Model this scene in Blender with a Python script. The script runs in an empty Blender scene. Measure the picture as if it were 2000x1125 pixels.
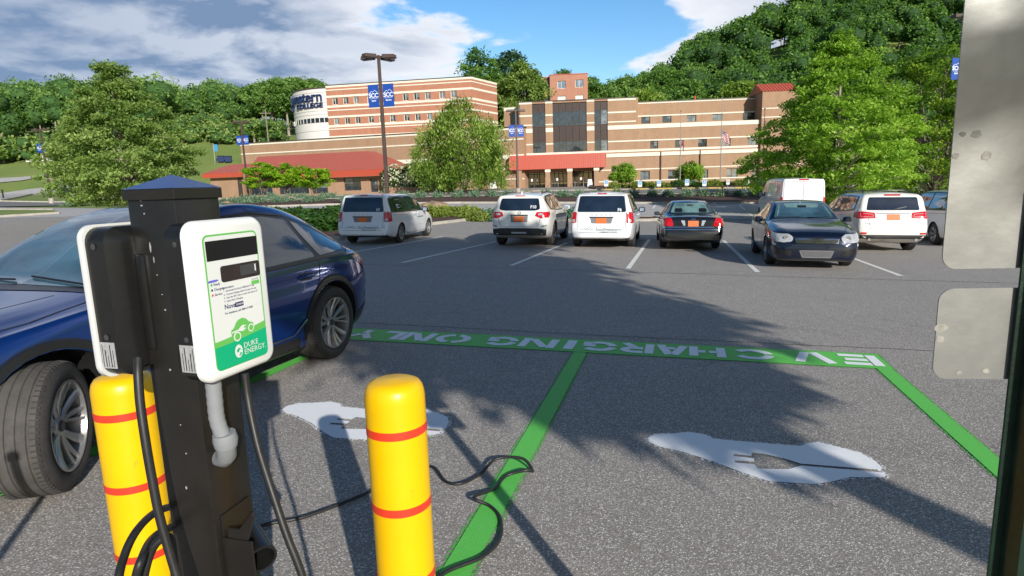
import bpy, bmesh, math, random
import numpy as np
from mathutils import Vector, Matrix, noise
from mathutils.bvhtree import BVHTree
random.seed(7); RNG = np.random.default_rng(11)
SC = bpy.context.scene
COL = SC.collection
R = math.radians
PI = math.pi
# ------------------------------------------------------------------ view geometry (phone camera)
FPX, PITCH, ROLL, EYE = 1181.0, R(9.65), R(1.85), 1.72
_f = np.array([0, math.cos(PITCH), -math.sin(PITCH)]); _r = np.array([1., 0, 0]); _u = np.cross(_r, _f)
CR = math.cos(ROLL)*_r - math.sin(ROLL)*_u
CU = math.cos(ROLL)*_u + math.sin(ROLL)*_r
CF = _f
def ray(px, py): return CF + CR*(px-1000)/FPX - CU*(py-562.5)/FPX
def at(px, py, Y):
    d = ray(px, py); p = d*(Y/d[1]); return Vector((p[0], p[1], p[2]+EYE))
def zat(px, py, Y): return at(px, py, Y).z
C16, S16 = math.cos(R(16)), math.sin(R(16))
def uv(u, v): return (u*C16+v*S16, -u*S16+v*C16)
# ------------------------------------------------------------------ terrain height
def ss(a, b, x):
    t = max(0., min(1., (x-a)/(b-a))); return t*t*(3-2*t)
def pl(x, pts):
    if x <= pts[0][0]: return pts[0][1]
    for (a, b), (c, d) in zip(pts, pts[1:]):
        if x <= c: return b+(d-b)*(x-a)/(c-a)
    return pts[-1][1]
FY = [(-30, .4), (22, -.2125), (30, -.22), (38, -.1), (48, .25), (56, .62), (64, .9), (75, 1.1), (95, 1.15)]
def H(x, y):
    z = pl(y, FY)
    z -= .025*(max(-60, min(45, x))+2)*(1-ss(42, 76, y))
    d = max(0, -x-40); z += min(1.5, .0019*d*d)*ss(20, 50, y)
    if y > 95:
        wl = 1-ss(-30, 10, x)
        k = pl(x, [(-200, .185), (-116, .13), (-60, .10)])
        hl = min(y-95, 55)*.25+max(0, min(y, 260)-150)*k
        rr = pl(x, [(0, 6), (20, 10), (50, 27), (69, 35), (91, 41), (130, 50), (200, 60)])
        z += wl*hl+(1-wl)*rr*ss(98, 185, y)
    return z
def G(x, y): return Vector((x, y, H(x, y)))
def hit(px, py):
    d = ray(px, py); d = d/d[1]; Y = .5
    while Y < 500:
        P = d*Y
        if P[2]+EYE < H(P[0], P[1]): break
        Y *= 1.003
    return Vector((P[0], P[1], H(P[0], P[1])))
# ------------------------------------------------------------------ materials
MATS = {}
def newmat(name):
    m = bpy.data.materials.new(name); m.use_nodes = True
    nt = m.node_tree; nt.nodes.clear()
    out = nt.nodes.new('ShaderNodeOutputMaterial'); b = nt.nodes.new('ShaderNodeBsdfPrincipled')
    nt.links.new(b.outputs[0], out.inputs[0]); MATS[name] = m
    return m, nt, b, out
def nd(nt, t, **kw):
    n = nt.nodes.new(t)
    for k, v in kw.items():
        if k in n.inputs.keys() if isinstance(k, str) else False: n.inputs[k].default_value = v
        else: setattr(n, k, v)
    return n
def ramp(nt, fac, stops, mode='LINEAR'):
    n = nt.nodes.new('ShaderNodeValToRGB'); n.color_ramp.interpolation = mode
    cr = n.color_ramp
    while len(cr.elements) < len(stops): cr.elements.new(.5)
    for e, (p, c) in zip(cr.elements, stops):
        e.position = p; e.color = (*c, 1) if len(c) == 3 else c
    nt.links.new(fac, n.inputs[0]); return n.outputs[0]
def coords(nt, kind='Object', scale=None):
    tc = nt.nodes.new('ShaderNodeTexCoord'); o = tc.outputs[kind]
    if scale:
        mp = nt.nodes.new('ShaderNodeMapping'); mp.inputs['Scale'].default_value = scale
        nt.links.new(o, mp.inputs[0]); o = mp.outputs[0]
    return o
def noise_n(nt, vec, scale, detail=4, rough=.55, dist=0):
    n = nt.nodes.new('ShaderNodeTexNoise'); n.inputs['Scale'].default_value = scale
    n.inputs['Detail'].default_value = detail; n.inputs['Roughness'].default_value = rough
    n.inputs['Distortion'].default_value = dist
    nt.links.new(vec, n.inputs['Vector']); return n.outputs[0]
def vor(nt, vec, scale, feature='F1', out='Distance'):
    n = nt.nodes.new('ShaderNodeTexVoronoi'); n.feature = feature; n.inputs['Scale'].default_value = scale
    nt.links.new(vec, n.inputs['Vector']); return n.outputs[out]
def mixc(nt, fac, a, b, mode='MIX'):
    n = nt.nodes.new('ShaderNodeMix'); n.data_type = 'RGBA'; n.blend_type = mode
    for s, v in ((n.inputs[0], fac), (n.inputs[6], a), (n.inputs[7], b)):
        if isinstance(v, (int, float)): s.default_value = v
        elif isinstance(v, tuple): s.default_value = (*v, 1) if len(v) == 3 else v
        else: nt.links.new(v, s)
    return n.outputs[2]
def mth(nt, op, a, b=0, c=0, clamp=False):
    n = nt.nodes.new('ShaderNodeMath'); n.operation = op; n.use_clamp = clamp
    for s, v in zip(n.inputs, (a, b, c)):
        if isinstance(v, (int, float)): s.default_value = v
        else: nt.links.new(v, s)
    return n.outputs[0]
def bump(nt, b, h, strength=.3, dist=.01):
    n = nt.nodes.new('ShaderNodeBump'); n.inputs['Strength'].default_value = strength; n.inputs['Distance'].default_value = dist
    nt.links.new(h, n.inputs['Height']); nt.links.new(n.outputs[0], b.inputs['Normal'])
def simple(name, col, rough=.5, metal=0, coat=0, var=.12, vs=3., spec=.5, bmp=0, vs3=None):
    """painted/moulded surface with slight uneven tone and roughness"""
    m, nt, b, out = newmat(name)
    v = coords(nt, 'Object', vs3)
    n = noise_n(nt, v, vs, 5, .6)
    lo = tuple(max(0, c*(1-var)) for c in col); hi = tuple(min(1, c*(1+var)) for c in col)
    nt.links.new(ramp(nt, n, [(.3, lo), (.7, hi)]), b.inputs['Base Color'])
    b.inputs['Roughness'].default_value = rough; b.inputs['Metallic'].default_value = metal
    b.inputs['Coat Weight'].default_value = coat; b.inputs['Coat Roughness'].default_value = .04
    b.inputs['Specular IOR Level'].default_value = spec
    n2 = noise_n(nt, v, vs*6, 3)
    r = nt.nodes.new('ShaderNodeMapRange'); r.inputs[3].default_value = max(0.01, rough*.85); r.inputs[4].default_value = min(1, rough*1.2)
    nt.links.new(n2, r.inputs[0]); nt.links.new(r.outputs[0], b.inputs['Roughness'])
    if bmp: bump(nt, b, n2, bmp, .01)
    return m
def asphalt(name, base=(.075, .075, .078), chip=(.33, .32, .30), dens=.5, sc=105):
    m, nt, b, out = newmat(name)
    v = coords(nt)
    big = noise_n(nt, v, .35, 5, .6); mid = noise_n(nt, v, 2.2, 6, .7); fine = noise_n(nt, v, 90, 3, .7)
    c0 = ramp(nt, big, [(.25, tuple(x*.86 for x in base)), (.75, tuple(x*1.16 for x in base))])
    c1 = mixc(nt, .4, c0, ramp(nt, mid, [(.3, tuple(x*.72 for x in base)), (.7, tuple(x*1.25 for x in base))]))
    cell = vor(nt, v, sc, out='Color'); sep = nt.nodes.new('ShaderNodeSeparateColor'); nt.links.new(cell, sep.inputs[0])
    chipm = ramp(nt, sep.outputs[0], [(dens, (0, 0, 0)), (min(1, dens+.5), (1, 1, 1))])
    dist = vor(nt, v, sc)
    sh = ramp(nt, dist, [(.25, (1, 1, 1)), (.6, (0, 0, 0))])
    cm = mixc(nt, 1., chipm, sh, 'MULTIPLY')
    tint = mixc(nt, sep.outputs[1], chip, tuple(x*.55 for x in chip))
    st = noise_n(nt, v, .9, 7, .62, .8)
    c1 = mixc(nt, .55, c1, ramp(nt, st, [(.30, (.45, .45, .46)), (.42, (1, 1, 1)), (.62, (1, 1, 1)), (.72, (1.25, 1.24, 1.2))]), 'MULTIPLY')
    c2 = mixc(nt, cm, mixc(nt, .5, c1, ramp(nt, fine, [(.35, tuple(x*.35 for x in base)), (.65, tuple(x*1.7 for x in base))])), tint)
    nt.links.new(c2, b.inputs['Base Color'])
    b.inputs['Roughness'].default_value = .8; b.inputs['Specular IOR Level'].default_value = .35
    bump(nt, b, mixc(nt, .5, fine, cm), .55, .004)
    return m
def paint_ground(name, col, worn=.12, grain=.55, alpha=False):
    m, nt, b, out = newmat(name)
    v = coords(nt); fine = noise_n(nt, v, 110, 3, .7); big = noise_n(nt, v, 3, 5, .65)
    cell = vor(nt, v, 105, out='Color'); sep = nt.nodes.new('ShaderNodeSeparateColor'); nt.links.new(cell, sep.inputs[0])
    w = ramp(nt, mth(nt, 'ADD', sep.outputs[0], mth(nt, 'MULTIPLY', big, .35)), [(1.18-worn, (0, 0, 0)), (1.23-worn, (1, 1, 1))]) if worn else None
    c = ramp(nt, fine, [(.25, tuple(x*(1-.5*grain) for x in col)), (.65, tuple(min(1, x*1.08) for x in col))])
    if w and not alpha: c = mixc(nt, w, c, (.24, .235, .23))
    nt.links.new(c, b.inputs['Base Color']); b.inputs['Roughness'].default_value = .65
    if alpha: nt.links.new(mth(nt, 'SUBTRACT', 1, w), b.inputs['Alpha'])
    bump(nt, b, mixc(nt, .5, fine, cell), .22, .003)
    return m
def carpaint(name, col, metal=.0, rough=.25, flake=True):
    m, nt, b, out = newmat(name)
    v = coords(nt); n = noise_n(nt, v, 1.5, 4)
    nt.links.new(ramp(nt, n, [(.3, tuple(x*.94 for x in col)), (.7, tuple(min(1, x*1.05) for x in col))]), b.inputs['Base Color'])
    b.inputs['Metallic'].default_value = metal; b.inputs['Roughness'].default_value = rough
    b.inputs['Coat Weight'].default_value = .8; b.inputs['Coat Roughness'].default_value = .03
    dz = nt.nodes.new('ShaderNodeSeparateXYZ'); nt.links.new(v, dz.inputs[0])
    dirt = mth(nt, 'MULTIPLY', ramp(nt, dz.outputs[2], [(.0, (1, 1, 1)), (.75, (0, 0, 0))]), noise_n(nt, v, 9, 6, .7))
    rr = nt.nodes.new('ShaderNodeMapRange'); rr.inputs[3].default_value = .02; rr.inputs[4].default_value = .5
    nt.links.new(dirt, rr.inputs[0]); nt.links.new(rr.outputs[0], b.inputs['Coat Roughness'])
    return m
def brick(name, c1, c2, mortar, scale=1., var=.5):
    """fine brick courses; object X along the wall, Z up"""
    m, nt, b, out = newmat(name)
    v = coords(nt)
    sp = nt.nodes.new('ShaderNodeSeparateXYZ'); nt.links.new(v, sp.inputs[0])
    cb = nt.nodes.new('ShaderNodeCombineXYZ'); nt.links.new(mth(nt, 'ADD', sp.outputs[0], sp.outputs[1]), cb.inputs[0]); nt.links.new(sp.outputs[2], cb.inputs[1])
    bt = nt.nodes.new('ShaderNodeTexBrick'); nt.links.new(cb.outputs[0], bt.inputs['Vector'])
    bt.inputs['Scale'].default_value = 1; bt.inputs['Brick Width'].default_value = .4*scale; bt.inputs['Row Height'].default_value = .2*scale
    bt.inputs['Mortar Size'].default_value = .014*scale
    bt.inputs['Color1'].default_value = (*c1, 1); bt.inputs['Color2'].default_value = (*c2, 1); bt.inputs['Mortar'].default_value = (*mortar, 1)
    n = noise_n(nt, v, .5, 6, .65)
    st = noise_n(nt, coords(nt, 'Object', (1.2, 1.2, .12)), 1.2, 5, .7)
    c = mixc(nt, .5*var, bt.outputs[0], ramp(nt, n, [(.3, tuple(x*.8 for x in c1)), (.7, tuple(min(1, x*1.15) for x in c2))]))
    c = mixc(nt, .35, c, ramp(nt, st, [(.35, (.72, .7, .68)), (.6, (1, 1, 1))]), 'MULTIPLY')
    nt.links.new(c, b.inputs['Base Color']); b.inputs['Roughness'].default_value = .88
    return m
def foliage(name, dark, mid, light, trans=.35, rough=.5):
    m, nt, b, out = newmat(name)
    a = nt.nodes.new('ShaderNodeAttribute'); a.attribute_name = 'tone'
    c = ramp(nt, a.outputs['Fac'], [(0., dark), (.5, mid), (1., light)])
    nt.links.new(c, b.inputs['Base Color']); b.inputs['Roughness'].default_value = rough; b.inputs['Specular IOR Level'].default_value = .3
    tr = nt.nodes.new('ShaderNodeBsdfTranslucent')
    nt.links.new(mixc(nt, 1., c, (1.3, 1.35, .6), 'MULTIPLY'), tr.inputs[0])
    mx = nt.nodes.new('ShaderNodeMixShader'); mx.inputs[0].default_value = trans
    nt.links.new(b.outputs[0], mx.inputs[1]); nt.links.new(tr.outputs[0], mx.inputs[2]); nt.links.new(mx.outputs[0], out.inputs[0])
    return m
def glassm(name, col, rough=.03, spec=1.):
    m, nt, b, out = newmat(name)
    v = coords(nt); n = noise_n(nt, v, 2.0, 3)
    nt.links.new(ramp(nt, n, [(.35, tuple(x*.6 for x in col)), (.65, tuple(x*1.4 for x in col))]), b.inputs['Base Color'])
    b.inputs['Roughness'].default_value = rough; b.inputs['Specular IOR Level'].default_value = spec; b.inputs['Coat Weight'].default_value = .6; b.inputs['Coat Roughness'].default_value = .02
    return m
M_asph = asphalt('asphalt_lot', base=(.285,.255,.228), chip=(1.0,.96,.88), dens=.34, sc=104)
M_asph2 = asphalt('asphalt_far', base=(.47, .45, .43), chip=(.4, .4, .38))
M_asph3 = asphalt('asphalt_road_old', base=(.22, .21, .20), chip=(.3, .3, .28))
M_green = paint_ground('green_line_paint', (.13, .60, .09), .05, .35)
M_greenw = paint_ground('green_overspray', (.13, .50, .09), .62, .4, True)
M_white = paint_ground('white_ground_paint', (.97, .97, .98), 0.0, .12)
M_over = paint_ground('white_overspray', (.85, .85, .85), .68, .3, True)
M_stall = paint_ground('faded_stall_paint', (.92, .90, .82), .16)
M_yellowp = paint_ground('yellow_kerb_paint', (.65, .45, .08), .2)
M_conc = simple('concrete_kerb', (.42, .38, .32), .9, var=.18, vs=2.5, bmp=.2)
M_walk = simple('concrete_walk', (.36, .32, .27), .9, var=.12, vs=1)
M_black = simple('black_powder_coat', (.016, .014, .012), .34, var=.25, vs=6, bmp=.05)
M_blkpl = simple('black_plastic', (.012, .012, .012), .28, var=.2, vs=8)
M_rubber = simple('cable_rubber', (.018, .018, .018), .45, var=.3, vs=20)
M_tyre = simple('tyre_rubber', (.035, .032, .03), .75, var=.3, vs=12, bmp=.2)
M_tread = simple('dusty_tyre_tread', (.075, .069, .063), .85, var=.25, vs=10, bmp=.3)
M_yel = simple('yellow_bollard_sleeve', (.90, .52, .0), .36, var=.05, vs=4, spec=.45)
def _scuff(m):
    nt = m.node_tree; b = [n for n in nt.nodes if n.type == 'BSDF_PRINCIPLED'][0]; src = b.inputs['Base Color'].links[0].from_socket
    v = coords(nt, 'Object', (1, 1, .18)); s_ = noise_n(nt, v, 34, 6, .72); g_ = noise_n(nt, coords(nt), 7, 5, .7)
    k = ramp(nt, mth(nt, 'MULTIPLY', s_, g_), [(.36, (0, 0, 0)), (.46, (.55, .55, .55))])
    nt.links.new(mixc(nt, k, src, (.30, .19, .05)), b.inputs['Base Color'])
_scuff(M_yel)
M_red = simple('red_tape', (.78, .05, .02), .4, var=.06)
M_caps = simple('cap_painted_sheen', (.025, .08, .26), .3, metal=.3, var=.15, vs=9)  # sky reflection put into the cap's blue base colour
M_wpl = simple('white_cover_plastic', (.82, .82, .79), .3, var=.02)
M_lab = simple('label_white', (.74, .75, .72), .35, var=.02)
M_lgreen = simple('label_leaf_green', (.14, .50, .10), .4, var=.03)
M_lteal = simple('label_teal_green', (.0, .42, .19), .4, var=.04)
M_lblack = simple('label_black', (.003, .003, .003), .6, var=.05)
M_lnavy = simple('label_navy_ink', (.03, .03, .12), .5, var=.05)
M_lblue = simple('marker_blue', (.14, .13, .62), .5, var=.05)
M_lgrey = simple('label_grey', (.38, .38, .38), .5, var=.2, vs=80)
M_screen = simple('display_dark', (.03, .022, .02), .15, var=.3, vs=20)
M_conduit = simple('grey_conduit', (.25, .26, .27), .5, var=.1, vs=10)
M_alu = simple('aluminium_sheet', (.30, .30, .28), .38, metal=.65, var=.2, vs=5, bmp=.04)
M_postg = simple('green_enamel_post', (.005, .022, .012), .35, var=.35, vs=14, bmp=.1)
M_holes = simple('dark_hole', (.003, .004, .003), .9)
M_bronze = simple('bronze_pole', (.085, .055, .045), .55, var=.2, vs=2)
M_banner = simple('banner_blue', (.005, .065, .36), .6, var=.15, vs=1.5)
M_bwhite = simple('banner_white_ink', (.85, .87, .9), .6, var=.03)
M_steel = simple('galvanised_pole', (.30, .30, .29), .5, metal=.4, var=.15)
M_wood = simple('weathered_wood_pole', (.24, .2, .16), .9, var=.2)
M_mulch = simple('bark_mulch', (.085, .04, .028), .95, var=.55, vs=9, bmp=.8)
M_rock = simple('boulder_rock', (.28, .2, .13), .9, var=.35, vs=3, bmp=.5)
M_brickT = brick('tan_brick', (.37, .225, .135), (.43, .265, .16), (.42, .29, .2), .7)
M_brickR = brick('salmon_brick', (.44, .18, .105), (.51, .225, .135), (.48, .26, .18), .7)
M_brickF = brick('pink_brick', (.46, .20, .13), (.50, .24, .16), (.46, .27, .2), .8)
M_band = simple('limestone_band', (.80, .74, .60), .8, var=.06, vs=1.5)
M_redroof = simple('red_metal_roof', (.54, .11, .06), .45, var=.07, vs=1.2)
M_redfas = simple('red_fascia', (.50, .085, .045), .42, var=.05)
M_panel = simple('brown_spandrel', (.055, .035, .03), .35, var=.15)
M_frameb = simple('bronze_frame', (.07, .05, .04), .4, var=.1)
M_wing = glassm('window_glass_dark', (.03, .04, .05))
M_wing2 = glassm('window_glass_blind', (.16, .19, .20), .1)
M_winlight = glassm('window_glass_sky', (.2, .26, .32), .05)
M_door = glassm('door_glass', (.008, .01, .014), .05)
M_wpanel = simple('white_metal_panel', (.80, .76, .70), .4, var=.03, vs=.6)
M_signblue = simple('letter_blue', (.012, .03, .11), .35, var=.1)
M_dgrey = simple('dark_grey_metal', (.05, .05, .055), .5)
M_bark = simple('bark_grey', (.17, .14, .11), .95, var=.35, vs=6, vs3=(1, 1, .25), bmp=.5)
M_barkl = simple('bark_pale', (.34, .29, .23), .95, var=.3, vs=6, vs3=(1, 1, .25), bmp=.5)
M_leafA = foliage('leaf_olive_green', (.11, .19, .04), (.25, .37, .09), (.47, .58, .20), .45)
M_leafB = foliage('leaf_bright_maple', (.09, .20, .02), (.28, .47, .05), (.50, .68, .13), .45)
M_leafC = foliage('leaf_lime', (.10, .22, .01), (.26, .46, .02), (.42, .60, .04), .4)
M_leafD = foliage('leaf_willow_green', (.09, .17, .025), (.26, .40, .06), (.48, .60, .17), .4)
M_leafE = foliage('leaf_forest_left', (.07, .15, .03), (.19, .34, .075), (.34, .50, .15), .38)
M_leafF = foliage('leaf_forest_right', (.05, .13, .03), (.15, .30, .06), (.28, .44, .11), .4)
M_leafG = foliage('leaf_dark_bluegreen', (.02, .06, .03), (.06, .14, .05), (.14, .26, .09), .25)
M_leafJ = foliage('juniper_silver_green', (.035, .09, .05), (.10, .20, .11), (.26, .38, .24), .15)
M_leafH = foliage('hedge_green', (.012, .04, .008), (.035, .095, .014), (.08, .17, .03), .2)  # greens darkened so the colour carries the hedge's shade
M_leafY = foliage('shrub_yellow_green', (.10, .15, .015), (.22, .29, .05), (.40, .44, .11), .3)
M_flower = foliage('cream_blossom', (.45, .48, .28), (.65, .66, .45), (.8, .8, .62), .2)
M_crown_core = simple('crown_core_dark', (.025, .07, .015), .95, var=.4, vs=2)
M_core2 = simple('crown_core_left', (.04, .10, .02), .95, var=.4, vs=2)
def grassmat():
    m, nt, b, out = newmat('lawn_grass')
    v = coords(nt); n = noise_n(nt, v, .12, 6, .6); f = noise_n(nt, v, 6, 6, .8)
    c = ramp(nt, n, [(.3, (.12, .20, .035)), (.55, (.20, .27, .055)), (.75, (.30, .30, .09))])
    c = mixc(nt, .45, c, ramp(nt, f, [(.3, (.08, .14, .02)), (.7, (.30, .36, .10))]))
    nt.links.new(c, b.inputs['Base Color']); b.inputs['Roughness'].default_value = .95; bump(nt, b, f, .5, .05)
    return m
M_grass = grassmat()
P_navy = carpaint('paint_navy_blue', (.005, .038, .20), .5, .14)
P_white = carpaint('paint_white', (.78, .79, .80), 0, .3)
P_pearl = carpaint('paint_pearl_white', (.80, .78, .72), 0, .28)
P_black = carpaint('paint_black', (.010, .010, .012), .1, .25)
P_dkblue = carpaint('paint_dark_blue', (.006, .012, .032), .4, .22)
M_glass = glassm('car_glass', (.010, .017, .03), .02)
M_wshield = glassm('windshield_glass', (.05, .11, .15), .02)
M_teal = glassm('pale_teal_glass', (.15, .26, .25), .05)
M_trim = simple('black_trim', (.012, .012, .013), .3)
M_unp = simple('unpainted_black_bumper', (.03, .03, .03), .65, var=.2)
M_seam = simple('panel_gap', (.01, .01, .012), .7)
M_seamw = simple('panel_gap_white', (.20, .20, .21), .7)
M_chrome = simple('chrome', (.75, .75, .76), .12, metal=1., var=.05)
M_rim = simple('alloy_rim', (.40, .39, .39), .3, metal=.7, var=.1)
M_rimd = simple('alloy_dark_pocket', (.06, .06, .065), .4, metal=.5)
M_brake = simple('brake_disc', (.12, .10, .09), .5, metal=.7)
M_tail = simple('tail_lamp_red', (.55, .008, .012), .12, coat=1, var=.3, vs=25)
M_clear = simple('clear_lamp', (.40, .42, .44), .12, coat=1, var=.35, vs=40)
M_plate = simple('orange_plate', (.72, .16, .03), .5, var=.15, vs=30)
M_ink = simple('decal_grey_ink', (.16, .2, .19), .5)
M_winkw = simple('decal_white_ink', (.8, .8, .82), .5)
M_under = simple('underbody_dark', (.008, .008, .008), .9)
# ------------------------------------------------------------------ object helpers
def tag(o, label=None, cat=None, group=None, kind=None):
    if label: o['label'] = label
    if cat: o['category'] = cat
    if group: o['group'] = group
    if kind: o['kind'] = kind
    return o
def empty(name, loc=(0, 0, 0), rz=0, label=None, cat=None, group=None):
    o = bpy.data.objects.new(name, None); COL.objects.link(o); o.location = loc; o.rotation_euler = (0, 0, rz)
    o.empty_display_size = .1
    return tag(o, label, cat, group)
def link(name, me, parent=None):
    o = bpy.data.objects.new(name, me); COL.objects.link(o)
    if parent is not None: o.parent = parent
    return o
class MB:
    def __init__(s): s.v = []; s.f = []; s.m = []; s.mi = 0
    def add(s, vs, fs, mi=None):
        n = len(s.v); s.v += [tuple(p) for p in vs]; s.f += [tuple(i+n for i in f) for f in fs]
        s.m += [s.mi if mi is None else mi]*len(fs); return s
    def box(s, x0, y0, z0, x1, y1, z1, mi=None):
        vs = [(x0, y0, z0), (x1, y0, z0), (x1, y1, z0), (x0, y1, z0), (x0, y0, z1), (x1, y0, z1), (x1, y1, z1), (x0, y1, z1)]
        return s.add(vs, [(0, 3, 2, 1), (4, 5, 6, 7), (0, 1, 5, 4), (1, 2, 6, 5), (2, 3, 7, 6), (3, 0, 4, 7)], mi)
    def tube(s, pts, r, n=10, mi=None, cap=True):
        pts = [Vector(p) for p in pts]; N = len(pts); rs = r if isinstance(r, (list, tuple)) else [r]*N
        vs = []; prev = None
        for i, p in enumerate(pts):
            d = (pts[min(i+1, N-1)]-pts[max(i-1, 0)]).normalized()
            a = prev if prev is not None else (Vector((1, 0, 0)) if abs(d.x) < .8 else Vector((0, 1, 0)))
            a = (a-d*a.dot(d)).normalized(); b = d.cross(a); prev = a
            for k in range(n):
                t = 2*PI*k/n; vs.append(p+(a*math.cos(t)+b*math.sin(t))*rs[i])
        fs = []
        for i in range(N-1):
            for k in range(n):
                k2 = (k+1) % n; fs.append((i*n+k, i*n+k2, (i+1)*n+k2, (i+1)*n+k))
        if cap: fs.append(tuple(reversed(range(n)))); fs.append(tuple(range((N-1)*n, N*n)))
        return s.add(vs, fs, mi)
    def lathe(s, prof, n=32, axis='z', c=(0, 0, 0), mi=None, closed=False, rotm=None, cap=True):
        """prof: (r, h) pairs"""
        vs = []; c = Vector(c)
        for r, h in prof:
            for k in range(n):
                t = 2*PI*k/n; a, b = r*math.cos(t), r*math.sin(t)
                p = Vector((a, b, h)) if axis == 'z' else (Vector((a, h, b)) if axis == 'y' else Vector((h, a, b)))
                if rotm: p = rotm @ p
                vs.append(p+c)
        fs = []; L = len(prof)
        for i in range(L if closed else L-1):
            j = (i+1) % L
            for k in range(n):
                k2 = (k+1) % n; fs.append((i*n+k, i*n+k2, j*n+k2, j*n+k))
        if not closed and cap:
            if prof[0][0] > 1e-6: fs.append(tuple(reversed(range(n))))
            if prof[-1][0] > 1e-6: fs.append(tuple(range((L-1)*n, L*n)))
        return s.add(vs, fs, mi)
    def prism(s, poly, z0, z1, plane='xy', mi=None):
        n = len(poly)
        def P(a, b, h): return (a, b, h) if plane == 'xy' else ((a, h, b) if plane == 'xz' else (h, a, b))
        vs = [P(a, b, z0) for a, b in poly]+[P(a, b, z1) for a, b in poly]
        fs = [tuple(reversed(range(n))), tuple(range(n, 2*n))]+[(i, (i+1) % n, n+(i+1) % n, n+i) for i in range(n)]
        return s.add(vs, fs, mi)
    def xf(s, M):
        s.v = [tuple(M @ Vector(p)) for p in s.v]; return s
    def build(s, name, mats, parent=None, smooth=0, bevel=0, fixn=True):
        me = bpy.data.meshes.new(name); me.from_pydata(s.v, [], s.f)
        if not isinstance(mats, (list, tuple)): mats = [mats]
        for m in mats: me.materials.append(m)
        if len(mats) > 1: me.polygons.foreach_set('material_index', s.m)
        if fixn or bevel:
            bm = bmesh.new(); bm.from_mesh(me)
            if bevel:
                bmesh.ops.remove_doubles(bm, verts=bm.verts, dist=1e-6)
                es = [e for e in bm.edges if len(e.link_faces) == 2 and e.calc_face_angle(0) > .6]
                bmesh.ops.bevel(bm, geom=es, offset=bevel, segments=2, affect='EDGES', profile=.5)
            if fixn: bmesh.ops.recalc_face_normals(bm, faces=bm.faces)
            bm.to_mesh(me); bm.free()
        if smooth:
            me.shade_smooth(); me.set_sharp_from_angle(angle=R(smooth))
        return link(name, me, parent)
def fastmesh(name, V, F4, mats, mi=None, tone=None):
    V = np.asarray(V, dtype=np.float32); F4 = np.asarray(F4, dtype=np.int32); n = len(F4); k = F4.shape[1]
    me = bpy.data.meshes.new(name); me.vertices.add(len(V)); me.vertices.foreach_set('co', V.ravel())
    me.loops.add(n*k); me.loops.foreach_set('vertex_index', F4.ravel())
    me.polygons.add(n); me.polygons.foreach_set('loop_start', np.arange(0, n*k, k, dtype=np.int32))
    for m in (mats if isinstance(mats, (list, tuple)) else [mats]): me.materials.append(m)
    if mi is not None: me.polygons.foreach_set('material_index', np.asarray(mi, dtype=np.int32))
    me.update(calc_edges=True)
    if tone is not None:
        a = me.attributes.new('tone', 'FLOAT', 'FACE'); a.data.foreach_set('value', np.asarray(tone, dtype=np.float32))
    return me
def copytree(o, parent=None):
    c = o.copy(); COL.objects.link(c)
    if parent is not None: c.parent = parent
    for ch in list(o.children): copytree(ch, c)
    return c
_tc = {}
def textgeo(s, size=1., bold=0., align='CENTER', res=3, space=1.):
    key = (s, bold, align, res, space)
    if key not in _tc:
        cu = bpy.data.curves.new('t', 'FONT'); cu.body = s; cu.size = 1; cu.align_x = align; cu.align_y = 'CENTER'
        cu.offset = bold; cu.resolution_u = res; cu.space_character = space
        ob = bpy.data.objects.new('t', cu); COL.objects.link(ob)
        me = bpy.data.meshes.new_from_object(ob.evaluated_get(bpy.context.evaluated_depsgraph_get()))
        _tc[key] = ([tuple(v.co) for v in me.vertices], [tuple(p.vertices) for p in me.polygons])
        bpy.data.objects.remove(ob); bpy.data.curves.remove(cu); bpy.data.meshes.remove(me)
    V, F = _tc[key]
    return [(x*size, y*size) for x, y, z in V], F
def rrect(x0, y0, x1, y1, r, n=5):
    pts = []
    for cx, cy, a0 in ((x1-r, y1-r, 0), (x0+r, y1-r, 90), (x0+r, y0+r, 180), (x1-r, y0+r, 270)):
        for k in range(n+1):
            a = R(a0+90*k/n); pts.append((cx+r*math.cos(a), cy+r*math.sin(a)))
    return pts
def rpoly(pts, r, n=4):
    out = []; N = len(pts)
    for i in range(N):
        p = Vector((*pts[i], 0)); a = Vector((*pts[i-1], 0)); b = Vector((*pts[(i+1) % N], 0))
        da, db = (a-p), (b-p); rr = min(r, da.length*.45, db.length*.45)
        p0 = p+da.normalized()*rr; p1 = p+db.normalized()*rr
        for k in range(n+1):
            t = k/n; q = p0*(1-t)**2+p*2*t*(1-t)+p1*t*t; out.append((q.x, q.y))
    return out
def strip(pts, w, closed=False):
    """2-D polyline to outline polygon list of quads"""
    P = [Vector((*p, 0)) for p in pts]; L = []; Rr = []
    N = len(P)
    for i in range(N):
        a = P[max(i-1, 0)] if not closed else P[i-1]; b = P[min(i+1, N-1)] if not closed else P[(i+1) % N]
        d = (b-a).normalized(); n = Vector((-d.y, d.x, 0))
        L.append(P[i]+n*w/2); Rr.append(P[i]-n*w/2)
    V = []; F = []
    for a, b in zip(L, Rr): V += [(a.x, a.y), (b.x, b.y)]
    for i in range(N-1+(1 if closed else 0)):
        j = (i+1) % N; F.append((2*i, 2*i+1, 2*j+1, 2*j))
    return V, F
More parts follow.
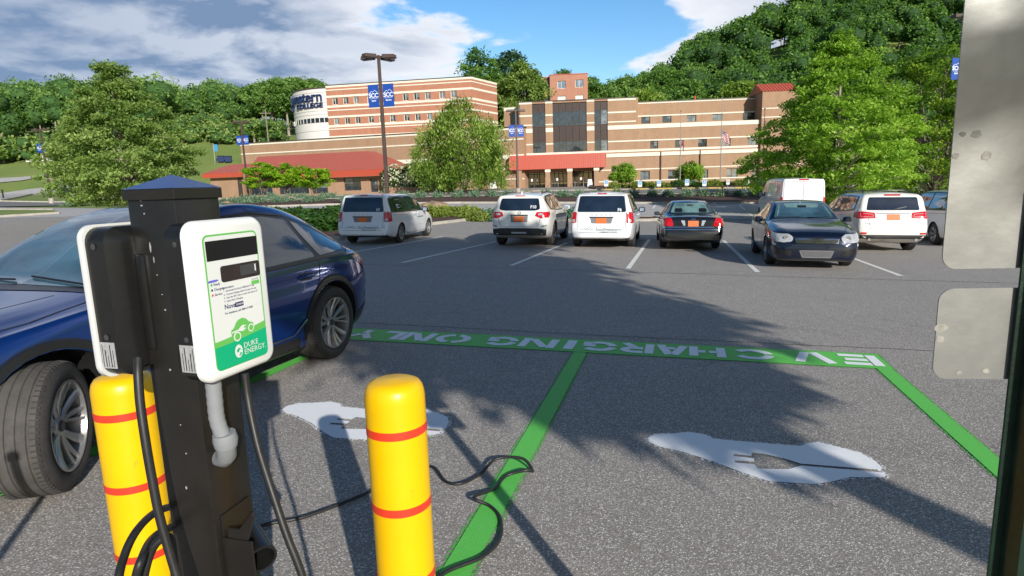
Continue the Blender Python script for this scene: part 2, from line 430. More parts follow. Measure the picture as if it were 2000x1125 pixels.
def grid_poly(poly, step, F=None, x_only=False):
    """flat polygon(s) cut by a grid; returns bmesh in the xy plane"""
    bm = bmesh.new(); vs = [bm.verts.new((p[0], p[1], 0)) for p in poly]
    if F is None: bm.faces.new(vs)
    else:
        for f in F:
            try: bm.faces.new([vs[i] for i in f])
            except Exception: pass
    xs = [p[0] for p in poly]; ys = [p[1] for p in poly]
    if step:
        bmesh.ops.triangulate(bm, faces=[f for f in bm.faces if len(f.verts) > 4])
        for ax, lo, hi in ((0, min(xs), max(xs)), (1, min(ys), max(ys))):
            if hi-lo < step: continue
            k = math.ceil(lo/step+1e-6)
            while k*step < hi-1e-6:
                co = [0, 0, 0]; no = [0, 0, 0]; co[ax] = k*step; no[ax] = 1
                bmesh.ops.bisect_plane(bm, geom=bm.verts[:]+bm.edges[:]+bm.faces[:], plane_co=co, plane_no=no); k += 1
    return bm
def drape(name, polys, off, mat, step=2., label=None, parent=None, kind='structure', link_it=True, F=None):
    me = bpy.data.meshes.new(name); B = bmesh.new()
    for poly in polys:
        bm = grid_poly(poly, step, F)
        for v in bm.verts: v.co.z = H(v.co.x, v.co.y)+off
        tmp = bpy.data.meshes.new('x'); bm.to_mesh(tmp); bm.free(); B.from_mesh(tmp); bpy.data.meshes.remove(tmp)
    for f in B.faces:
        f.normal_update()
        if f.normal.z < 0: f.normal_flip()
    B.to_mesh(me); B.free(); me.materials.append(mat)
    o = link(name, me, parent)
    if kind: o['kind'] = kind
    return o
def kerb_line(name, pts, mat=None, w=.16, h=.14, parent=None, closed=False, step=1.5):
    P = []
    pts = list(pts)+([pts[0]] if closed else [])
    for a, b in zip(pts, pts[1:]):
        L = math.hypot(b[0]-a[0], b[1]-a[1]); k = max(1, int(L/step))
        P += [(a[0]+(b[0]-a[0])*i/k, a[1]+(b[1]-a[1])*i/k) for i in range(k)]
    P.append(pts[-1]); V, F = strip(P, w); n = len(V)
    mb = MB()
    top = [(x, y, H(x, y)+h) for x, y in V]; bot = [(x, y, H(x, y)-.1) for x, y in V]
    fs = list(F)
    for i in range(len(P)-1):
        for a, b in ((2*i, 2*i+2), (2*i+3, 2*i+1)): fs.append((a, b, b+n, a+n))
    fs += [(0, 1, 1+n, n), (n-2, n-1, 2*n-1, 2*n-2)]
    mb.add(top+bot, fs); o = mb.build(name, mat or M_conc, parent)
    if not parent: o['kind'] = 'structure'
    return o
# ================================================================== GROUND
def build_ground():
    xs = sorted(set([-1600, -1100, -800, -600, -450, -350]+[x for x in range(-300, -80, 8)]+[x for x in range(-80, 64, 2)]+[x for x in range(64, 260, 8)]+[300, 400, 600, 900, 1600]))
    ys = sorted(set([-1500, -800, -400, -200, -100, -60]+[y for y in range(-40, 100, 2)]+[y for y in range(100, 280, 6)]+[300, 350, 450, 700, 1100, 1800]))
    V = [(x, y, H(x, y)-.07) for y in ys for x in xs]; nx = len(xs)
    F = [(j*nx+i, j*nx+i+1, (j+1)*nx+i+1, (j+1)*nx+i) for j in range(len(ys)-1) for i in range(nx-1)]
    me = fastmesh('ground', V, F, M_grass); me.shade_smooth()
    link('ground', me)['kind'] = 'structure'
build_ground()
LOT = [(-95, -30), (70, -30), (70, 46.5), (14, 47.4), (-4, 50), (-14, 49.8), (-19.3, 47.6), (-30, 47.5), (-44, 52), (-95, 60)]
drape('parking_lot', [LOT], 0, M_asph, 2.)
# far half of the lot is a separate, paler surface
drape('parking_aisle', [[(-60, 33.5), (-17, 41.5), (-9, 42), (-3, 39.5), (9, 35.2), (12, 33.5), (40, 26), (60, 26), (60, 46.2), (14, 47.1), (-4, 49.7), (-14, 49.5), (-19.3, 47.3), (-30, 47.2), (-43, 51)]], .012, M_asph2, 2.)
# planting strip with junipers
BED = [(60, 45.5), (19.1, 46.8), (14.1, 47.4), (-4, 50.1), (-13.5, 49.8), (-19.3, 47.6), (-26, 48.5), (-33, 52), (-33, 57), (-20, 58.5), (-4, 58.5), (14, 56.5), (60, 55)]
drape('planting_bed', [BED], .09, M_mulch, 2.)
kerb_line('kerb', [(60, 45.4), (19.1, 46.7), (14.1, 47.3), (-4, 50.0), (-13.5, 49.7), (-19.3, 47.5), (-26, 48.4), (-33, 52)])
kerb_line('kerb', [(60, 55.1), (14, 56.6), (-4, 58.6), (-20, 58.6), (-33, 57.1)])
drape('road', [[(70, 55.4), (70, 62.3), (25.1, 62.3), (9.7, 65.6), (-4, 69), (-22, 73), (-34, 76), (-46, 74), (-60, 68.5), (-95, 62), (-95, 53), (-44, 52.5), (-33.4, 57.4), (-20, 58.9), (-4, 58.9), (14, 56.9)]], .02, M_asph3, 2.)
drape('pavement', [[(9.7, 65.7), (9.2, 71), (12.6, 92), (-8, 96), (-12, 93.5), (-22, 82), (-45, 84), (-46, 79), (-34, 76.3), (-22, 73.3), (-4, 69.2)]], .06, M_walk, 2.)
drape('planting_bed', [[(9.8, 65.9), (25.2, 62.6), (60, 62.6), (60, 86), (30, 88.5), (11.6, 91), (9.6, 78)]], .10, M_mulch, 2.)
drape('planting_bed', [[(-18, 85), (-4.5, 80.5), (-1.5, 84), (-1, 92.5), (-8, 95), (-13, 93)]], .10, M_mulch, 2.)
kerb_line('kerb', [(60, 62.4), (25.1, 62.4), (9.7, 65.7), (-4, 69.1), (-22, 73.1), (-34, 76.1)])
for k in range(9):  # painted wheel-stop lengths of the kerb
    x0 = 10.2+k*2.6; y0 = 65.6-(x0-9.7)*.208
    kerb_line('painted_kerb', [(x0, y0-.03), (x0+1.7, y0-.03-1.7*.208)], M_yellowp, .2, .155)
for k in range(9):
    x0 = 11.0+k*2.6; y0 = 65.1-(x0-9.7)*.208
    V, F = strip([(x0, y0), (x0-1.4, y0-4.2)], .12); drape('bay_line', [V], .026, M_stall, 2., F=F)
# lot island beside the first van and its arm of shrubs
ISL = [(-6.4, 22.9), (-9.5, 23.6), (-15, 26), (-18, 31), (-18.5, 37), (-16, 40.8), (-10, 41.6), (-3, 39), (2.5, 36.8), (8.2, 34.6), (8.6, 33.2), (7.4, 32.5), (2, 33.0), (-.9, 33.4), (-2.3, 33.9), (-4.1, 30.9), (-4.6, 29.4), (-5.1, 27)]
drape('planting_island', [ISL], .10, M_mulch, 2.)
kerb_line('kerb', ISL, closed=True)
# grass strip far left, lawn, upper road
drape('grass_verge', [[(-95, 43.5), (-60, 42), (-33, 39.5), (-31, 42), (-34, 45.5), (-60, 50), (-95, 53)]], .05, M_grass, 3.)
kerb_line('kerb', [(-95, 43.3), (-60, 41.8), (-33, 39.3), (-31, 42), (-34, 45.7), (-60, 50.2), (-95, 53.2)])
kerb_line('kerb', [(-95, 62.2), (-60, 68.8), (-46, 74.2), (-34, 76.3)], w=.3)
L1 = [tuple(hit(x, y))[:2] for x, y in ((0, 392), (60, 380), (150, 369), (235, 362), (300, 356))]
L2 = [tuple(hit(x, y))[:2] for x, y in ((300, 350), (235, 356), (150, 362), (60, 370), (0, 379))]
def dens(P, st=3):
    out = []
    for a, b in zip(P, P[1:]):
        k = max(1, int(math.hypot(b[0]-a[0], b[1]-a[1])/st)); out += [(a[0]+(b[0]-a[0])*i/k, a[1]+(b[1]-a[1])*i/k) for i in range(k)]
    return out+[P[-1]]
LL = [(L1[0][0]-40, L1[0][1]-16)]+L1; L3 = L2+[(L2[-1][0]-40, L2[-1][1]-16)]
drape('lawn_road', [dens(LL)+dens(L3)], .05, M_asph2, 3.)
kerb_line('kerb', [tuple(p) for p in LL], w=.35, h=.12)
U1 = [tuple(hit(x, y))[:2] for x, y in ((0, 358), (40, 354), (70, 349), (95, 344))]
U2 = [tuple(hit(x, y))[:2] for x, y in ((95, 341), (70, 344), (40, 347), (0, 349))]
drape('upper_road', [dens([(U1[0][0]-40, U1[0][1]-14)]+U1)+dens(U2+[(U2[-1][0]-40, U2[-1][1]-14)])], .08, M_asph2, 3.)
# ---- stall lines, near row of the far side
def stripe(name, a, b, w, mat, off=.004, label=None):
    V, F = strip([a, b], w); return drape(name, [V], off, mat, 1.5, F=F)
for u0, u1, v1 in ((-9.55, -9.2, 22.4), (-6.80, -6.43, 20.5), (-3.95, -3.85, 20.5), (-1.2, -1.2, 22.5), (1.54, 1.36, 22.5), (4.25, 4.13, 19.5)):
    stripe('stall_line', uv(u0, 13.77), uv(u1, v1), .11, M_stall)
for u0, vs in ((1.95, (33.6, 44.5)), (3.9, (34.5, 41)), (3.98, (43.8, 49)), (.5, (44, 49)), (-2.1, (44, 48.5)), (6.6, (34, 40)), (6.7, (43.8, 48)), (9.3, (34, 40)), (12, (34, 40))):
    stripe('stall_line', uv(u0, vs[0]), uv(u0, vs[1]), .11, M_stall, .016)
# ---- paving joints and cracks
def crack(name, pts, w, jit, seed, mat=None):
    rn = random.Random(seed); P_ = []
    for a, b in zip(pts, pts[1:]):
        n = max(2, int(math.hypot(b[0]-a[0], b[1]-a[1])/.12)); P_ += [(a[0]+(b[0]-a[0])*i/n+rn.uniform(-jit, jit), a[1]+(b[1]-a[1])*i/n+rn.uniform(-jit, jit)) for i in range(n)]
    V, F = strip(P_, w); drape(name, [V], .0035, mat or M_crack, 0, F=F)
M_crack = simple('crack_tar', (.05, .05, .05), .8, var=.4, vs=5)
crack('paving_joint', [uv(-9.5, 13.2), uv(-3, 13.25), uv(3, 13.1), uv(12, 13.2)], .022, .02, 1)
crack('paving_joint', [uv(-5.5, 7.08), uv(-1, 7.15), uv(2.5, 7.3), uv(6, 7.35)], .014, .012, 2)
crack('pavement_crack', [uv(-7.5, 17.5), uv(-5.6, 17.9), uv(-5.2, 18.2)], .03, .05, 5)
# ---- EV bays
def greenline(a, b, w=.14):
    stripe('green_bay_line', a, b, w, M_green, .006)
    V, F = strip([a, b], w+.05); drape('green_overspray', [V], .003, M_greenw, 1.5, F=F)
band = [uv(-4.12, 6.20), uv(1.98, 6.42), uv(1.99, 6.99), uv(-4.12, 6.76)]
drape('green_text_band', [band], .006, M_green, 1.5)
drape('green_overspray', [[uv(-4.2, 6.17), uv(2.01, 6.39), uv(2.02, 7.03), uv(-4.2, 6.80)]], .003, M_greenw, 1.5)
greenline(uv(-1.06, 6.30), uv(-.96, 1.3), .14)
greenline(uv(1.90, 6.42), uv(1.93, 1.3), .14)
greenline(uv(-3.88, 6.2), uv(-3.84, 1.3), .12)
# stencil letters (unit box 1 wide, 1 high, y up as read); w = stroke
def arc(cx, cy, rx, ry, a0, a1, n=10):
    return [(cx+rx*math.cos(R(a0+(a1-a0)*k/n)), cy+ry*math.sin(R(a0+(a1-a0)*k/n))) for k in range(n+1)]
SW = .2
LET = {
 'E': [[(.12, 0), (.12, 1)], [(.30, .9), (1, .9)], [(.30, .5), (.9, .5)], [(.30, .1), (1, .1)]],
 'V': [[(.10, 1), (.42, 0)], [(.90, 1), (.62, 0)]],
 'C': [arc(.52, .5, .42, .4, 35, 170), arc(.52, .5, .42, .4, 190, 325)],
 'H': [[(.12, 0), (.12, 1)], [(.88, 0), (.88, 1)], [(.22, .5), (.45, .5)], [(.55, .5), (.78, .5)]],
 'A': [[(.12, 0), (.42, 1)], [(.88, 0), (.58, 1)], [(.40, .32), (.68, .32)]],
 'R': [[(.12, 0), (.12, 1)], [(.30, .9), (.6, .9)]+arc(.6, .7, .26, .2, 90, -90, 7)+[(.30, .5)], [(.58, .42), (.88, 0)]],
 'G': [arc(.52, .5, .42, .4, 40, 170), arc(.52, .5, .42, .4, 190, 310), [(.62, .46), (.98, .46)], [(.88, .4), (.88, .08)]],
 'I': [[(.5, 0), (.5, 1)]],
 'N': [[(.12, 0), (.12, 1)], [(.88, 0), (.88, 1)], [(.28, .92), (.72, .08)]],
 'O': [arc(.5, .5, .42, .4, 100, 260), arc(.5, .5, .42, .4, 80, -80)],
 'L': [[(.15, 0), (.15, 1)], [(.33, .1), (.95, .1)]],
 'Y': [[(.08, 1), (.46, .45)], [(.92, 1), (.58, .52)], [(.5, .4), (.5, 0)]],
}
for ch, ua, ub in (('E', 1.93, 1.58), ('V', 1.50, 1.12), ('C', .93, .53), ('H', .45, .08), ('A', .06, -.27), ('R', -.30, -.66), ('G', -.70, -1.08), ('I', -1.12, -1.32), ('N', -1.37, -1.80), ('G', -1.84, -2.2), ('O', -2.42, -2.82), ('N', -2.88, -3.26), ('L', -3.28, -3.56), ('Y', -3.60, -3.98)):
    uc = (ua+ub)/2; vc = 6.595+.0365*(uc+1.06); polys = []
    hh = .40
    B = []
    for st in LET[ch]:
        pts = []
        for x, y in st: pts.append((ua+(ub-ua)*x, vc-(y-.5)*hh+.0))
        V, F = strip(pts, .094 if ch != 'I' else .11); B.append((V, F))
    mb = MB()
    for V, F in B:
        W = [uv(*p) for p in V]; mb.add([(x, y, H(x, y)+.010) for x, y in W], F)
    o = mb.build('stencil_letter', M_white); o['kind'] = 'structure'
EVS = [(-.22, 4.13), (-.17, 4.21), (-.03, 4.26), (.07, 4.31), (.17, 4.29), (.22, 4.23), (.48, 4.23), (.79, 4.25), (.84, 4.31), (.92, 4.35), (1.04, 4.29), (1.15, 4.23), (1.2, 4.13), (1.22, 4.03), (1.2, 3.985),
       (.74, 3.955), (.65, 4.01), (.53, 4.05), (.46, 4.05), (.45, 3.995), (.34, 3.995), (.34, 3.965), (.46, 3.96), (.46, 3.91), (.34, 3.895), (.34, 3.865), (.455, 3.87), (.47, 3.81), (.65, 3.85), (.74, 3.925),
       (1.21, 3.95), (1.21, 3.92), (1.19, 3.88), (.99, 3.83), (.89, 3.75), (.77, 3.68), (.61, 3.66), (.51, 3.65), (.37, 3.73), (.2, 3.85), (.01, 3.95), (-.13, 3.99), (-.21, 4.05)]
for du, dv in ((0, 0), (-2.89, -.09)):
    drape('charging_symbol', [[uv(u+du, v+dv) for u, v in EVS]], .006, M_white, 0)
    V, F = strip([uv(u+du, v+dv) for u, v in EVS[:15]+EVS[30:]], .045, True); drape('charging_symbol_overspray', [V], .003, M_over, 0, F=F)
# ================================================================== VEHICLES
def pchip(keys):
    x = np.array([k[0] for k in keys], float); y = np.array([k[1] for k in keys], float)
    h = np.diff(x); d = np.diff(y)/h; m = np.zeros(len(x))
    for i in range(1, len(x)-1):
        if d[i-1]*d[i] > 0:
            w1, w2 = 2*h[i]+h[i-1], h[i]+2*h[i-1]; m[i] = (w1+w2)/(w1/d[i-1]+w2/d[i])
    m[0], m[-1] = d[0], d[-1]
    def f(s):
        s = min(max(s, x[0]), x[-1]); i = min(max(int(np.searchsorted(x, s)-1), 0), len(h)-1)
        t = (s-x[i])/h[i]; a = t*t*(3-2*t)
        return float(y[i]*(1-a)+y[i+1]*a+h[i]*(m[i]*t*(1-t)**2-m[i+1]*t*t*(1-t)))
    return f
def catmull(P, sub):
    out = []; N = len(P)
    for i in range(N-1):
        p0, p1, p2, p3 = P[max(i-1, 0)], P[i], P[i+1], P[min(i+2, N-1)]
        for k in range(sub):
            t = k/sub
            out.append(tuple(.5*((2*b)+(-a+c)*t+(2*a-5*b+4*c-d)*t*t+(-a+3*b-3*c+d)*t**3) for a, b, c, d in zip(p0, p1, p2, p3)))
    out.append(P[-1]); return out
class Car:
    """body lofted from length curves; local x forward, y left, z up, origin on the ground mid-wheelbase"""
    def __init__(s, L, ohf, wb, zt, zb, w, zs, ws, wt, e, rw, paint, seam=None, arch=.06, crease=.985, tyrew=.22, track=None):
        s.L, s.ohf, s.wb, s.rw, s.paint = L, ohf, wb, rw, paint
        s.xf = ohf+wb/2; s.seam = seam or M_seam; s.track = track
        fz, fb, fw, fs, fws, fwt, fe = map(pchip, (zt, zb, w, zs, ws, wt, e)); s.fw = fw; s.fz = fz
        st = sorted(set([0, .01, .03, .06, .1, .15, .22]+[.3+.07*k for k in range(int((L-.6)/.07))]+[L-x for x in (.3, .25, .2, .16, .12, .09, .06, .04, .02, .008, 0)]))
        rows = []
        for q in st:
            z_t, z_b, W, z_s, Ws, Wt, E = fz(q), fb(q), fw(q), fs(q), fws(q), fwt(q), fe(q)
            z_s = min(z_s, z_t-.03); E = min(E, (z_t-z_s)*.6); hz = z_s-z_b; W_s = W*Ws; W_t = min(W*Wt, W_s-.01)
            mz = (z_s+z_t-E)/2
            P = [(0, z_b), (.8*W, z_b), (.955*W, z_b+.12*hz), (.992*W, z_b+.38*hz), (W, z_b+.60*hz), (W*crease, z_b+.80*hz), (W_s, z_s), ((W_s*.46+W_t*.54)+.012, mz), (W_t, z_t-E), (W_t*.74, z_t-E*.36), (0, z_t)]
            C = catmull(P, 4); rows.append([(s.xf-q, y, z) for y, z in C]+[(s.xf-q, -y, z) for y, z in reversed(C[1:-1])])
        n = len(rows[0]); V = [p for r in rows for p in r]
        F = [(i*n+k, (i+1)*n+k, (i+1)*n+(k+1) % n, i*n+(k+1) % n) for i in range(len(rows)-1) for k in range(n)]
        F += [tuple(range(n)), tuple(reversed(range((len(rows)-1)*n, len(rows)*n)))]
        mb = MB().add(V, F); me0 = mb.build('body', [paint, M_under]); 
        cut = MB()
        for ax in (0, 1):
            x = wb/2-ax*wb
            for sg in (1, -1):
                W = fw(s.xf-x)
                y0, y1 = sorted((sg*(W-.40), sg*(W+.3)))
                r = rw+arch
                pr = [(r*math.cos(R(a)), r*math.sin(R(a))) for a in range(-90, 271, 10)][:-1]
                cut.prism([(x+a, rw-.015+b*1.0) for a, b in pr], y0, y1, 'xz')
        co = cut.build('cut', [M_under]); md = me0.modifiers.new('b', 'BOOLEAN'); md.object = co; md.solver = 'EXACT'; md.operation = 'DIFFERENCE'
        try: md.material_mode = 'TRANSFER'
        except Exception: pass
        dg = bpy.context.evaluated_depsgraph_get(); me = bpy.data.meshes.new_from_object(me0.evaluated_get(dg))
        bpy.data.objects.remove(me0); bpy.data.objects.remove(co)
        bm = bmesh.new(); bm.from_mesh(me)
        bmesh.ops.remove_doubles(bm, verts=bm.verts, dist=.0006); bm.to_mesh(me)
        s.bvh = BVHTree.FromBMesh(bm); bm.free()
        me.shade_smooth(); me.set_sharp_from_angle(angle=R(38)); s.me = me
        s.root = empty('parked_car'); b = bpy.data.objects.new('body', me); COL.objects.link(b); b.parent = s.root; s.body = b
    def cast(s, view, a, b):
        if view in ('L', 'R'):
            sg = 1 if view == 'L' else -1; o = Vector((s.xf-a, sg*3, b)); d = Vector((0, -sg, 0))
        elif view == 'rear': o = Vector((-6, a, b)); d = Vector((1, 0, 0))
        elif view == 'front': o = Vector((6, a, b)); d = Vector((-1, 0, 0))
        else: o = Vector((s.xf-a, b, 4)); d = Vector((0, 0, -1))
        h = s.bvh.ray_cast(o, d)
        if h[0] is None: return None
        n = h[1]
        if n.dot(d) > 0: n = -n
        return h[0], n
    def decal(s, name, view, polys, mat, off=.004, step=.06, parent=None, F=None, both=False, thick=0, label=None):
        """polys in (distance from front bumper, z) for L/R/top, (y left, z) for rear/front"""
        if both:
            s.decal(name, 'R', polys, mat, off, step, parent, F, False, thick, label); view = 'L'
        B = bmesh.new()
        if F is not None: polys = [polys]
        for poly in polys:
            bm = grid_poly(poly, step, F)
            bad = []
            for v in bm.verts:
                h = s.cast(view, v.co.x, v.co.y)
                if h is None: bad.append(v)
                else: v.co = h[0]+h[1]*off
            if bad: bmesh.ops.delete(bm, geom=bad, context='VERTS')
            tmp = bpy.data.meshes.new('x'); bm.to_mesh(tmp); bm.free(); B.from_mesh(tmp); bpy.data.meshes.remove(tmp)
        dv = {'L': Vector((0, 1, 0)), 'R': Vector((0, -1, 0)), 'rear': Vector((-1, 0, 0)), 'front': Vector((1, 0, 0)), 'top': Vector((0, 0, 1))}[view]
        for f in B.faces:
            f.normal_update()
            if f.normal.dot(dv) < 0: f.normal_flip()
        me = bpy.data.meshes.new(name); B.to_mesh(me); B.free(); me.materials.append(mat); me.shade_smooth()
        o = link(name, me, parent or s.root)
        if label: o['label'] = label
        return o
    def line(s, name, view, pts, w, mat=None, off=.0025, both=False, step=.06, parent=None, closed=False):
        P = []
        pp = list(pts)+([pts[0]] if closed else [])
        for a, b in zip(pp, pp[1:]):
            k = max(1, int(math.hypot(a[0]-b[0], a[1]-b[1])/.06)); P += [(a[0]+(b[0]-a[0])*i/k, a[1]+(b[1]-a[1])*i/k) for i in range(k)]
        P.append(pp[-1])
        V, F = strip(P, w); return s.decal(name, view, V, mat or s.seam, off, 0, parent, F, both)
    def text(s, name, view, txt, cx, cz, size, mat, bold=.01, off=.007, parent=None, italic=0):
        V, F = textgeo(txt, size, bold); sg = {'rear': -1, 'front': 1, 'L': 1, 'R': -1}[view]
        # seen from the rear, y-left runs to the viewer's left
        V = [(cx+sg*x, cz+y) for x, y in V]
        return s.decal(name, view, V, mat, off, 0, parent, F)
    def box(s, name, x0, y0, z0, x1, y1, z1, mat, bev=.01, parent=None, mirror=False):
        o = MB().box(s.xf-x1, y0, z0, s.xf-x0, y1, z1).build(name, mat, parent or s.root, bevel=bev, smooth=40)
        if mirror: MB().box(s.xf-x1, -y1, z0, s.xf-x0, -y0, z1).build(name, mat, parent or s.root, bevel=bev, smooth=40)
        return o
    def mirrors(s, q, z, y, mat, sz=(.12, .22, .15), glass=None):
        for sg in (1, -1):
            mb = MB(); x = s.xf-q
            a, b, c = sz; prof = [(.0, .6), (.25, .9), (.6, 1.), (.9, .92), (1., .7)]
            V = []; n = 16
            for t, k in prof:
                for i in range(n):
                    an = 2*PI*i/n; V.append((x+(.5-t)*a, sg*(y+b/2+.5*b*k*math.copysign(abs(math.cos(an))**.6, math.cos(an))), z+.5*c*k*math.copysign(abs(math.sin(an))**.6, math.sin(an))))
            F = [(i*n+k, i*n+(k+1) % n, (i+1)*n+(k+1) % n, (i+1)*n+k) for i in range(len(prof)-1) for k in range(n)]+[tuple(range(n)), tuple(range((len(prof)-1)*n, len(prof)*n))]
            mb.add(V, F); mb.box(x-.03, min(sg*(y-.1), sg*(y+.06)), z-.05, x+.03, max(sg*(y-.1), sg*(y+.06)), z-.01)
            m = mb.build('mirror', mat, s.root, smooth=50)
            g = MB(); g.add([(x-a*.5-.003, sg*(y+b/2+dy*b*.33), z+dz*c*.33) for dy, dz in ((-1, -1), (1, -1), (1, 1), (-1, 1))], [(0, 1, 2, 3)]); g.build('mirror_glass', M_winlight, m)
    def wheels(s, ww=.22, rim_r=None, spokes=10, style='multi', inset=.02, steer=0, rimmat=None, caliper=None):
        rr = rim_r or s.rw*.66
        for ax in (0, 1):
            x = s.wb/2-ax*s.wb
            for sg in (1, -1):
                W = s.fw(s.xf-x) if s.track is None else s.track
                piv = empty('wheel', (x, sg*(W-inset+(.045 if steer and ax == 0 else 0)), s.rw)); piv.parent = s.root
                piv.rotation_euler = (0, 0, (0 if sg > 0 else PI)+(steer if ax == 0 else 0))
                tyre(piv, s.rw, ww, rr); rim(piv, rr, ww, spokes, style, rimmat or M_rim, caliper)
    def place(s, x, y, az, label, cat, group=None, name='parked_car', rz_=None):
        s.root.name = name; tag(s.root, label, cat, group); put(s.root, x, y, az); return s.root
def put(root, x, y, az):
    """az: compass heading in degrees of the car's forward direction (0 = +Y, clockwise); follows the ground plane"""
    a = R(90-az); root.location = (x, y, H(x, y)); fwd = Vector((math.cos(a), math.sin(a), 0)); lf = Vector((-math.sin(a), math.cos(a), 0))
    def hz(v): return H(x+v.x, y+v.y)
    f = Vector((fwd.x, fwd.y, (hz(fwd*1.4)-hz(fwd*-1.4))/2.8)).normalized(); l = Vector((lf.x, lf.y, (hz(lf*.8)-hz(lf*-.8))/1.6)); l = (l-f*l.dot(f)).normalized(); u = f.cross(l)
    root.rotation_euler = Matrix((f, l, u)).transposed().to_euler()
    root.location.z = (hz(fwd*1.4)+hz(fwd*-1.4))/2
def tyre(par, r, w, rr):
    # outer side at y=0, inner at y=-w
    mb = MB(); sw = r-rr
    prof = [(rr*.97, -.02), (rr+.01, -.004), (rr+sw*.35, .012), (rr+sw*.65, .008), (r-.018, -.012), (r-.006, -.028)]
    mb.lathe([(a, b) for a, b in prof], 56, 'y', mi=0, cap=False)
    tr = [(r-.006, -.028)]; k = 4
    for i in range(k):
        y = -.028-(w-.056)*(i+.72)/(k+.4)
        tr += [(r, y+.008), (r-.008, y+.004), (r-.008, y-.004), (r, y-.008)]
    tr += [(r-.006, -w+.028)]
    mb.lathe(tr, 56, 'y', mi=1, cap=False)
    # lug sipes across the shoulders
    for i in range(0, 72):
        a = 2*PI*i/72
        for y0, y1 in ((-.052, -.012), (-w+.012, -w+.052)):
            m = Matrix.Rotation(a, 4, 'Y'); v = [m @ Vector(p) for p in ((r-.004, y0, -.004), (r+.0012, y0, -.004), (r+.0012, y0, .004), (r-.004, y0, .004), (r-.03, y1, -.003), (r-.008, y1, -.003), (r-.008, y1, .003), (r-.03, y1, .003))]
            if w > .25: mb.add(v, [(0, 3, 2, 1), (4, 5, 6, 7), (0, 1, 5, 4), (1, 2, 6, 5), (2, 3, 7, 6), (3, 0, 4, 7)], 0)
    mb.lathe([(r-.006, -w+.028), (rr+sw*.5, -w-.01), (rr, -w+.01)], 56, 'y', mi=0, cap=False)
    return mb.build('tyre', [M_tyre, M_tread if w > .25 else M_tyre], par, smooth=40, fixn=False)
def rim(par, rr, w, spokes, style, mat, caliper):
    mb = MB()
    mb.lathe([(rr*1.0, -.015), (rr*1.0, .002), (rr*.955, .002), (rr*.94, -.02), (rr*.90, -.06), (rr*.88, -w*.9)], 48, 'y', mi=0, cap=False)
    mb.lathe([(.0, -.045), (rr*.2, -.045), (rr*.24, -.06), (rr*.24, -.1)], 24, 'y', mi=0, cap=False)
    mb.lathe([(0, -.035), (rr*.115, -.035), (rr*.13, -.05)], 20, 'y', mi=1)
    mb.lathe([(0, -.13), (rr*.74, -.13), (rr*.74, -.15)], 36, 'y', mi=2, cap=False)
    mb.lathe([(rr*.9, -.17), (0, -.17)], 24, 'y', mi=1)
    def spoke(a0, a1, w0, w1, mi=0, y0=-.05, y1=-.006):
        r0, r1 = rr*.16, rr*.97
        p0 = Vector((math.cos(a0)*r0, 0, math.sin(a0)*r0)); p1 = Vector((math.cos(a1)*r1, 0, math.sin(a1)*r1))
        d = (p1-p0).normalized(); n = Vector((-d.z, 0, d.x)); V = []
        for t in (0, .35, .7, 1):
            c = p0.lerp(p1, t); ww = w0+(w1-w0)*t; y = y0+(y1-y0)*(t**1.3)-.012*math.sin(PI*t)
            V += [c+n*ww+Vector((0, y-.012, 0)), c+n*ww*.55+Vector((0, y, 0)), c-n*ww*.55+Vector((0, y, 0)), c-n*ww+Vector((0, y-.012, 0)), c-n*ww*.7+Vector((0, y-.05, 0)), c+n*ww*.7+Vector((0, y-.05, 0))]
        F = [(i*6+k, i*6+(k+1) % 6, (i+1)*6+(k+1) % 6, (i+1)*6+k) for i in range(3) for k in range(6)]
        mb.add(V, F, mi)
    if style == 'double':
        for i in range(5):
            a = 2*PI*i/5+.3
            spoke(a-.06, a-.24, rr*.055, rr*.12); spoke(a+.06, a+.24, rr*.055, rr*.055)
            spoke(a+.0, a+.50, rr*.04, rr*.05)
    elif style == 'hubcap':
        for i in range(spokes): a = 2*PI*i/spokes; spoke(a, a, rr*.10, rr*.15)
    else:
        for i in range(spokes): a = 2*PI*i/spokes; spoke(a, a, rr*.07, rr*.11)
    o = mb.build('rim', [mat, M_rimd, M_brake], par, smooth=35)
    if caliper:
        c = MB()
        pts = [(rr*.5, R(a)) for a in range(-35, 36, 10)]
        poly = [(rr*.78*math.cos(a), rr*.78*math.sin(a)) for _, a in pts]+[(rr*.5*math.cos(a), rr*.5*math.sin(a)) for _, a in reversed(pts)]
        c.prism(poly, -.12, -.085, 'xz'); c.build('brake_caliper', M_brake, par, bevel=.004)
    return o
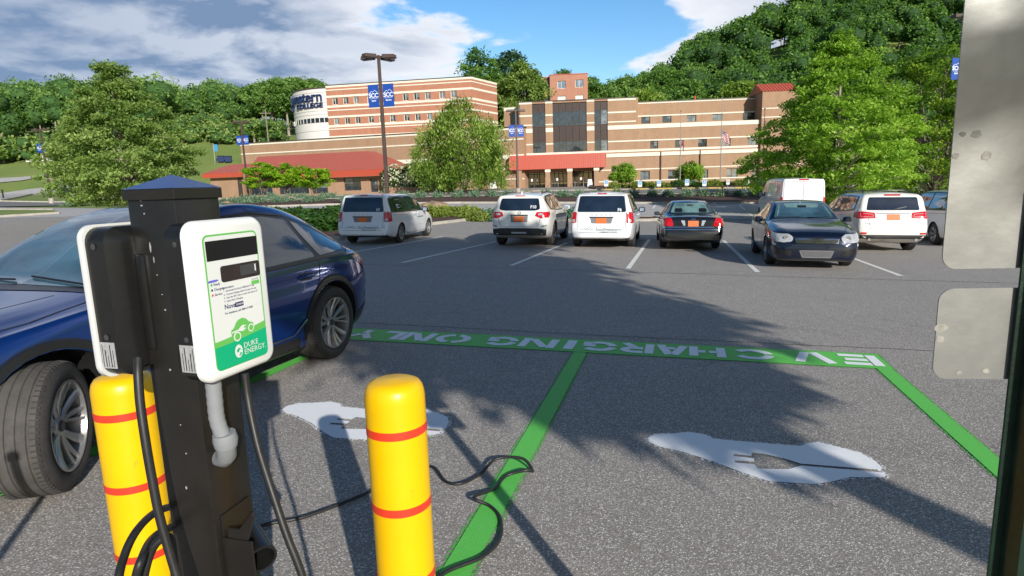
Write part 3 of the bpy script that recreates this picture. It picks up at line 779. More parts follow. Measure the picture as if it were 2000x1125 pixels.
# ---------------------------------------------------------------- electric coupe suv (dark blue)
def make_ev():
    L = 4.90
    c = Car(L, .905, 2.928,
        zt=[(0, .60), (.03, .72), (.10, .86), (.32, .955), (.9, 1.045), (1.35, 1.10), (1.50, 1.13), (1.9, 1.37), (2.3, 1.545), (2.7, 1.635), (3.0, 1.66), (3.4, 1.63), (3.8, 1.54), (4.2, 1.38), (4.5, 1.225), (4.68, 1.125), (4.74, 1.11), (4.80, 1.02), (4.86, .82), (4.9, .62)],
        zb=[(0, .34), (.1, .24), (.6, .2), (4.2, .2), (4.7, .3), (4.9, .42)],
        w=[(0, .60), (.05, .74), (.15, .84), (.35, .91), (.7, .957), (1.0, .967), (2.4, .945), (3.8, .967), (4.3, .945), (4.6, .88), (4.8, .77), (4.9, .60)],
        zs=[(0, .55), (.12, .72), (.35, .86), (.9, .97), (1.5, 1.03), (3.0, 1.06), (3.9, 1.09), (4.4, 1.07), (4.7, 1.0), (4.85, .74), (4.9, .55)],
        ws=[(0, .9), (.5, .94), (1.2, .955), (3.0, .955), (4.2, .94), (4.9, .92)],
        wt=[(0, .6), (.3, .72), (1.3, .78), (1.5, .77), (1.9, .71), (2.6, .655), (3.4, .62), (4.0, .60), (4.5, .64), (4.9, .6)],
        e=[(0, .03), (1.4, .05), (1.9, .05), (3.6, .055), (4.4, .05), (4.9, .03)],
        rw=.385, paint=P_navy, arch=.075, crease=.978)
    Q = [  # side glass
        [(1.72, 1.075), (2.10, 1.305), (2.50, 1.475), (2.66, 1.495), (2.70, 1.075)],
        [(2.78, 1.075), (2.74, 1.505), (3.15, 1.515), (3.48, 1.47), (3.60, 1.10)],
        [(3.68, 1.105), (3.56, 1.455), (3.85, 1.375), (4.10, 1.27), (4.27, 1.165), (4.18, 1.125)]]
    c.decal('window_surround', 'L', [rpoly([(1.60, 1.045), (2.08, 1.34), (2.48, 1.515), (3.0, 1.55), (3.5, 1.505), (4.0, 1.37), (4.36, 1.165), (4.22, 1.09), (3.0, 1.05)], .04)], M_trim, .004, .06, both=True)
    for q in Q: c.decal('side_window', 'L', [rpoly(q, .03)], M_glass, .008, .06, both=True)
    for pts in ([(1.60, 1.043), (3.0, 1.048), (4.23, 1.085), (4.37, 1.165)], [(1.60, 1.05), (2.08, 1.345), (2.48, 1.52), (3.0, 1.556), (3.5, 1.512), (4.0, 1.377), (4.37, 1.17)]):
        c.line('window_trim', 'L', pts, .016, M_trim, .010, both=True)
    c.decal('windshield', 'top', [rpoly([(1.50, -.72), (1.44, -.4), (1.42, 0), (1.44, .4), (1.50, .72), (2.42, .585), (2.50, .3), (2.52, 0), (2.50, -.3), (2.42, -.585)], .05)], M_wshield, .006, .07)
    c.decal('cowl', 'top', [[(1.40, -.72), (1.30, 0), (1.40, .72), (1.50, .74), (1.42, 0), (1.50, -.74)]], M_trim, .004, .08)
    c.line('hood_gap', 'top', [(1.34, -.76), (.9, -.80), (.5, -.74), (.28, -.55)], .01, off=.003)
    c.line('hood_gap', 'top', [(1.34, .76), (.9, .80), (.5, .74), (.28, .55)], .01, off=.003)
    for s_ in (.38, -.38): c.line('hood_crease', 'top', [(1.30, s_*1.25), (.5, s_)], .02, P_navy, .006)
    c.decal('rear_window', 'top', [rpoly([(3.62, -.5), (3.62, .5), (4.50, .56), (4.50, -.56)], .06)], M_glass, .006, .08)
    c.line('door_gap', 'L', [(1.70, 1.06), (1.60, .80), (1.62, .36)], .008, both=True)
    c.line('door_gap', 'L', [(2.72, 1.04), (2.73, .36), (1.62, .36)], .008, both=True)
    c.line('door_gap', 'L', [(3.64, 1.08), (3.62, .9), (3.40, .62), (3.22, .36), (2.73, .36)], .008, both=True)
    c.decal('sill_cladding', 'L', [[(1.38, .20), (1.40, .36), (3.26, .36), (3.30, .20)]], M_trim, .006, .08, both=True)
    c.line('sill_strip', 'L', [(1.75, .385), (3.15, .40), (3.34, .52)], .02, M_chrome, .012, both=True)
    # wheel-arch cladding rings
    for x in (.905, .905+2.928):
        P = [(x+.49*math.cos(R(a)), .37+.49*math.sin(R(a))) for a in range(-12, 193, 9)]
        c.line('arch_cladding', 'L', P, .05, M_trim, .006, both=True)
        P = [(x+.522*math.cos(R(a)), .37+.522*math.sin(R(a))) for a in range(-5, 186, 9)]
        c.line('arch_lip', 'L', P, .008, M_seam, .004, both=True)
    c.line('fender_crease', 'L', [(1.35, .90), (2.0, .905), (3.2, .93), (3.5, .96)], .012, P_navy, .006, both=True)
    for q in (2.52, 3.40):
        for sg in (1, -1):
            h = MB(); W = c.cast('L' if sg > 0 else 'R', q, .93)[0].y
            h.tube([(c.xf-q+.12, W, .93), (c.xf-q+.09, W+sg*.035, .935), (c.xf-q-.09, W+sg*.035, .935), (c.xf-q-.12, W, .93)], .014, 8); h.build('door_handle', P_navy, c.root, smooth=50)
            c.decal('handle_recess', 'L' if sg > 0 else 'R', [rrect(q-.10, .895, q+.10, .965, .03)], M_trim, .004, .05)
    c.decal('tail_light', 'L', [rpoly([(4.42, .98), (4.60, .99), (4.78, .93), (4.80, .86), (4.70, .84)], .02)], M_tail, .006, .05, both=True)
    c.decal('tail_light_trim', 'L', [rpoly([(4.70, .83), (4.80, .85), (4.82, .70), (4.76, .62)], .02)], M_clear, .006, .05, both=True)
    c.decal('bumper_reflector', 'L', [rpoly([(4.62, .56), (4.80, .60), (4.82, .54), (4.70, .50)], .015)], M_clear, .006, .05, both=True)
    c.decal('lower_bumper', 'L', [[(4.33, .22), (4.35, .40), (4.86, .50), (4.9, .38), (4.7, .28)]], M_trim, .005, .06, both=True)
    c.decal('tail_light_bar', 'rear', [rrect(-.72, .86, .72, .92, .02)], M_tail, .006, .06)
    c.decal('headlight', 'front', [rpoly([(.45, .70), (.86, .78), (.86, .88), (.50, .80)], .02)], M_clear, .006, .05)
    c.decal('headlight', 'front', [rpoly([(-.45, .70), (-.86, .78), (-.86, .88), (-.50, .80)], .02)], M_clear, .006, .05)
    c.decal('grille', 'front', [rpoly([(-.42, .36), (-.5, .6), (-.40, .74), (.40, .74), (.5, .6), (.42, .36)], .03)], M_trim, .006, .06)
    sp = MB(); sp.tube([(c.xf-4.74, y, 1.125-.05*abs(y/.62)**3) for y in np.linspace(-.64, .64, 13)], .018, 8); sp.build('spoiler', P_navy, c.root, smooth=50)
    # wipers
    for y0 in (-.1, .55):
        p = [c.cast('top', 1.47, y0)[0]+Vector((0, 0, .02)), c.cast('top', 1.52, y0-.55)[0]+Vector((0, 0, .02))]
        MB().tube(p, .008, 6).build('wiper', M_trim, c.root)
    c.mirrors(1.82, 1.10, .93, P_navy, (.14, .2, .15))
    c.wheels(.27, .268, style='double', inset=.005, steer=R(33), caliper=True)
    xf, yf = -2.73, 3.3; xr, yr = -1.92, 6.12
    az = 16.0; a = R(az); d = Vector((math.sin(a), math.cos(a)))  # rear direction
    # outer wheel faces run along the u = const line through the two contact points
    lat = Vector((math.cos(a), -math.sin(a))); cx = (xf+xr)/2-lat.x*.90; cy = (yf+yr)/2-lat.y*.90
    c.place(cx-.015, cy+.12, 180+az, 'dark blue coupe-style electric SUV parked nose-in beside the black charging post', 'car', name='parked_suv')
    return c
def plate(c, z, w=.32, h=.16, y=0, view='rear'):
    c.decal('licence_plate', view, [rrect(y-w/2, z-h/2, y+w/2, z+h/2, .012)], M_plate, .014, 0)
def sides(c, wins, surround=None, gaps=(), handles=(), mat=M_glass, frame=M_trim, handle_mat=None, both=True):
    if surround: c.decal('window_surround', 'L', [rpoly(surround, .04)], frame, .004, .07, both=both)
    for q in wins: c.decal('side_window', 'L', [rpoly(q, .035)], mat, .008, .07, both=both)
    for g in gaps: c.line('door_gap', 'L', g, .012, both=both)
    for q, z in handles:
        for sg in (1, -1):
            h = c.cast('L' if sg > 0 else 'R', q, z)
            if h is None: continue
            W = h[0].y; m = MB(); m.tube([(c.xf-q+.11, W, z), (c.xf-q+.08, W+sg*.035, z), (c.xf-q-.08, W+sg*.035, z), (c.xf-q-.11, W, z)], .016, 6); m.build('door_handle', handle_mat or c.paint, c.root, smooth=50)
def make_minivan():
    L = 5.15
    c = Car(L, .95, 3.08,
        zt=[(0, .55), (.04, .70), (.15, .84), (.45, .96), (.9, 1.06), (1.1, 1.12), (1.5, 1.36), (1.95, 1.60), (2.3, 1.69), (3.0, 1.73), (4.3, 1.735), (4.72, 1.715), (4.86, 1.675), (4.92, 1.55), (5.02, 1.12), (5.06, .98), (5.09, .80), (5.12, .64), (5.15, .58)],
        zb=[(0, .3), (.1, .22), (.6, .2), (4.4, .22), (4.9, .30), (5.15, .34)],
        w=[(0, .62), (.06, .76), (.2, .88), (.5, .95), (1, .985), (3, .995), (4.3, .99), (4.7, .97), (4.9, .945), (5.0, .92), (5.08, .895), (5.12, .87), (5.15, .83)],
        zs=[(0, .5), (.12, .66), (.45, .82), (.9, .94), (1.5, 1.03), (3, 1.07), (4.6, 1.09), (4.95, 1.05), (5.05, .85), (5.15, .52)],
        ws=[(0, .92), (1, .95), (3, .965), (4.8, .965), (5.15, .95)],
        wt=[(0, .7), (1.1, .80), (1.5, .80), (2.0, .74), (3.0, .745), (4.6, .745), (4.9, .78), (5.15, .9)],
        e=[(0, .03), (1.2, .05), (2, .09), (4.6, .10), (4.9, .05), (5.15, .03)],
        rw=.345, paint=P_white, seam=M_seamw, arch=.055, crease=.99)
    sides(c, [[(1.42, 1.10), (1.88, 1.42), (2.14, 1.555), (2.30, 1.58), (2.34, 1.09)], [(2.44, 1.09), (2.40, 1.59), (3.34, 1.61), (3.36, 1.10)], [(3.46, 1.10), (3.44, 1.61), (4.42, 1.59), (4.66, 1.53), (4.74, 1.12)]],
          [(1.32, 1.05), (1.85, 1.42), (2.12, 1.59), (2.4, 1.63), (3.4, 1.65), (4.5, 1.63), (4.74, 1.56), (4.82, 1.09), (3, 1.06)],
          gaps=([(1.36, 1.02), (1.40, .8), (1.42, .3)], [(2.40, 1.06), (2.40, .3)], [(3.40, 1.07), (3.40, .62), (3.42, .3)], [(1.42, .3), (3.42, .3)], [(3.5, .98), (4.72, 1.0)]),
          handles=((2.22, .97), (2.62, .97)))
    c.line('body_moulding', 'L', [(1.48, .56), (3.38, .58)], .035, P_white, .006, both=True)
    c.decal('rear_window', 'rear', [rpoly([(-.73, 1.12), (.73, 1.12), (.66, 1.60), (-.66, 1.60)], .05)], M_glass, .008, .06)
    c.line('tailgate_gap', 'rear', [(-.74, 1.10), (-.72, .60), (-.66, .50), (.66, .50), (.72, .60), (.74, 1.10)], .012)
    c.line('tailgate_gap', 'rear', [(-.74, 1.12), (-.66, 1.645), (.66, 1.645), (.74, 1.12)], .012)
    c.line('bumper_gap', 'rear', [(-.88, .64), (-.74, .60)], .01); c.line('bumper_gap', 'rear', [(.88, .64), (.74, .60)], .01)
    for sg in (1, -1):
        c.decal('tail_light', 'rear', [rpoly([(sg*.76, .80), (sg*.75, 1.12), (sg*.90, 1.12), (sg*.93, .78)], .03)], M_tail, .010, .05)
        c.decal('tail_light', 'L' if sg > 0 else 'R', [rpoly([(4.84, .80), (4.82, 1.10), (5.0, 1.11), (5.04, .80)], .03)], M_tail, .008, .05)
        c.decal('reverse_light', 'rear', [rpoly([(sg*.80, .82), (sg*.79, .90), (sg*.88, .90), (sg*.89, .82)], .02)], M_clear, .013, .05)
    c.decal('plate_recess', 'rear', [rpoly([(-.30, .78), (.30, .78), (.34, .96), (-.34, .96)], .02)], M_seamw, .003, .05)
    c.decal('tailgate_handle', 'rear', [rrect(-.36, .945, .36, .975, .012)], M_trim, .012, .05)
    plate(c, .86)
    for k, ch in enumerate('DODGE'):
        c.text('badge', 'rear', ch, .28-.14*k, 1.03, .05, M_chrome, .01)
    c.decal('high_brake_light', 'rear', [rrect(-.14, 1.655, .14, 1.68, .01)], M_tail, .010, .05)
    c.text('door_lettering', 'rear', 'Southwestern', -.22, .60, .135, M_ink, .006)
    for pts in ([(.62, .575), (.5, .63), (.44, .60), (.36, .66), (.24, .575)], [(.5, .57), (.40, .61), (.30, .57)]):
        c.line('hill_logo', 'rear', pts, .012, M_ink, .007)
    c.text('small_lettering', 'rear', 'COMMUNITY COLLEGE', -.22, .52, .05, M_ink, .006)
    for sg, vw in ((1, 'L'), (-1, 'R')): c.text('side_lettering', vw, 'Southwestern', 2.0 if sg > 0 else 2.0, .84, .12, M_ink, .006)
    c.decal('lower_valance', 'rear', [[(-.80, .24), (.80, .24), (.84, .36), (-.84, .36)]], M_trim, .006, .07)
    c.decal('windshield', 'top', [rpoly([(1.20, -.74), (1.14, 0), (1.20, .74), (1.98, .66), (2.04, 0), (1.98, -.66)], .05)], M_wshield, .006, .08)
    c.mirrors(1.62, 1.10, .96, M_trim, (.12, .22, .19))
    c.wheels(.22, .225, spokes=7, style='hubcap', rimmat=M_rim)
    return c
def make_pathfinder():
    L = 5.0
    c = Car(L, .95, 2.90,
        zt=[(0, .6), (.04, .76), (.15, .92), (.45, 1.04), (1.0, 1.12), (1.3, 1.17), (1.7, 1.42), (2.1, 1.63), (2.5, 1.72), (3.0, 1.755), (4.0, 1.73), (4.55, 1.68), (4.72, 1.64), (4.78, 1.52), (4.88, 1.22), (4.93, 1.08), (4.96, .9), (4.98, .74), (5.0, .66)],
        zb=[(0, .34), (.1, .26), (.6, .24), (4.3, .26), (4.8, .36), (5.0, .42)],
        w=[(0, .62), (.06, .76), (.2, .87), (.5, .94), (1, .975), (3, .97), (4.2, .97), (4.6, .95), (4.8, .915), (4.92, .87), (4.97, .83), (5.0, .76)],
        zs=[(0, .52), (.12, .72), (.45, .9), (.9, 1.0), (1.5, 1.08), (3, 1.12), (4.4, 1.15), (4.75, 1.12), (4.92, .92), (5.0, .6)],
        ws=[(0, .92), (1, .95), (3, .95), (4.8, .95), (5.0, .95)],
        wt=[(0, .7), (1.2, .80), (1.7, .77), (2.2, .70), (3.0, .70), (4.4, .68), (4.7, .74), (5.0, .88)],
        e=[(0, .03), (1.2, .05), (2, .09), (4.4, .10), (4.72, .06), (5.0, .03)],
        rw=.375, paint=P_pearl, seam=M_seamw, arch=.06)
    sides(c, [[(1.62, 1.15), (2.0, 1.44), (2.25, 1.56), (2.44, 1.60), (2.48, 1.15)], [(2.56, 1.15), (2.52, 1.61), (3.40, 1.62), (3.52, 1.17)], [(3.60, 1.17), (3.52, 1.61), (4.2, 1.57), (4.42, 1.48), (4.30, 1.22)]],
          [(1.52, 1.11), (1.98, 1.47), (2.25, 1.61), (2.5, 1.65), (3.4, 1.66), (4.2, 1.61), (4.5, 1.49), (4.35, 1.18), (3, 1.12)],
          gaps=([(1.55, 1.08), (1.48, .8), (1.50, .32)], [(2.52, 1.12), (2.52, .32)], [(3.56, 1.14), (3.40, .7), (3.22, .32)], [(1.5, .32), (3.22, .32)]), handles=((2.36, 1.0), (3.34, 1.03)))
    for x in (.95, 3.85): c.line('arch_cladding', 'L', [(x+.46*math.cos(R(a)), .36+.46*math.sin(R(a))) for a in range(-10, 191, 10)], .05, M_unp, .006, both=True)
    c.decal('rear_window', 'rear', [rpoly([(-.66, 1.20), (-.50, 1.16), (.50, 1.16), (.66, 1.20), (.60, 1.54), (-.60, 1.54)], .06)], M_glass, .008, .06)
    c.line('tailgate_gap', 'rear', [(-.70, 1.16), (-.66, .82), (-.56, .66), (.56, .66), (.66, .82), (.70, 1.16)], .012)
    for sg in (1, -1):
        c.decal('tail_light', 'rear', [rpoly([(sg*.50, 1.0), (sg*.56, 1.12), (sg*.86, 1.12), (sg*.90, .95), (sg*.70, .92)], .03)], M_tail, .010, .05)
        c.decal('tail_light', 'L' if sg > 0 else 'R', [rpoly([(4.60, 1.05), (4.62, 1.13), (4.84, 1.12), (4.90, .96), (4.8, .94)], .03)], M_tail, .008, .05)
        c.decal('reverse_light', 'rear', [rpoly([(sg*.60, 1.02), (sg*.62, 1.08), (sg*.74, 1.08), (sg*.76, 1.02)], .02)], M_clear, .013, .05)
        c.line('bumper_notch', 'rear', [(sg*.72, .67), (sg*.86, .71)], .03, M_unp, .008)
    c.decal('rear_bumper', 'rear', [rpoly([(-.84, .40), (-.86, .58), (-.60, .62), (.60, .62), (.86, .58), (.84, .40)], .03)], M_unp, .012, .06)
    c.decal('bumper_strip', 'rear', [rrect(-.24, .45, .24, .50, .01)], M_clear, .018, .06)
    c.decal('tailgate_handle', 'rear', [rrect(-.28, 1.0, .28, 1.035, .012)], M_trim, .012, .05)
    c.decal('plate_recess', 'rear', [rpoly([(-.26, .80), (.26, .80), (.28, .99), (-.28, .99)], .02)], M_seamw, .003, .05)
    plate(c, .90)
    c.line('emblem', 'rear', [(.055*math.cos(R(a)), 1.085+.045*math.sin(R(a))) for a in range(0, 351, 30)], .010, M_trim, .008, closed=True)
    c.line('emblem', 'rear', [(-.06, 1.085), (.06, 1.085)], .014, M_trim, .009)
    c.decal('high_brake_light', 'rear', [rrect(-.16, 1.60, .16, 1.625, .01)], M_tail, .010, .05)
    c.text('fleet_number', 'rear', 'F10', -.44, 1.27, .13, M_winkw, .02, .013)
    c.decal('windshield', 'top', [rpoly([(1.40, -.72), (1.34, 0), (1.40, .72), (2.14, .62), (2.2, 0), (2.14, -.62)], .05)], M_wshield, .006, .08)
    for y in (.58, -.58):
        rl = MB(); rl.tube([(c.xf-q, y, c.fz(q)-.015) for q in (2.5, 2.6, 3.0, 3.6, 4.1, 4.2)], .018, 8); rl.build('roof_rail', M_trim, c.root, smooth=50)
    m = MB(); m.add([(c.xf-4.35, 0, 1.70), (c.xf-4.55, .03, 1.68), (c.xf-4.55, -.03, 1.68), (c.xf-4.50, 0, 1.78)], [(0, 1, 3), (0, 3, 2), (1, 2, 3), (0, 2, 1)]); m.build('roof_antenna', P_pearl, c.root)
    c.mirrors(1.72, 1.17, .94, P_pearl, (.12, .22, .17))
    c.wheels(.24, .25, spokes=6, style='multi')
    return c
def make_crossover():
    L = 4.89
    c = Car(L, .93, 2.89,
        zt=[(0, .55), (.04, .72), (.15, .88), (.45, 1.0), (1.0, 1.08), (1.25, 1.13), (1.65, 1.38), (2.05, 1.57), (2.4, 1.64), (3.0, 1.675), (4.2, 1.665), (4.52, 1.63), (4.62, 1.56), (4.72, 1.22), (4.78, 1.10), (4.83, .92), (4.86, .76), (4.89, .66)],
        zb=[(0, .32), (.1, .24), (.6, .22), (4.2, .24), (4.7, .36), (4.89, .42)],
        w=[(0, .6), (.06, .74), (.2, .85), (.5, .90), (1, .925), (3, .925), (4.1, .93), (4.5, .92), (4.7, .89), (4.8, .86), (4.86, .82), (4.89, .76)],
        zs=[(0, .5), (.12, .7), (.45, .86), (.9, .96), (1.5, 1.04), (3, 1.08), (4.3, 1.12), (4.62, 1.10), (4.8, .9), (4.89, .6)],
        ws=[(0, .92), (1, .95), (3, .955), (4.7, .96), (4.89, .96)],
        wt=[(0, .7), (1.2, .80), (1.7, .77), (2.2, .73), (3.0, .73), (4.3, .73), (4.6, .80), (4.89, .9)],
        e=[(0, .03), (1.2, .05), (2, .08), (4.3, .08), (4.62, .05), (4.89, .03)],
        rw=.36, paint=P_pearl, seam=M_seamw, arch=.055)
    sides(c, [[(1.56, 1.11), (1.98, 1.40), (2.2, 1.50), (2.40, 1.535), (2.44, 1.11)], [(2.52, 1.11), (2.48, 1.545), (3.34, 1.55), (3.42, 1.13)], [(3.50, 1.13), (3.44, 1.545), (4.2, 1.52), (4.34, 1.20)]],
          [(1.46, 1.07), (1.95, 1.42), (2.2, 1.54), (2.5, 1.58), (3.4, 1.59), (4.28, 1.55), (4.42, 1.16), (3, 1.08)],
          gaps=([(1.50, 1.05), (1.44, .8), (1.46, .32)], [(2.48, 1.08), (2.48, .32)], [(3.46, 1.1), (3.36, .7), (3.2, .32)], [(1.46, .32), (3.2, .32)]), handles=((2.32, .98), (3.26, 1.0)))
    c.decal('rear_window', 'rear', [rpoly([(-.66, 1.17), (.66, 1.17), (.60, 1.52), (-.60, 1.52)], .05)], M_glass, .008, .06)
    c.line('tailgate_gap', 'rear', [(-.70, 1.14), (-.62, .92), (-.56, .66), (.56, .66), (.62, .92), (.70, 1.14)], .012)
    for sg in (1, -1):
        c.decal('tail_light', 'rear', [rpoly([(sg*.44, .95), (sg*.46, 1.10), (sg*.80, 1.14), (sg*.88, 1.12), (sg*.88, .94)], .03)], M_tail, .010, .05)
        c.line('tail_light_ring', 'rear', [(sg*.50, 1.0), (sg*.51, 1.06), (sg*.80, 1.09), (sg*.80, .99), (sg*.50, .985)], .012, M_clear, .013)
        c.decal('tail_light', 'L' if sg > 0 else 'R', [rpoly([(4.52, .97), (4.50, 1.10), (4.72, 1.13), (4.80, .96)], .03)], M_tail, .008, .05)
        c.decal('bumper_reflector', 'rear', [rrect(min(sg*.66, sg*.80), .52, max(sg*.66, sg*.80), .57, .01)], M_tail, .018, .05)
        t = MB(); t.lathe([(.035, -.03), (.045, .05), (.03, .05)], 14, 'x', c=(c.xf-4.83-.03, sg*.58, .37)); t.build('exhaust_tip', M_chrome, c.root, smooth=40)
    c.line('brow_chrome', 'rear', [(-.42, 1.085), (.42, 1.085)], .016, M_chrome, .010)
    c.decal('rear_bumper', 'rear', [rpoly([(-.80, .40), (-.82, .50), (.82, .50), (.80, .40)], .03)], M_unp, .012, .06)
    plate(c, .98)
    c.decal('high_brake_light', 'rear', [rrect(-.20, 1.56, .20, 1.595, .01)], M_tail, .012, .05)
    c.text('badge', 'rear', 'DODGE', .62, .80, .05, M_chrome, .01)
    c.line('rear_wiper', 'rear', [(-.02, 1.19), (-.34, 1.26)], .022, M_trim, .018)
    c.decal('windshield', 'top', [rpoly([(1.34, -.70), (1.28, 0), (1.34, .70), (2.06, .62), (2.12, 0), (2.06, -.62)], .05)], M_wshield, .006, .08)
    for y in (.60, -.60):
        rl = MB(); rl.tube([(c.xf-q, y, c.fz(q)+(.03 if 2.5 < q < 4.1 else -.02)) for q in (2.4, 2.55, 3.0, 3.6, 4.05, 4.15)], .018, 8); rl.build('roof_rail', M_trim, c.root, smooth=50)
    for q in (2.75, 3.8): c.box('roof_crossbar', q-.03, -.60, c.fz(q)+.02, q+.03, .60, c.fz(q)+.05, M_trim)
    c.mirrors(1.66, 1.13, .90, P_pearl, (.12, .2, .16))
    c.wheels(.23, .24, spokes=5, style='multi')
    return c
def make_blacksedan():
    L = 5.38
    c = Car(L, 1.05, 2.91,
        zt=[(0, .52), (.04, .66), (.15, .76), (.5, .86), (1.2, .96), (1.62, 1.01), (2.0, 1.22), (2.35, 1.37), (2.65, 1.43), (3.1, 1.45), (3.5, 1.40), (3.9, 1.20), (4.2, 1.05), (4.5, 1.035), (5.0, 1.02), (5.22, .99), (5.30, .92), (5.34, .72), (5.38, .62)],
        zb=[(0, .3), (.1, .22), (.6, .2), (4.5, .2), (5.1, .28), (5.38, .34)],
        w=[(0, .6), (.08, .78), (.25, .90), (.6, .96), (1, .985), (3, .985), (4.4, .975), (5.0, .95), (5.2, .91), (5.32, .86), (5.38, .80)],
        zs=[(0, .46), (.15, .62), (.6, .78), (1.2, .86), (2, .92), (3.5, .96), (4.4, .97), (5.1, .95), (5.3, .82), (5.38, .54)],
        ws=[(0, .94), (1, .95), (3, .94), (5, .94), (5.38, .95)],
        wt=[(0, .7), (1.4, .84), (1.7, .80), (2.1, .68), (2.7, .62), (3.4, .61), (3.9, .66), (4.3, .80), (5.38, .8)],
        e=[(0, .03), (1.6, .04), (2.2, .06), (3.4, .06), (4.2, .04), (5.38, .03)],
        rw=.34, paint=P_black, arch=.05)
    sides(c, [[(1.95, .985), (2.3, 1.22), (2.6, 1.33), (2.72, 1.345), (2.76, .99)], [(2.84, .99), (2.80, 1.35), (3.2, 1.35), (3.45, 1.30), (3.72, 1.08), (3.74, 1.0)]],
          None, gaps=([(1.86, .95), (1.82, .3)], [(2.80, .96), (2.80, .3)], [(3.80, .98), (3.66, .6), (3.5, .3)]), handles=((2.66, .88), (3.56, .89)))
    c.decal('rear_window', 'rear', [rpoly([(-.64, 1.075), (.64, 1.075), (.50, 1.36), (-.50, 1.36)], .05)], M_teal, .008, .06)
    for y in (.38, -.40):
        c.decal('head_restraint', 'rear', [rpoly([(y-.13, 1.085), (y+.13, 1.085), (y+.12, 1.20), (y-.12, 1.20)], .04)], M_trim, .011, .05)
    c.line('rear_view_mirror', 'rear', [(-.09, 1.285), (.09, 1.285)], .05, M_dgrey, .011)
    c.line('window_trim', 'rear', [(-.66, 1.06), (-.52, 1.385), (.52, 1.385), (.66, 1.06)], .02, M_chrome, .008)
    for sg in (1, -1):
        c.decal('tail_light', 'rear', [rpoly([(sg*.60, .765), (sg*.67, .955), (sg*.86, .955), (sg*.89, .74), (sg*.64, .72)], .03)], M_tail, .010, .05)
        c.decal('tail_light', 'L' if sg > 0 else 'R', [rpoly([(5.06, .78), (5.02, .94), (5.26, .94), (5.30, .76)], .03)], M_tail, .008, .05)
        c.decal('reverse_light', 'rear', [rpoly([(sg*.24, .74), (sg*.26, .89), (sg*.38, .89), (sg*.30, .74)], .02)], M_clear, .010, .05)
    c.line('trunk_gap', 'rear', [(-.56, 1.0), (-.56, .70), (.56, .70), (.56, 1.0)], .01)
    c.line('bumper_chrome', 'rear', [(-.86, .63), (.86, .63)], .025, M_chrome, .014)
    c.line('bumper_chrome', 'rear', [(-.90, .695), (-.5, .70), (.5, .70), (.90, .695)], .022, M_chrome, .012)
    plate(c, .80)
    c.line('emblem', 'rear', [(.065*math.cos(R(a)), .945+.025*math.sin(R(a))) for a in range(0, 351, 30)], .02, M_chrome, .008, closed=True)
    c.decal('windshield', 'top', [rpoly([(1.72, -.70), (1.66, 0), (1.72, .70), (2.50, .55), (2.56, 0), (2.50, -.55)], .05)], M_wshield, .006, .08)
    c.mirrors(2.08, .99, .93, P_black, (.12, .2, .13))
    c.wheels(.22, .22, spokes=9, style='multi')
    return c
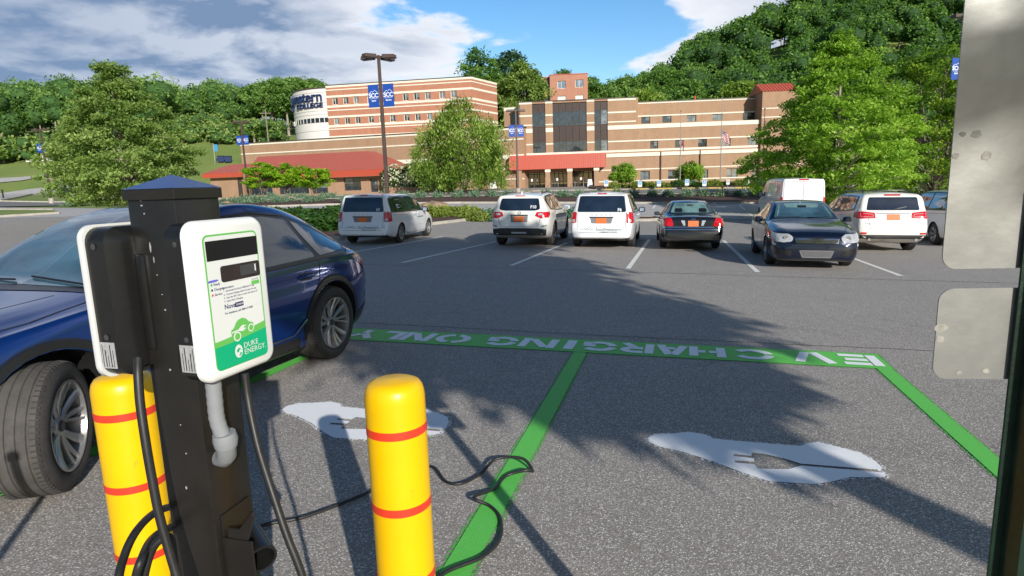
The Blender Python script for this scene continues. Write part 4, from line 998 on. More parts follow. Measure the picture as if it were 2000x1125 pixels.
def make_bluesedan():
    L = 5.09
    c = Car(L, 1.02, 2.81,
        zt=[(0, .58), (.03, .68), (.10, .78), (.3, .86), (.8, .95), (1.25, 1.01), (1.55, 1.05), (1.95, 1.26), (2.3, 1.41), (2.6, 1.475), (3.0, 1.49), (3.4, 1.46), (3.8, 1.32), (4.2, 1.15), (4.4, 1.10), (4.9, 1.08), (5.02, 1.0), (5.09, .7)],
        zb=[(0, .24), (.1, .19), (.6, .18), (4.3, .2), (4.9, .28), (5.09, .34)],
        w=[(0, .60), (.04, .72), (.12, .81), (.3, .88), (.6, .915), (1, .93), (3, .93), (4.2, .92), (4.8, .87), (5.0, .80), (5.09, .7)],
        zs=[(0, .52), (.12, .68), (.3, .77), (.8, .86), (1.5, .95), (3, 1.0), (4.2, 1.03), (4.9, .98), (5.09, .6)],
        ws=[(0, .94), (1, .95), (3, .94), (5.09, .94)],
        wt=[(0, .72), (1.3, .84), (1.6, .82), (2.0, .73), (2.6, .67), (3.3, .66), (3.9, .68), (4.4, .80), (5.09, .8)],
        e=[(0, .03), (1.5, .04), (2.2, .06), (3.4, .06), (4.2, .04), (5.09, .03)],
        rw=.335, paint=P_dkblue, arch=.05)
    sides(c, [[(1.86, 1.02), (2.25, 1.27), (2.5, 1.37), (2.62, 1.385), (2.66, 1.03)], [(2.74, 1.03), (2.70, 1.395), (3.1, 1.39), (3.35, 1.33), (3.60, 1.12), (3.64, 1.05)]],
          [(1.72, .985), (2.2, 1.29), (2.5, 1.41), (2.8, 1.435), (3.2, 1.42), (3.45, 1.33), (3.74, 1.06), (3.0, 1.0)],
          gaps=([(1.76, .98), (1.70, .28)], [(2.70, 1.0), (2.70, .28)], [(3.70, 1.02), (3.50, .6), (3.40, .28)]), handles=((2.54, .90), (3.44, .92)))
    c.decal('windshield', 'front', [rpoly([(-.68, 1.06), (0, 1.075), (.68, 1.06), (.54, 1.42), (0, 1.435), (-.54, 1.42)], .05)], M_wshield, .008, .06)
    for sg in (1, -1):
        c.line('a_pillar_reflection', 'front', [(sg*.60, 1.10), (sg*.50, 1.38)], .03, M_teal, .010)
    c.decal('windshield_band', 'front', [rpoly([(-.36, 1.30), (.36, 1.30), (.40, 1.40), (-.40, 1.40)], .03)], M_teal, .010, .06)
    c.line('rear_view_mirror', 'front', [(-.1, 1.325), (.1, 1.325)], .05, M_trim, .013)
    for y in (-.34, .34): c.line('wiper', 'front', [(y-.28, 1.075), (y+.22, 1.085)], .012, M_trim, .012)
    for sg in (1, -1):
        c.decal('headlight', 'front', [rpoly([(sg*.50, .615), (sg*.47, .70), (sg*.56, .775), (sg*.78, .77), (sg*.86, .68), (sg*.84, .61), (sg*.66, .59)], .04)], M_clear, .010, .04)
        c.decal('headlight', 'L' if sg > 0 else 'R', [rpoly([(.10, .66), (.14, .76), (.42, .80), (.50, .77), (.36, .66)], .03)], M_clear, .008, .04)
        o = MB(); hh = c.cast('front', sg*.62, .69)
        if hh: o.lathe([(.0, .0), (.05, .0), (.055, .012)], 18, 'x', c=hh[0]+Vector((.006, 0, 0))); o.build('lamp_reflector', M_chrome, c.root, smooth=40)
        c.decal('fog_recess', 'front', [rpoly([(sg*.50, .30), (sg*.50, .42), (sg*.80, .45), (sg*.80, .34)], .03)], M_trim, .006, .05)
        c.decal('marker_lamp', 'front', [rrect(min(sg*.80, sg*.86), .52, max(sg*.80, sg*.86), .57, .01)], M_clear, .010, .05)
    def grille(x0, z0, x1, z1, x2, nm):
        c.decal(nm, 'front', [rpoly([(-x0, z0), (x0, z0), (x1, z1), (-x1, z1)], .02)], M_dgrey, .008, .05)
        k = int((x0*2)/.024)
        for i in range(k):
            y = -x0+.012+i*(2*x0-.024)/(k-1); c.line(nm+'_bar', 'front', [(y, z0+.01), (y*x1/x0, z1-.01)], .009, M_chrome, .014) if False else None
        for i in range(6 if nm == 'grille' else 9):
            t = (i+.5)/(6 if nm == 'grille' else 9); z = z0+(z1-z0)*t; xx = x0+(x1-x0)*t-.01
            c.line(nm+'_bar', 'front', [(-xx, z), (xx, z)], .0085, M_chrome, .014)
        c.line(nm+'_frame', 'front', [(-x0, z0), (x0, z0), (x1, z1), (-x1, z1)], .018, M_chrome, .016, closed=True)
    grille(.41, .585, .43, .67, 0, 'grille'); grille(.28, .275, .34, .42, 0, 'lower_grille')
    c.decal('emblem', 'front', [[(-.10, .61), (-.10, .638), (-.04, .638), (-.04, .66), (.04, .66), (.04, .638), (.10, .638), (.10, .61), (.04, .61), (.04, .588), (-.04, .588), (-.04, .61)]], M_chrome, .024, 0)
    c.line('bumper_gap', 'front', [(-.86, .56), (-.42, .545), (.42, .545), (.86, .56)], .008)
    c.line('hood_gap', 'front', [(-.80, .82), (-.42, .70), (.42, .70), (.80, .82)], .009)
    c.line('hood_gap', 'top', [(1.45, -.80), (.8, -.74), (.3, -.6)], .01); c.line('hood_gap', 'top', [(1.45, .80), (.8, .74), (.3, .6)], .01)
    c.mirrors(1.90, 1.03, .90, P_dkblue, (.12, .2, .14))
    c.wheels(.22, .225, spokes=5, style='multi')
    return c
def make_cargovan():
    L = 5.98
    c = Car(L, 1.02, 3.75,
        zt=[(0, .7), (.04, .95), (.15, 1.1), (.5, 1.22), (.85, 1.35), (1.2, 1.75), (1.6, 2.1), (2.0, 2.26), (2.6, 2.34), (3.5, 2.36), (5.5, 2.35), (5.8, 2.33), (5.86, 2.25), (5.9, 1.9), (5.94, 1.2), (5.98, .7)],
        zb=[(0, .34), (.1, .28), (.6, .26), (5.3, .3), (5.98, .42)],
        w=[(0, .72), (.06, .84), (.2, .93), (.5, .99), (1.2, 1.02), (4, 1.03), (5.5, 1.02), (5.85, 1.0), (5.93, .98), (5.98, .94)],
        zs=[(0, .6), (.2, .9), (.8, 1.15), (1.5, 1.32), (3, 1.4), (5.8, 1.4), (5.92, 1.15), (5.98, .66)],
        ws=[(0, .94), (1, .97), (3, .985), (5.98, .985)],
        wt=[(0, .8), (.9, .86), (1.5, .84), (2.2, .86), (3, .88), (5.8, .88), (5.98, .95)],
        e=[(0, .03), (1.2, .06), (2, .10), (5.7, .10), (5.86, .05), (5.98, .03)],
        rw=.35, paint=P_white, seam=M_seamw, arch=.06)
    c.line('rear_door_gap', 'rear', [(0, .6), (0, 2.2)], .02)
    c.line('rear_door_gap', 'rear', [(-.90, .6), (-.86, 2.18), (.86, 2.18), (.90, .6)], .018)
    for sg in (1, -1):
        c.decal('door_panel', 'rear', [rpoly([(sg*.12, 1.42), (sg*.74, 1.42), (sg*.70, 2.02), (sg*.12, 2.02)], .05)], M_wpanel, .006, .08)
        c.decal('tail_light', 'rear', [rpoly([(sg*.90, .9), (sg*.98, .9), (sg*.96, 1.45), (sg*.90, 1.45)], .02)], M_tail, .010, .05)
        c.decal('tail_light', 'L' if sg > 0 else 'R', [rpoly([(5.84, .9), (5.82, 1.45), (5.90, 1.45), (5.93, .9)], .02)], M_tail, .008, .05)
    c.decal('high_brake_light', 'rear', [rrect(-.22, 2.245, .22, 2.30, .015)], M_tail, .012, .05)
    c.decal('side_window', 'L', [rpoly([(1.3, 1.40), (1.75, 1.86), (2.35, 1.9), (2.4, 1.38)], .05)], M_glass, .006, .08, both=True)
    for sx in (2.5, 3.9, 5.0): c.line('panel_gap', 'L', [(sx, .4), (sx, 2.05)], .014, both=True)
    plate(c, .72)
    c.mirrors(1.75, 1.45, 1.0, M_trim, (.14, .26, .36))
    c.wheels(.23, .22, spokes=8, style='hubcap')
    return c
CARS = []
def axle(c, xr, yr, xl, yl, az):
    """place so the rear tyres' outer faces stand at the two given ground points"""
    cx, cy = (xr+xl)/2, (yr+yl)/2; a = R(az); return cx+math.sin(a)*c.wb/2, cy+math.cos(a)*c.wb/2
ev = make_ev()
mv = make_minivan()
x, y = axle(mv, -3.98, 21.57-.1, -5.60, 21.6, 10.5)
proto_children = mv.root
v2 = copytree(mv.root); v3 = copytree(mv.root)
mv.place(x, y, 10.5, 'white minivan marked F7 on its rear glass, parked beside the dark hedge', 'minivan', 'white college minivans', name='parked_minivan')
mv.text('fleet_number', 'rear', 'F7', -.54, 1.18, .13, M_winkw, .02, .013)
x, y = axle(mv, 2.22, 19.6, 3.80, 19.2, 14.5)
tag(v2, 'white minivan marked F6 on its rear glass, next to the black sedan', 'minivan', 'white college minivans'); put(v2, x, y, 14.5); v2.name = 'parked_minivan'
V, F = textgeo('F6', .13, .02)
mv.root = v2; mv.decal('fleet_number', 'rear', [(-.54-a, 1.18+b) for a, b in V], M_winkw, .013, 0, v2, F); mv.root = proto_children
tag(v3, 'white minivan half hidden behind the metal sign at the right edge', 'minivan', 'white college minivans'); put(v3, 14.65, 20.3, 14); v3.name = 'parked_minivan'
pf = make_pathfinder(); x, y = axle(pf, -.26, 20.35, 1.32, 20.0, 13.5)
pf.place(x, y, 13.5, 'pearl white SUV marked F10 with black lower bumper', 'car')
bs = make_blacksedan(); x, y = axle(bs, 4.70, 18.8, 6.28, 18.5, 13)
bs.place(x, y, 12, 'black sedan with orange plate parked tail toward the charging bays', 'car', name='parked_sedan'); bs.root.scale = (.96, .915, 1)
jr = make_crossover(); x, y = axle(jr, 9.85, 17.75, 11.48, 17.4, 14)
jr.place(x, y, 12.5, 'white crossover with wide red tail lamps and roof rails, behind the dark blue sedan', 'car', name='parked_suv')
im = make_bluesedan(); a_ = 196
im.place((6.11+7.75)/2-math.sin(R(a_))*im.wb/2, (14.17+13.96)/2-math.cos(R(a_))*im.wb/2, a_, 'dark blue sedan facing the camera with bright mesh grilles', 'car', name='parked_sedan')
cv = make_cargovan()
cv.place(14.10, 31.0, 12, 'tall white cargo van with plain rear doors, farther back than the cars', 'van', name='cargo_van'); cv.root.scale = (1, .97, .955)
# ================================================================== CHARGING STATION
def P(u, v, z): x, y = uv(u, v); return Vector((x, y, z))
GZ = H(*uv(-1.275, 1.291))
def make_station():
    root = empty('charging_post', (*uv(-1.275, 1.291), GZ), -R(16), 'square black steel post with a pyramid cap carrying two vehicle chargers', 'post')
    h = 1.744-GZ; q = .075
    MB().box(-q, -q, -.05, q, q, h).build('post_shaft', M_black, root, bevel=.006, smooth=40)
    cap = MB(); k = .081; zc = h-.012
    cap.box(-k, -k, zc-.02, k, k, zc+.007); cap.build('cap_skirt', M_black, root, bevel=.002)
    cp = MB(); cp.add([(-k, -k, zc+.0075), (k, -k, zc+.0075), (k, k, zc+.0075), (-k, k, zc+.0075), (0, 0, zc+.043)], [(0, 1, 4), (1, 2, 4), (2, 3, 4), (3, 0, 4)]); cp.build('pyramid_cap', M_caps, root)
    # chipped paint
    for i, (a, z, w_, l_) in enumerate(((-.03, h-.03, .006, .012), (-.028, h-.045, .004, .005), (-.023, h-.065, .003, .006), (-.018, h-.15, .0025, .03), (-.012, h-.18, .0015, .02), (-.008, h-.22, .003, .004), (.0, h-.27, .0025, .003), (.003, h-.31, .003, .006), (-.006, h-.47, .004, .008), (.004, h-.62, .003, .005), (.01, h-.70, .003, .005), (-.004, h-.80, .0035, .01))):
        c = MB(); n = 7; pts = [(a+w_*math.cos(2*PI*j/n)*random.uniform(.5, 1), z+l_*.5*math.sin(2*PI*j/n)*random.uniform(.5, 1)) for j in range(n)]
        c.prism(pts, -q-.0012, -q+.001, 'xz'); c.build('paint_chip', M_lgrey, root)
    g = MB(); rm = Matrix.Rotation(R(90), 3, 'Y') @ Matrix.Rotation(0, 3, 'X')
    # holster bracket with round socket
    br = MB(); br.box(q, -.055, .70-.02, q+.006, .06, .86); br.box(q, -.06, .66, q+.10, -.054, .80)
    br.prism([(q+.02, .80), (q+.085, .80), (q+.115, .875), (q+.105, .885), (q+.06, .83), (q+.02, .83)], -.058, -.050, 'xz')
    br.build('socket_bracket', M_black, root, bevel=.003)
    so = MB(); d = Vector((.80, -.55, -.18)).normalized(); c0 = Vector((q+.06, .0, .735))
    rot = d.to_track_quat('Z', 'Y').to_matrix()
    so.lathe([(.038, -.07), (.038, .03), (.041, .032), (.041, .045), (.034, .045), (.034, -.06), (.01, -.06), (.01, -.02), (0, -.02)], 28, 'z', c=c0, rotm=rot); so.build('plug_socket', M_blkpl, root, smooth=40)
    # conduit from the charger into the shaft
    cd = MB(); top = 1.27-GZ
    pts = [(q+.06, -.085, top), (q+.058, -.085, top-.06), (q+.056, -.083, top-.12), (q+.062, -.075, top-.17)]
    P2 = catmull(pts, 6); cd.tube(P2, [.0185+(.0012 if i % 2 else 0) for i in range(len(P2))], 16)
    cd.build('conduit', M_conduit, root, smooth=60)
    cf = MB(); cf.tube([(q+.064, -.074, top-.158), (q+.064, -.072, top-.175), (q+.062, -.070, top-.195)], [.028, .031, .028], 18)
    cf.tube([(q+.062, -.070, top-.195), (q+.052, -.060, top-.225), (q+.03, -.045, top-.245), (q+.0, -.035, top-.25)], [.024, .024, .023, .022], 16); cf.build('conduit_elbow', M_conduit, root, smooth=50)
    return root
make_station()
def rbox(mb, cx, cz, w, h, y0, y1, r, mi=0, bev=.0):
    """rounded plate in xz between y0 (front) and y1 (back)"""
    if bev:
        prof = [(y1, 0), (y0+bev, 0), (y0+bev*.3, bev*.45), (y0, bev*1.1)]
    else: prof = [(y1, 0), (y0, 0)]
    V = []; n = None
    for y, ins in prof:
        p = rrect(cx-w/2+ins, cz-h/2+ins, cx+w/2-ins, cz+h/2-ins, max(r-ins, .002), 6); n = len(p); V += [(a, y, b) for a, b in p]
    F = [(i*n+k, i*n+(k+1) % n, (i+1)*n+(k+1) % n, (i+1)*n+k) for i in range(len(prof)-1) for k in range(n)]+[tuple(range(n)), tuple(range((len(prof)-1)*n, len(prof)*n))]
    mb.add(V, F, mi)
def make_charger(front=True):
    """local: front faces -y, x to the right as seen by a user, z up, origin at the back-plate centre"""
    root = empty('ev_charger')
    w, h = .245, .395
    hs = MB(); rbox(hs, 0, 0, w-.012, h-.012, -.085, -.026, .04, 0)
    V = []; prof = [(-.026, 0, .04), (-.008, .03, .03), (0, .05, .02)]
    for y, ins, r in prof: V += [(a, y, b) for a, b in rrect(-w/2+.006+ins, -h/2+.006+ins*.5, w/2-.006-ins, h/2-.006-ins*.5, r, 6)]
    n = len(V)//3; hs.add(V, [(i*n+k, i*n+(k+1) % n, (i+1)*n+(k+1) % n, (i+1)*n+k) for i in range(2) for k in range(n)]+[tuple(range(2*n, 3*n))])
    hs.build('housing', M_blkpl, root, smooth=45)
    cv_ = MB(); rbox(cv_, 0, 0, w, h, -.112, -.085, .036, 0, .012); cv_.build('front_cover', M_wpl, root, smooth=50)
    sd = (1, -1)
    for sx in sd:   # screw recesses and rating label on the sides
        for z in (.145, -.085):
            e = MB(); e.lathe([(0, 0), (.006, 0), (.008, .0015)], 14, 'x', c=(sx*(w/2-.0055), -.058, z)); e.build('screw', M_dgrey, root, smooth=40)
        lb = MB(); X = sx*(w/2-.0045); lb.box(X-.0006, -.081, -.166, X+.0006, -.036, -.098); l = lb.build('rating_label', M_lgrey, root)
        for i in range(5):
            b_ = MB(); y = -.077+i*.0082; b_.box(X-.0010, y, -.162, X+.0010, y+.0016+.001*(i % 2), -.104-.014*(i % 3)); b_.build('label_print', M_lblack, l)
    if not front:
        ob = MB(); ob.box(-.06, 0, -.13, .06, .03, .12); ob.build('mount_block', M_blkpl, root, bevel=.006, smooth=40)
    y = -.1124
    def flat(name, polys, mat, lvl, F=None, par=root):
        m = MB()
        if F is None:
            for p in polys: m.add([(a, y-.0004*lvl, b) for a, b in p], [tuple(range(len(p)))])
        else: m.add([(a, y-.0004*lvl, b) for a, b in polys], F)
        return m.build(name, mat, par)
    def txt(name, s, x, z, size, mat, lvl=3, bold=0., align='LEFT', par=root):
        V, F = textgeo(s, size, bold, align, 2); return flat(name, [(x+a, z+b) for a, b in V], mat, lvl, F, par)
    x0, x1, z0, z1 = -.088, .092, -.172, .163
    flat('label_border', [rrect(x0, z0, x1, z1, .016)], M_lgreen, 0)
    lab = flat('label', [rrect(x0+.0045, z0+.0035, x1-.0045, z1-.0045, .013)], M_lab, 1)
    # green wave and teal field
    wave = [(x0+.002, -.098)]+[(x0+.002+(x1-x0-.004)*t/10, -.098+.012*(t/10)**1.5*1.6) for t in range(1, 11)]
    flat('green_band', [wave+[(x1-.002, -.125), (x0+.002, -.125)]], M_lgreen, 2, par=lab)
    base = rrect(x0+.002, z0+.002, x1-.002, -.09, .013)
    tl = [p for p in base if p[1] < -.13]
    top = [(x1-.002, -.098)]+[(x1-.002-(x1-x0-.004)*t/10, -.112+.014*(1-t/10)**1.5) for t in range(0, 11)]
    flat('teal_field', [sorted([p for p in tl if p[0] < 0], key=lambda p: -p[1])+sorted([p for p in tl if p[0] >= 0], key=lambda p: p[1])+top], M_lteal, 3, par=lab)
    flat('black_label', [[(x0+.007, .100), (x1-.003, .100), (x1-.003, .148), (x0+.007, .148)]], M_lblack, 3, par=lab)
    sc = MB(); rbox(sc, .023, .064, .132, .040, y-.002, y+.001, .007); sc.build('display', M_screen, root)
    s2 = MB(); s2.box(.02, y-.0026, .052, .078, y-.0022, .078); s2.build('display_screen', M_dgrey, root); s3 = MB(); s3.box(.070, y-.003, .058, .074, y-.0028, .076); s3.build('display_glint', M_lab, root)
    flat('blue_pen_mark', [[(-.086, .050), (-.083, .054), (-.058, .0545), (-.052, .052), (-.060, .0495), (-.083, .0485)]], M_lblue, 4)
    for i, (mt, t) in enumerate(((M_lteal, 'Ready'), (M_lnavy, 'Charging'), (M_red, 'Service'))):
        z = .043-.0125*i
        flat('status_dot', [[(-.076+.003*math.cos(a*PI/4), z+.003*math.sin(a*PI/4)) for a in range(8)]], mt, 4); txt('status_text', t, -.070, z, .0085, M_lnavy, 4, .01)
    flat('instruction_card', [[(-.048, -.030), (.086, -.030), (.086, .040), (-.048, .040)]], M_lab, 2)
    txt('instruction_text', 'Instructions:', -.044, .030, .0075, M_lnavy, 4, .02)
    for i, t in enumerate(('1.  Download the Nova GREENLOTS app', '2.  Connect charging cable and open the app', '3.  Scan the QR Code or enter the Station ID', '4.  Select Start Charging')):
        txt('instruction_text', t, -.042, .0215-.0085*i, .0062, M_lnavy, 4, .012)
    txt('operator_name', 'Nova', -.044, -.018, .017, M_lnavy, 4, .02)
    flat('operator_chip', [rrect(-.009, -.0245, .020, -.0125, .003)], M_lnavy, 4); txt('operator_chip_text', 'CHARGE', -.0065, -.0185, .0065, M_lab, 5, .02)
    txt('phone_text', 'For Assistance, call: 888-417-9968', -.044, -.034, .0068, M_lnavy, 4, .02)
    flat('sticker', [[(.052, -.030), (.086, -.030), (.086, .041), (.052, .041)]], M_lab, 3); flat('sticker_green', [rrect(.0545, .023, .083, .033, .002)], M_lgreen, 4)
    txt('sticker_text', 'Powered By', .056, .037, .005, M_lnavy, 4, .01)
    # car pictogram
    car = [(-.030, -.098), (-.032, -.084), (-.030, -.079), (-.022, -.076), (-.013, -.064), (-.006, -.058), (.010, -.055), (.022, -.060), (.032, -.070), (.044, -.074), (.047, -.082), (.044, -.090), (.036, -.092)]
    flat('car_pictogram', [[(a, b+.0) for a, b in car]], M_lgreen, 4)
    for cx, cz, r in ((-.013, -.099, .0125), (.036, -.087, .0105)):
        flat('pictogram_wheel_gap', [[(cx+r*math.cos(a*PI/8), cz+r*math.sin(a*PI/8)) for a in range(16)]], M_lab, 5)
        flat('pictogram_wheel', [[(cx+.72*r*math.cos(a*PI/8), cz+.72*r*math.sin(a*PI/8)) for a in range(16)]], M_lgreen, 6)
    flat('pictogram_plug', [[(-.031, -.084), (-.008, -.082), (.002, -.075), (.012, -.073), (.012, -.0755), (.019, -.0755), (.019, -.078), (.012, -.078), (.012, -.083), (.018, -.083), (.018, -.0855), (.012, -.0855), (.011, -.089), (.002, -.0885), (-.009, -.0855), (-.031, -.0875)]], M_lab, 7)
    txt('utility_name', 'DUKE', .004, -.128, .020, M_lab, 6, .0); txt('utility_name', 'ENERGY.', .004, -.145, .020, M_lab, 6, .0)
    lg = [(-.014+.013*math.cos(R(a)), -.137+.017*math.sin(R(a))) for a in range(0, 360, 20)]
    flat('utility_logo', [lg], M_lab, 6)
    flat('utility_logo_swirl', [[(-.020, -.132), (-.013, -.128), (-.005, -.134), (-.012, -.134), (-.014, -.139), (-.021, -.139)], [(-.010, -.140), (-.004, -.143), (-.010, -.150), (-.016, -.147), (-.011, -.145)]], M_lteal, 7)
    return root
c1 = make_charger(); cz = 1.463
c1.location = P(-1.2+.002, 1.263, cz); c1.rotation_euler = (0, 0, R(90-16-3))
tag(c1, 'white-fronted vehicle charger facing right, with green car label and black strip', 'charger')
c2 = make_charger(False); c2.location = P(-1.342, 1.268, 1.458); c2.rotation_euler = (0, 0, R(-90-16))
tag(c2, 'vehicle charger seen from its black side, on the left of the post', 'charger')
# cables
def cable(name, pts, r, mat, label, sub=8, cat='cable'):
    m = MB(); m.tube(catmull([tuple(p) for p in pts], sub), r, 10); return tag(m.build(name, mat, smooth=60), label, cat)
rc = [at(478, 730, 1.56), at(483, 770, 1.555), at(492, 820, 1.54), at(506, 880, 1.52), at(528, 950, 1.50), at(560, 1045, 1.47), at(592, 1130, 1.45), at(640, 1300, 1.42)]
g0 = rc[-1]; end = P(-1.05, 1.35, 0)
rc2 = rc+[Vector((g0.x+.01, g0.y, .35)), Vector((g0.x+.02, g0.y+.03, .10)), Vector((g0.x+.06, g0.y+.12, H(g0.x, g0.y)+.014)), Vector((g0.x-.05, g0.y+.4, H(g0.x, g0.y)+.014))]
cable('charging_cable', rc2, .0105, M_rubber, 'thick black cable hanging from the right charger down to the pavement')
GC = [(-2.3, 2.05), (-2.2, 2.25), (-2.08, 2.44), (-1.92, 2.57), (-1.73, 2.89), (-1.63, 3.16), (-1.5, 3.27), (-1.35, 3.13), (-1.25, 3.13), (-1.18, 3.28), (-1.12, 3.42), (-.96, 3.45), (-.88, 3.4), (-.9, 3.34), (-1.02, 3.29), (-1.04, 3.12), (-1.10, 2.93), (-1.0, 2.92), (-.91, 2.81), (-.86, 2.62), (-.9, 2.46), (-1.02, 2.31), (-1.10, 2.1), (-1.2, 1.8)]
gp_ = []
for u, v in GC:
    x, y = uv(u, v); lift = {(-1.5, 3.27): .012, (-.96, 3.45): .05, (-1.12, 3.42): .04, (-.9, 3.34): .03, (-1.10, 2.93): .035}.get((u, v), 0)
    gp_.append((x, y, H(x, y)+.016+lift))
cable('charging_cable', gp_, .0095, M_rubber, 'black cable snaking over the asphalt and across the green line behind the yellow bollard', 6)
lc = [at(270, 700, 1.42), at(270, 735, 1.40), at(274, 790, 1.385), at(284, 860, 1.37), at(296, 930, 1.36), at(312, 1010, 1.35), at(336, 1095, 1.34), at(362, 1180, 1.33), at(390, 1300, 1.33)]
lc += [lc[-1]+Vector((-.02, 0, -.12)), lc[-1]+Vector((-.12, 0, -.2)), lc[-1]+Vector((-.22, 0, -.1)), at(238, 1250, 1.33), at(230, 1150, 1.34), at(243, 1085, 1.40), at(268, 1035, 1.46), at(305, 1000, 1.56), at(350, 985, 1.70)]
cable('charging_cable', lc, .0105, M_rubber, 'black cable dropping from the left charger and looped at the foot of the post')
m = [at(360, 1020, 1.70), at(305, 1045, 1.52), at(277, 1090, 1.36), at(262, 1150, 1.35), at(262, 1260, 1.34), at(300, 1350, 1.34), at(345, 1330, 1.35), at(352, 1250, 1.36), at(345, 1150, 1.37), at(338, 1090, 1.39), at(330, 1050, 1.41)]
cable('charging_cable', m+[at(300, 1068, 1.40), at(281, 1130, 1.385), at(280, 1200, 1.38), at(300, 1290, 1.38)], .0105, M_rubber, 'second black cable coil tied behind the hanging cable')
# ---- bollards
def bollard(u, v, top, r, label, stripes):
    x, y = uv(u, v); z0 = H(x, y)
    root = empty('bollard', (x, y, z0), 0, label, 'bollard', 'yellow bollards beside the charging post')
    h = top-z0; pr = [(r, -.02), (r, h-.055), (r*.985, h-.04), (r*.94, h-.022), (r*.84, h-.008), (r*.62, h), (0, h+.004)]
    MB().lathe(pr, 56, 'z').build('sleeve', M_yel, root, smooth=50)
    for z in stripes: MB().lathe([(r+.0003, z-z0), (r+.0012, z-z0), (r+.0012, z-z0+.026), (r+.0003, z-z0+.026)], 56, 'z').build('red_stripe', M_red, root, smooth=30)
    b = MB(); b.lathe([(r+.002, -.005), (r+.05, -.005), (r+.04, .02), (r+.002, .03)], 40, 'z'); b.build('concrete_collar', M_conc, root, smooth=50)
zs = [zat(771, y, 1.71) for y in (862, 1012)]
bollard(-.857, 1.627, zat(771, 741, 1.80), .093, 'yellow bollard standing free between the two marked bays', zs+[zs[1]-(zs[0]-zs[1])])
zs = [zat(237, y, 1.92) for y in (824, 965)]
bollard(-1.852, 1.556, zat(237, 731, 2.0), .0965, 'yellow bollard behind the left charger, next to the SUV front wheel', zs+[zs[1]-(zs[0]-zs[1])])
# ---- metal sign seen from behind
def make_sign():
    cy = .93; cx = at(2028, 650, cy).x
    root = empty('street_sign', (cx, cy, H(cx, cy)), -R(6), 'back of a grey metal parking sign on a green perforated post at the right edge', 'sign')
    g = H(cx, cy)
    zb = zat(1870, 525, .945)-g; zt = zb+.62
    big = MB(); rbox(big, 0, (zb+zt)/2, .305, zt-zb, 0, .0022, .022); big.build('large_plate', M_alu, root)
    zs1 = zat(1900, 562, .945)-g; zs0 = zat(1900, 738, .945)-g
    sm = MB(); rbox(sm, 0, (zs0+zs1)/2, .305, zs1-zs0, 0, .0022, .022); sm.build('small_plate', M_alu, root)
    po = MB(); yy = -.004
    # hat-section channel
    prof = [(-.040, yy), (-.022, yy), (-.015, yy-.032), (.015, yy-.032), (.022, yy), (.040, yy), (.040, yy-.004), (.025, yy-.004), (.018, yy-.036), (-.018, yy-.036), (-.025, yy-.004), (-.040, yy-.004)]
    po.prism([(a, b) for a, b in prof], -.1, zs0+.30, 'xy'); po.build('channel_post', M_postg, root)
    for k in range(34):
        z = .2+k*.0254*1.2
        if z > zs0-.01: break
        for xh in (.0315, 0.0):
            h_ = MB(); h_.lathe([(0, 0), (.0045, 0)], 12, 'y', c=(xh, yy-.0046 if xh else yy-.0366, z)); h_.build('post_hole', M_holes, root) if k % 1 == 0 and (xh or k % 2 == 0) else None
    for z in (zb+.05, zb+.45, (zs0+zs1)/2):
        b_ = MB(); b_.lathe([(0, 0), (.007, 0), (.008, -.004), (.006, -.007), (0, -.007)], 6, 'y', c=(0, -.037, z)); b_.build('bolt', M_steel, root)
    # corrosion blooms on the plates
    for (px, py, r) in ((1866, 305, .006), (1905, 262, .008), (1880, 262, .005), (1838, 640, .011), (1836, 662, .008), (1918, 722, .006), (1870, 727, .005), (1922, 305, .009)):
        p = at(px, py, .945); lx = (p.x-cx); lz = p.z-g
        c = MB(); n = 11; c.add([(lx/math.cos(R(6))+r*math.cos(2*PI*i/n)*random.uniform(.7, 1.15), -.0006, lz+r*.7*math.sin(2*PI*i/n)*random.uniform(.7, 1.2)) for i in range(n)], [tuple(range(n))]); c.build('corrosion_spot', M_corr, root)
M_corr = simple('corrosion_bloom', (.34, .32, .27), .7, var=.3, vs=60)
make_sign()
# unseen slim post, added behind the viewer to cast a thin shadow line
def shadowpost(name, x, y, h, r, label):
    root = empty(name, (x, y, H(x, y)), 0, label, 'pole')
    MB().tube([(0, 0, -.1), (0, 0, h)], r, 8).build('shaft', M_steel, root, smooth=40)
    MB().lathe([(0, h), (r*1.5, h), (r*1.4, h+.03), (0, h+.05)], 12).build('cap', M_steel, root)
shadowpost('added_shadow_post', -1.62, .45, 1.45, .022, 'unseen short slim post added behind the viewpoint to cast a thin shadow in the left bay')
# ================================================================== LIGHT POLES, FLAGS, SIGNS
def banner(root, x0, x1, z0, z1, par_mat=M_banner, flip=1, txt=True):
    m = MB(); m.box(min(x0, x1), -.012, z0, max(x0, x1), .012, z1)
    b = m.build('banner', par_mat, root); w = abs(x1-x0); cx = (x0+x1)/2; h = z1-z0
    for sg in (-1, 1):
        if not txt and sg > 0: continue
        def fl(nm, V, F):
            q = MB(); q.add([(cx+(-sg)*a if sg > 0 else cx+a, sg*.0135, z0+b_) for a, b_ in V], F); q.build(nm, M_bwhite, b)
        V, F = textgeo('SCC', w*.52, .02, space=.9); fl('banner_text', [(a, b_+h*.52) for a, b_ in V], F)
        V, F = strip([(-.36*w, .64*h), (-.16*w, .72*h), (-.05*w, .68*h), (.12*w, .76*h), (.38*w, .65*h)], w*.035); fl('banner_hills', V, F)
        V, F = textgeo('Southwestern', w*.125, .0); fl('banner_text', [(a, b_+h*.395) for a, b_ in V], F)
        V, F = textgeo('Service' if x0 > 0 else 'Spirit', w*.19, .03); fl('banner_text', [(a, b_+h*.29) for a, b_ in V], F)
    for z in (z0, z1): MB().tube([(0, 0, z), (x1 if abs(x1) > abs(x0) else x0, 0, z)], .014, 6).build('banner_arm', M_bronze, root)
    return b
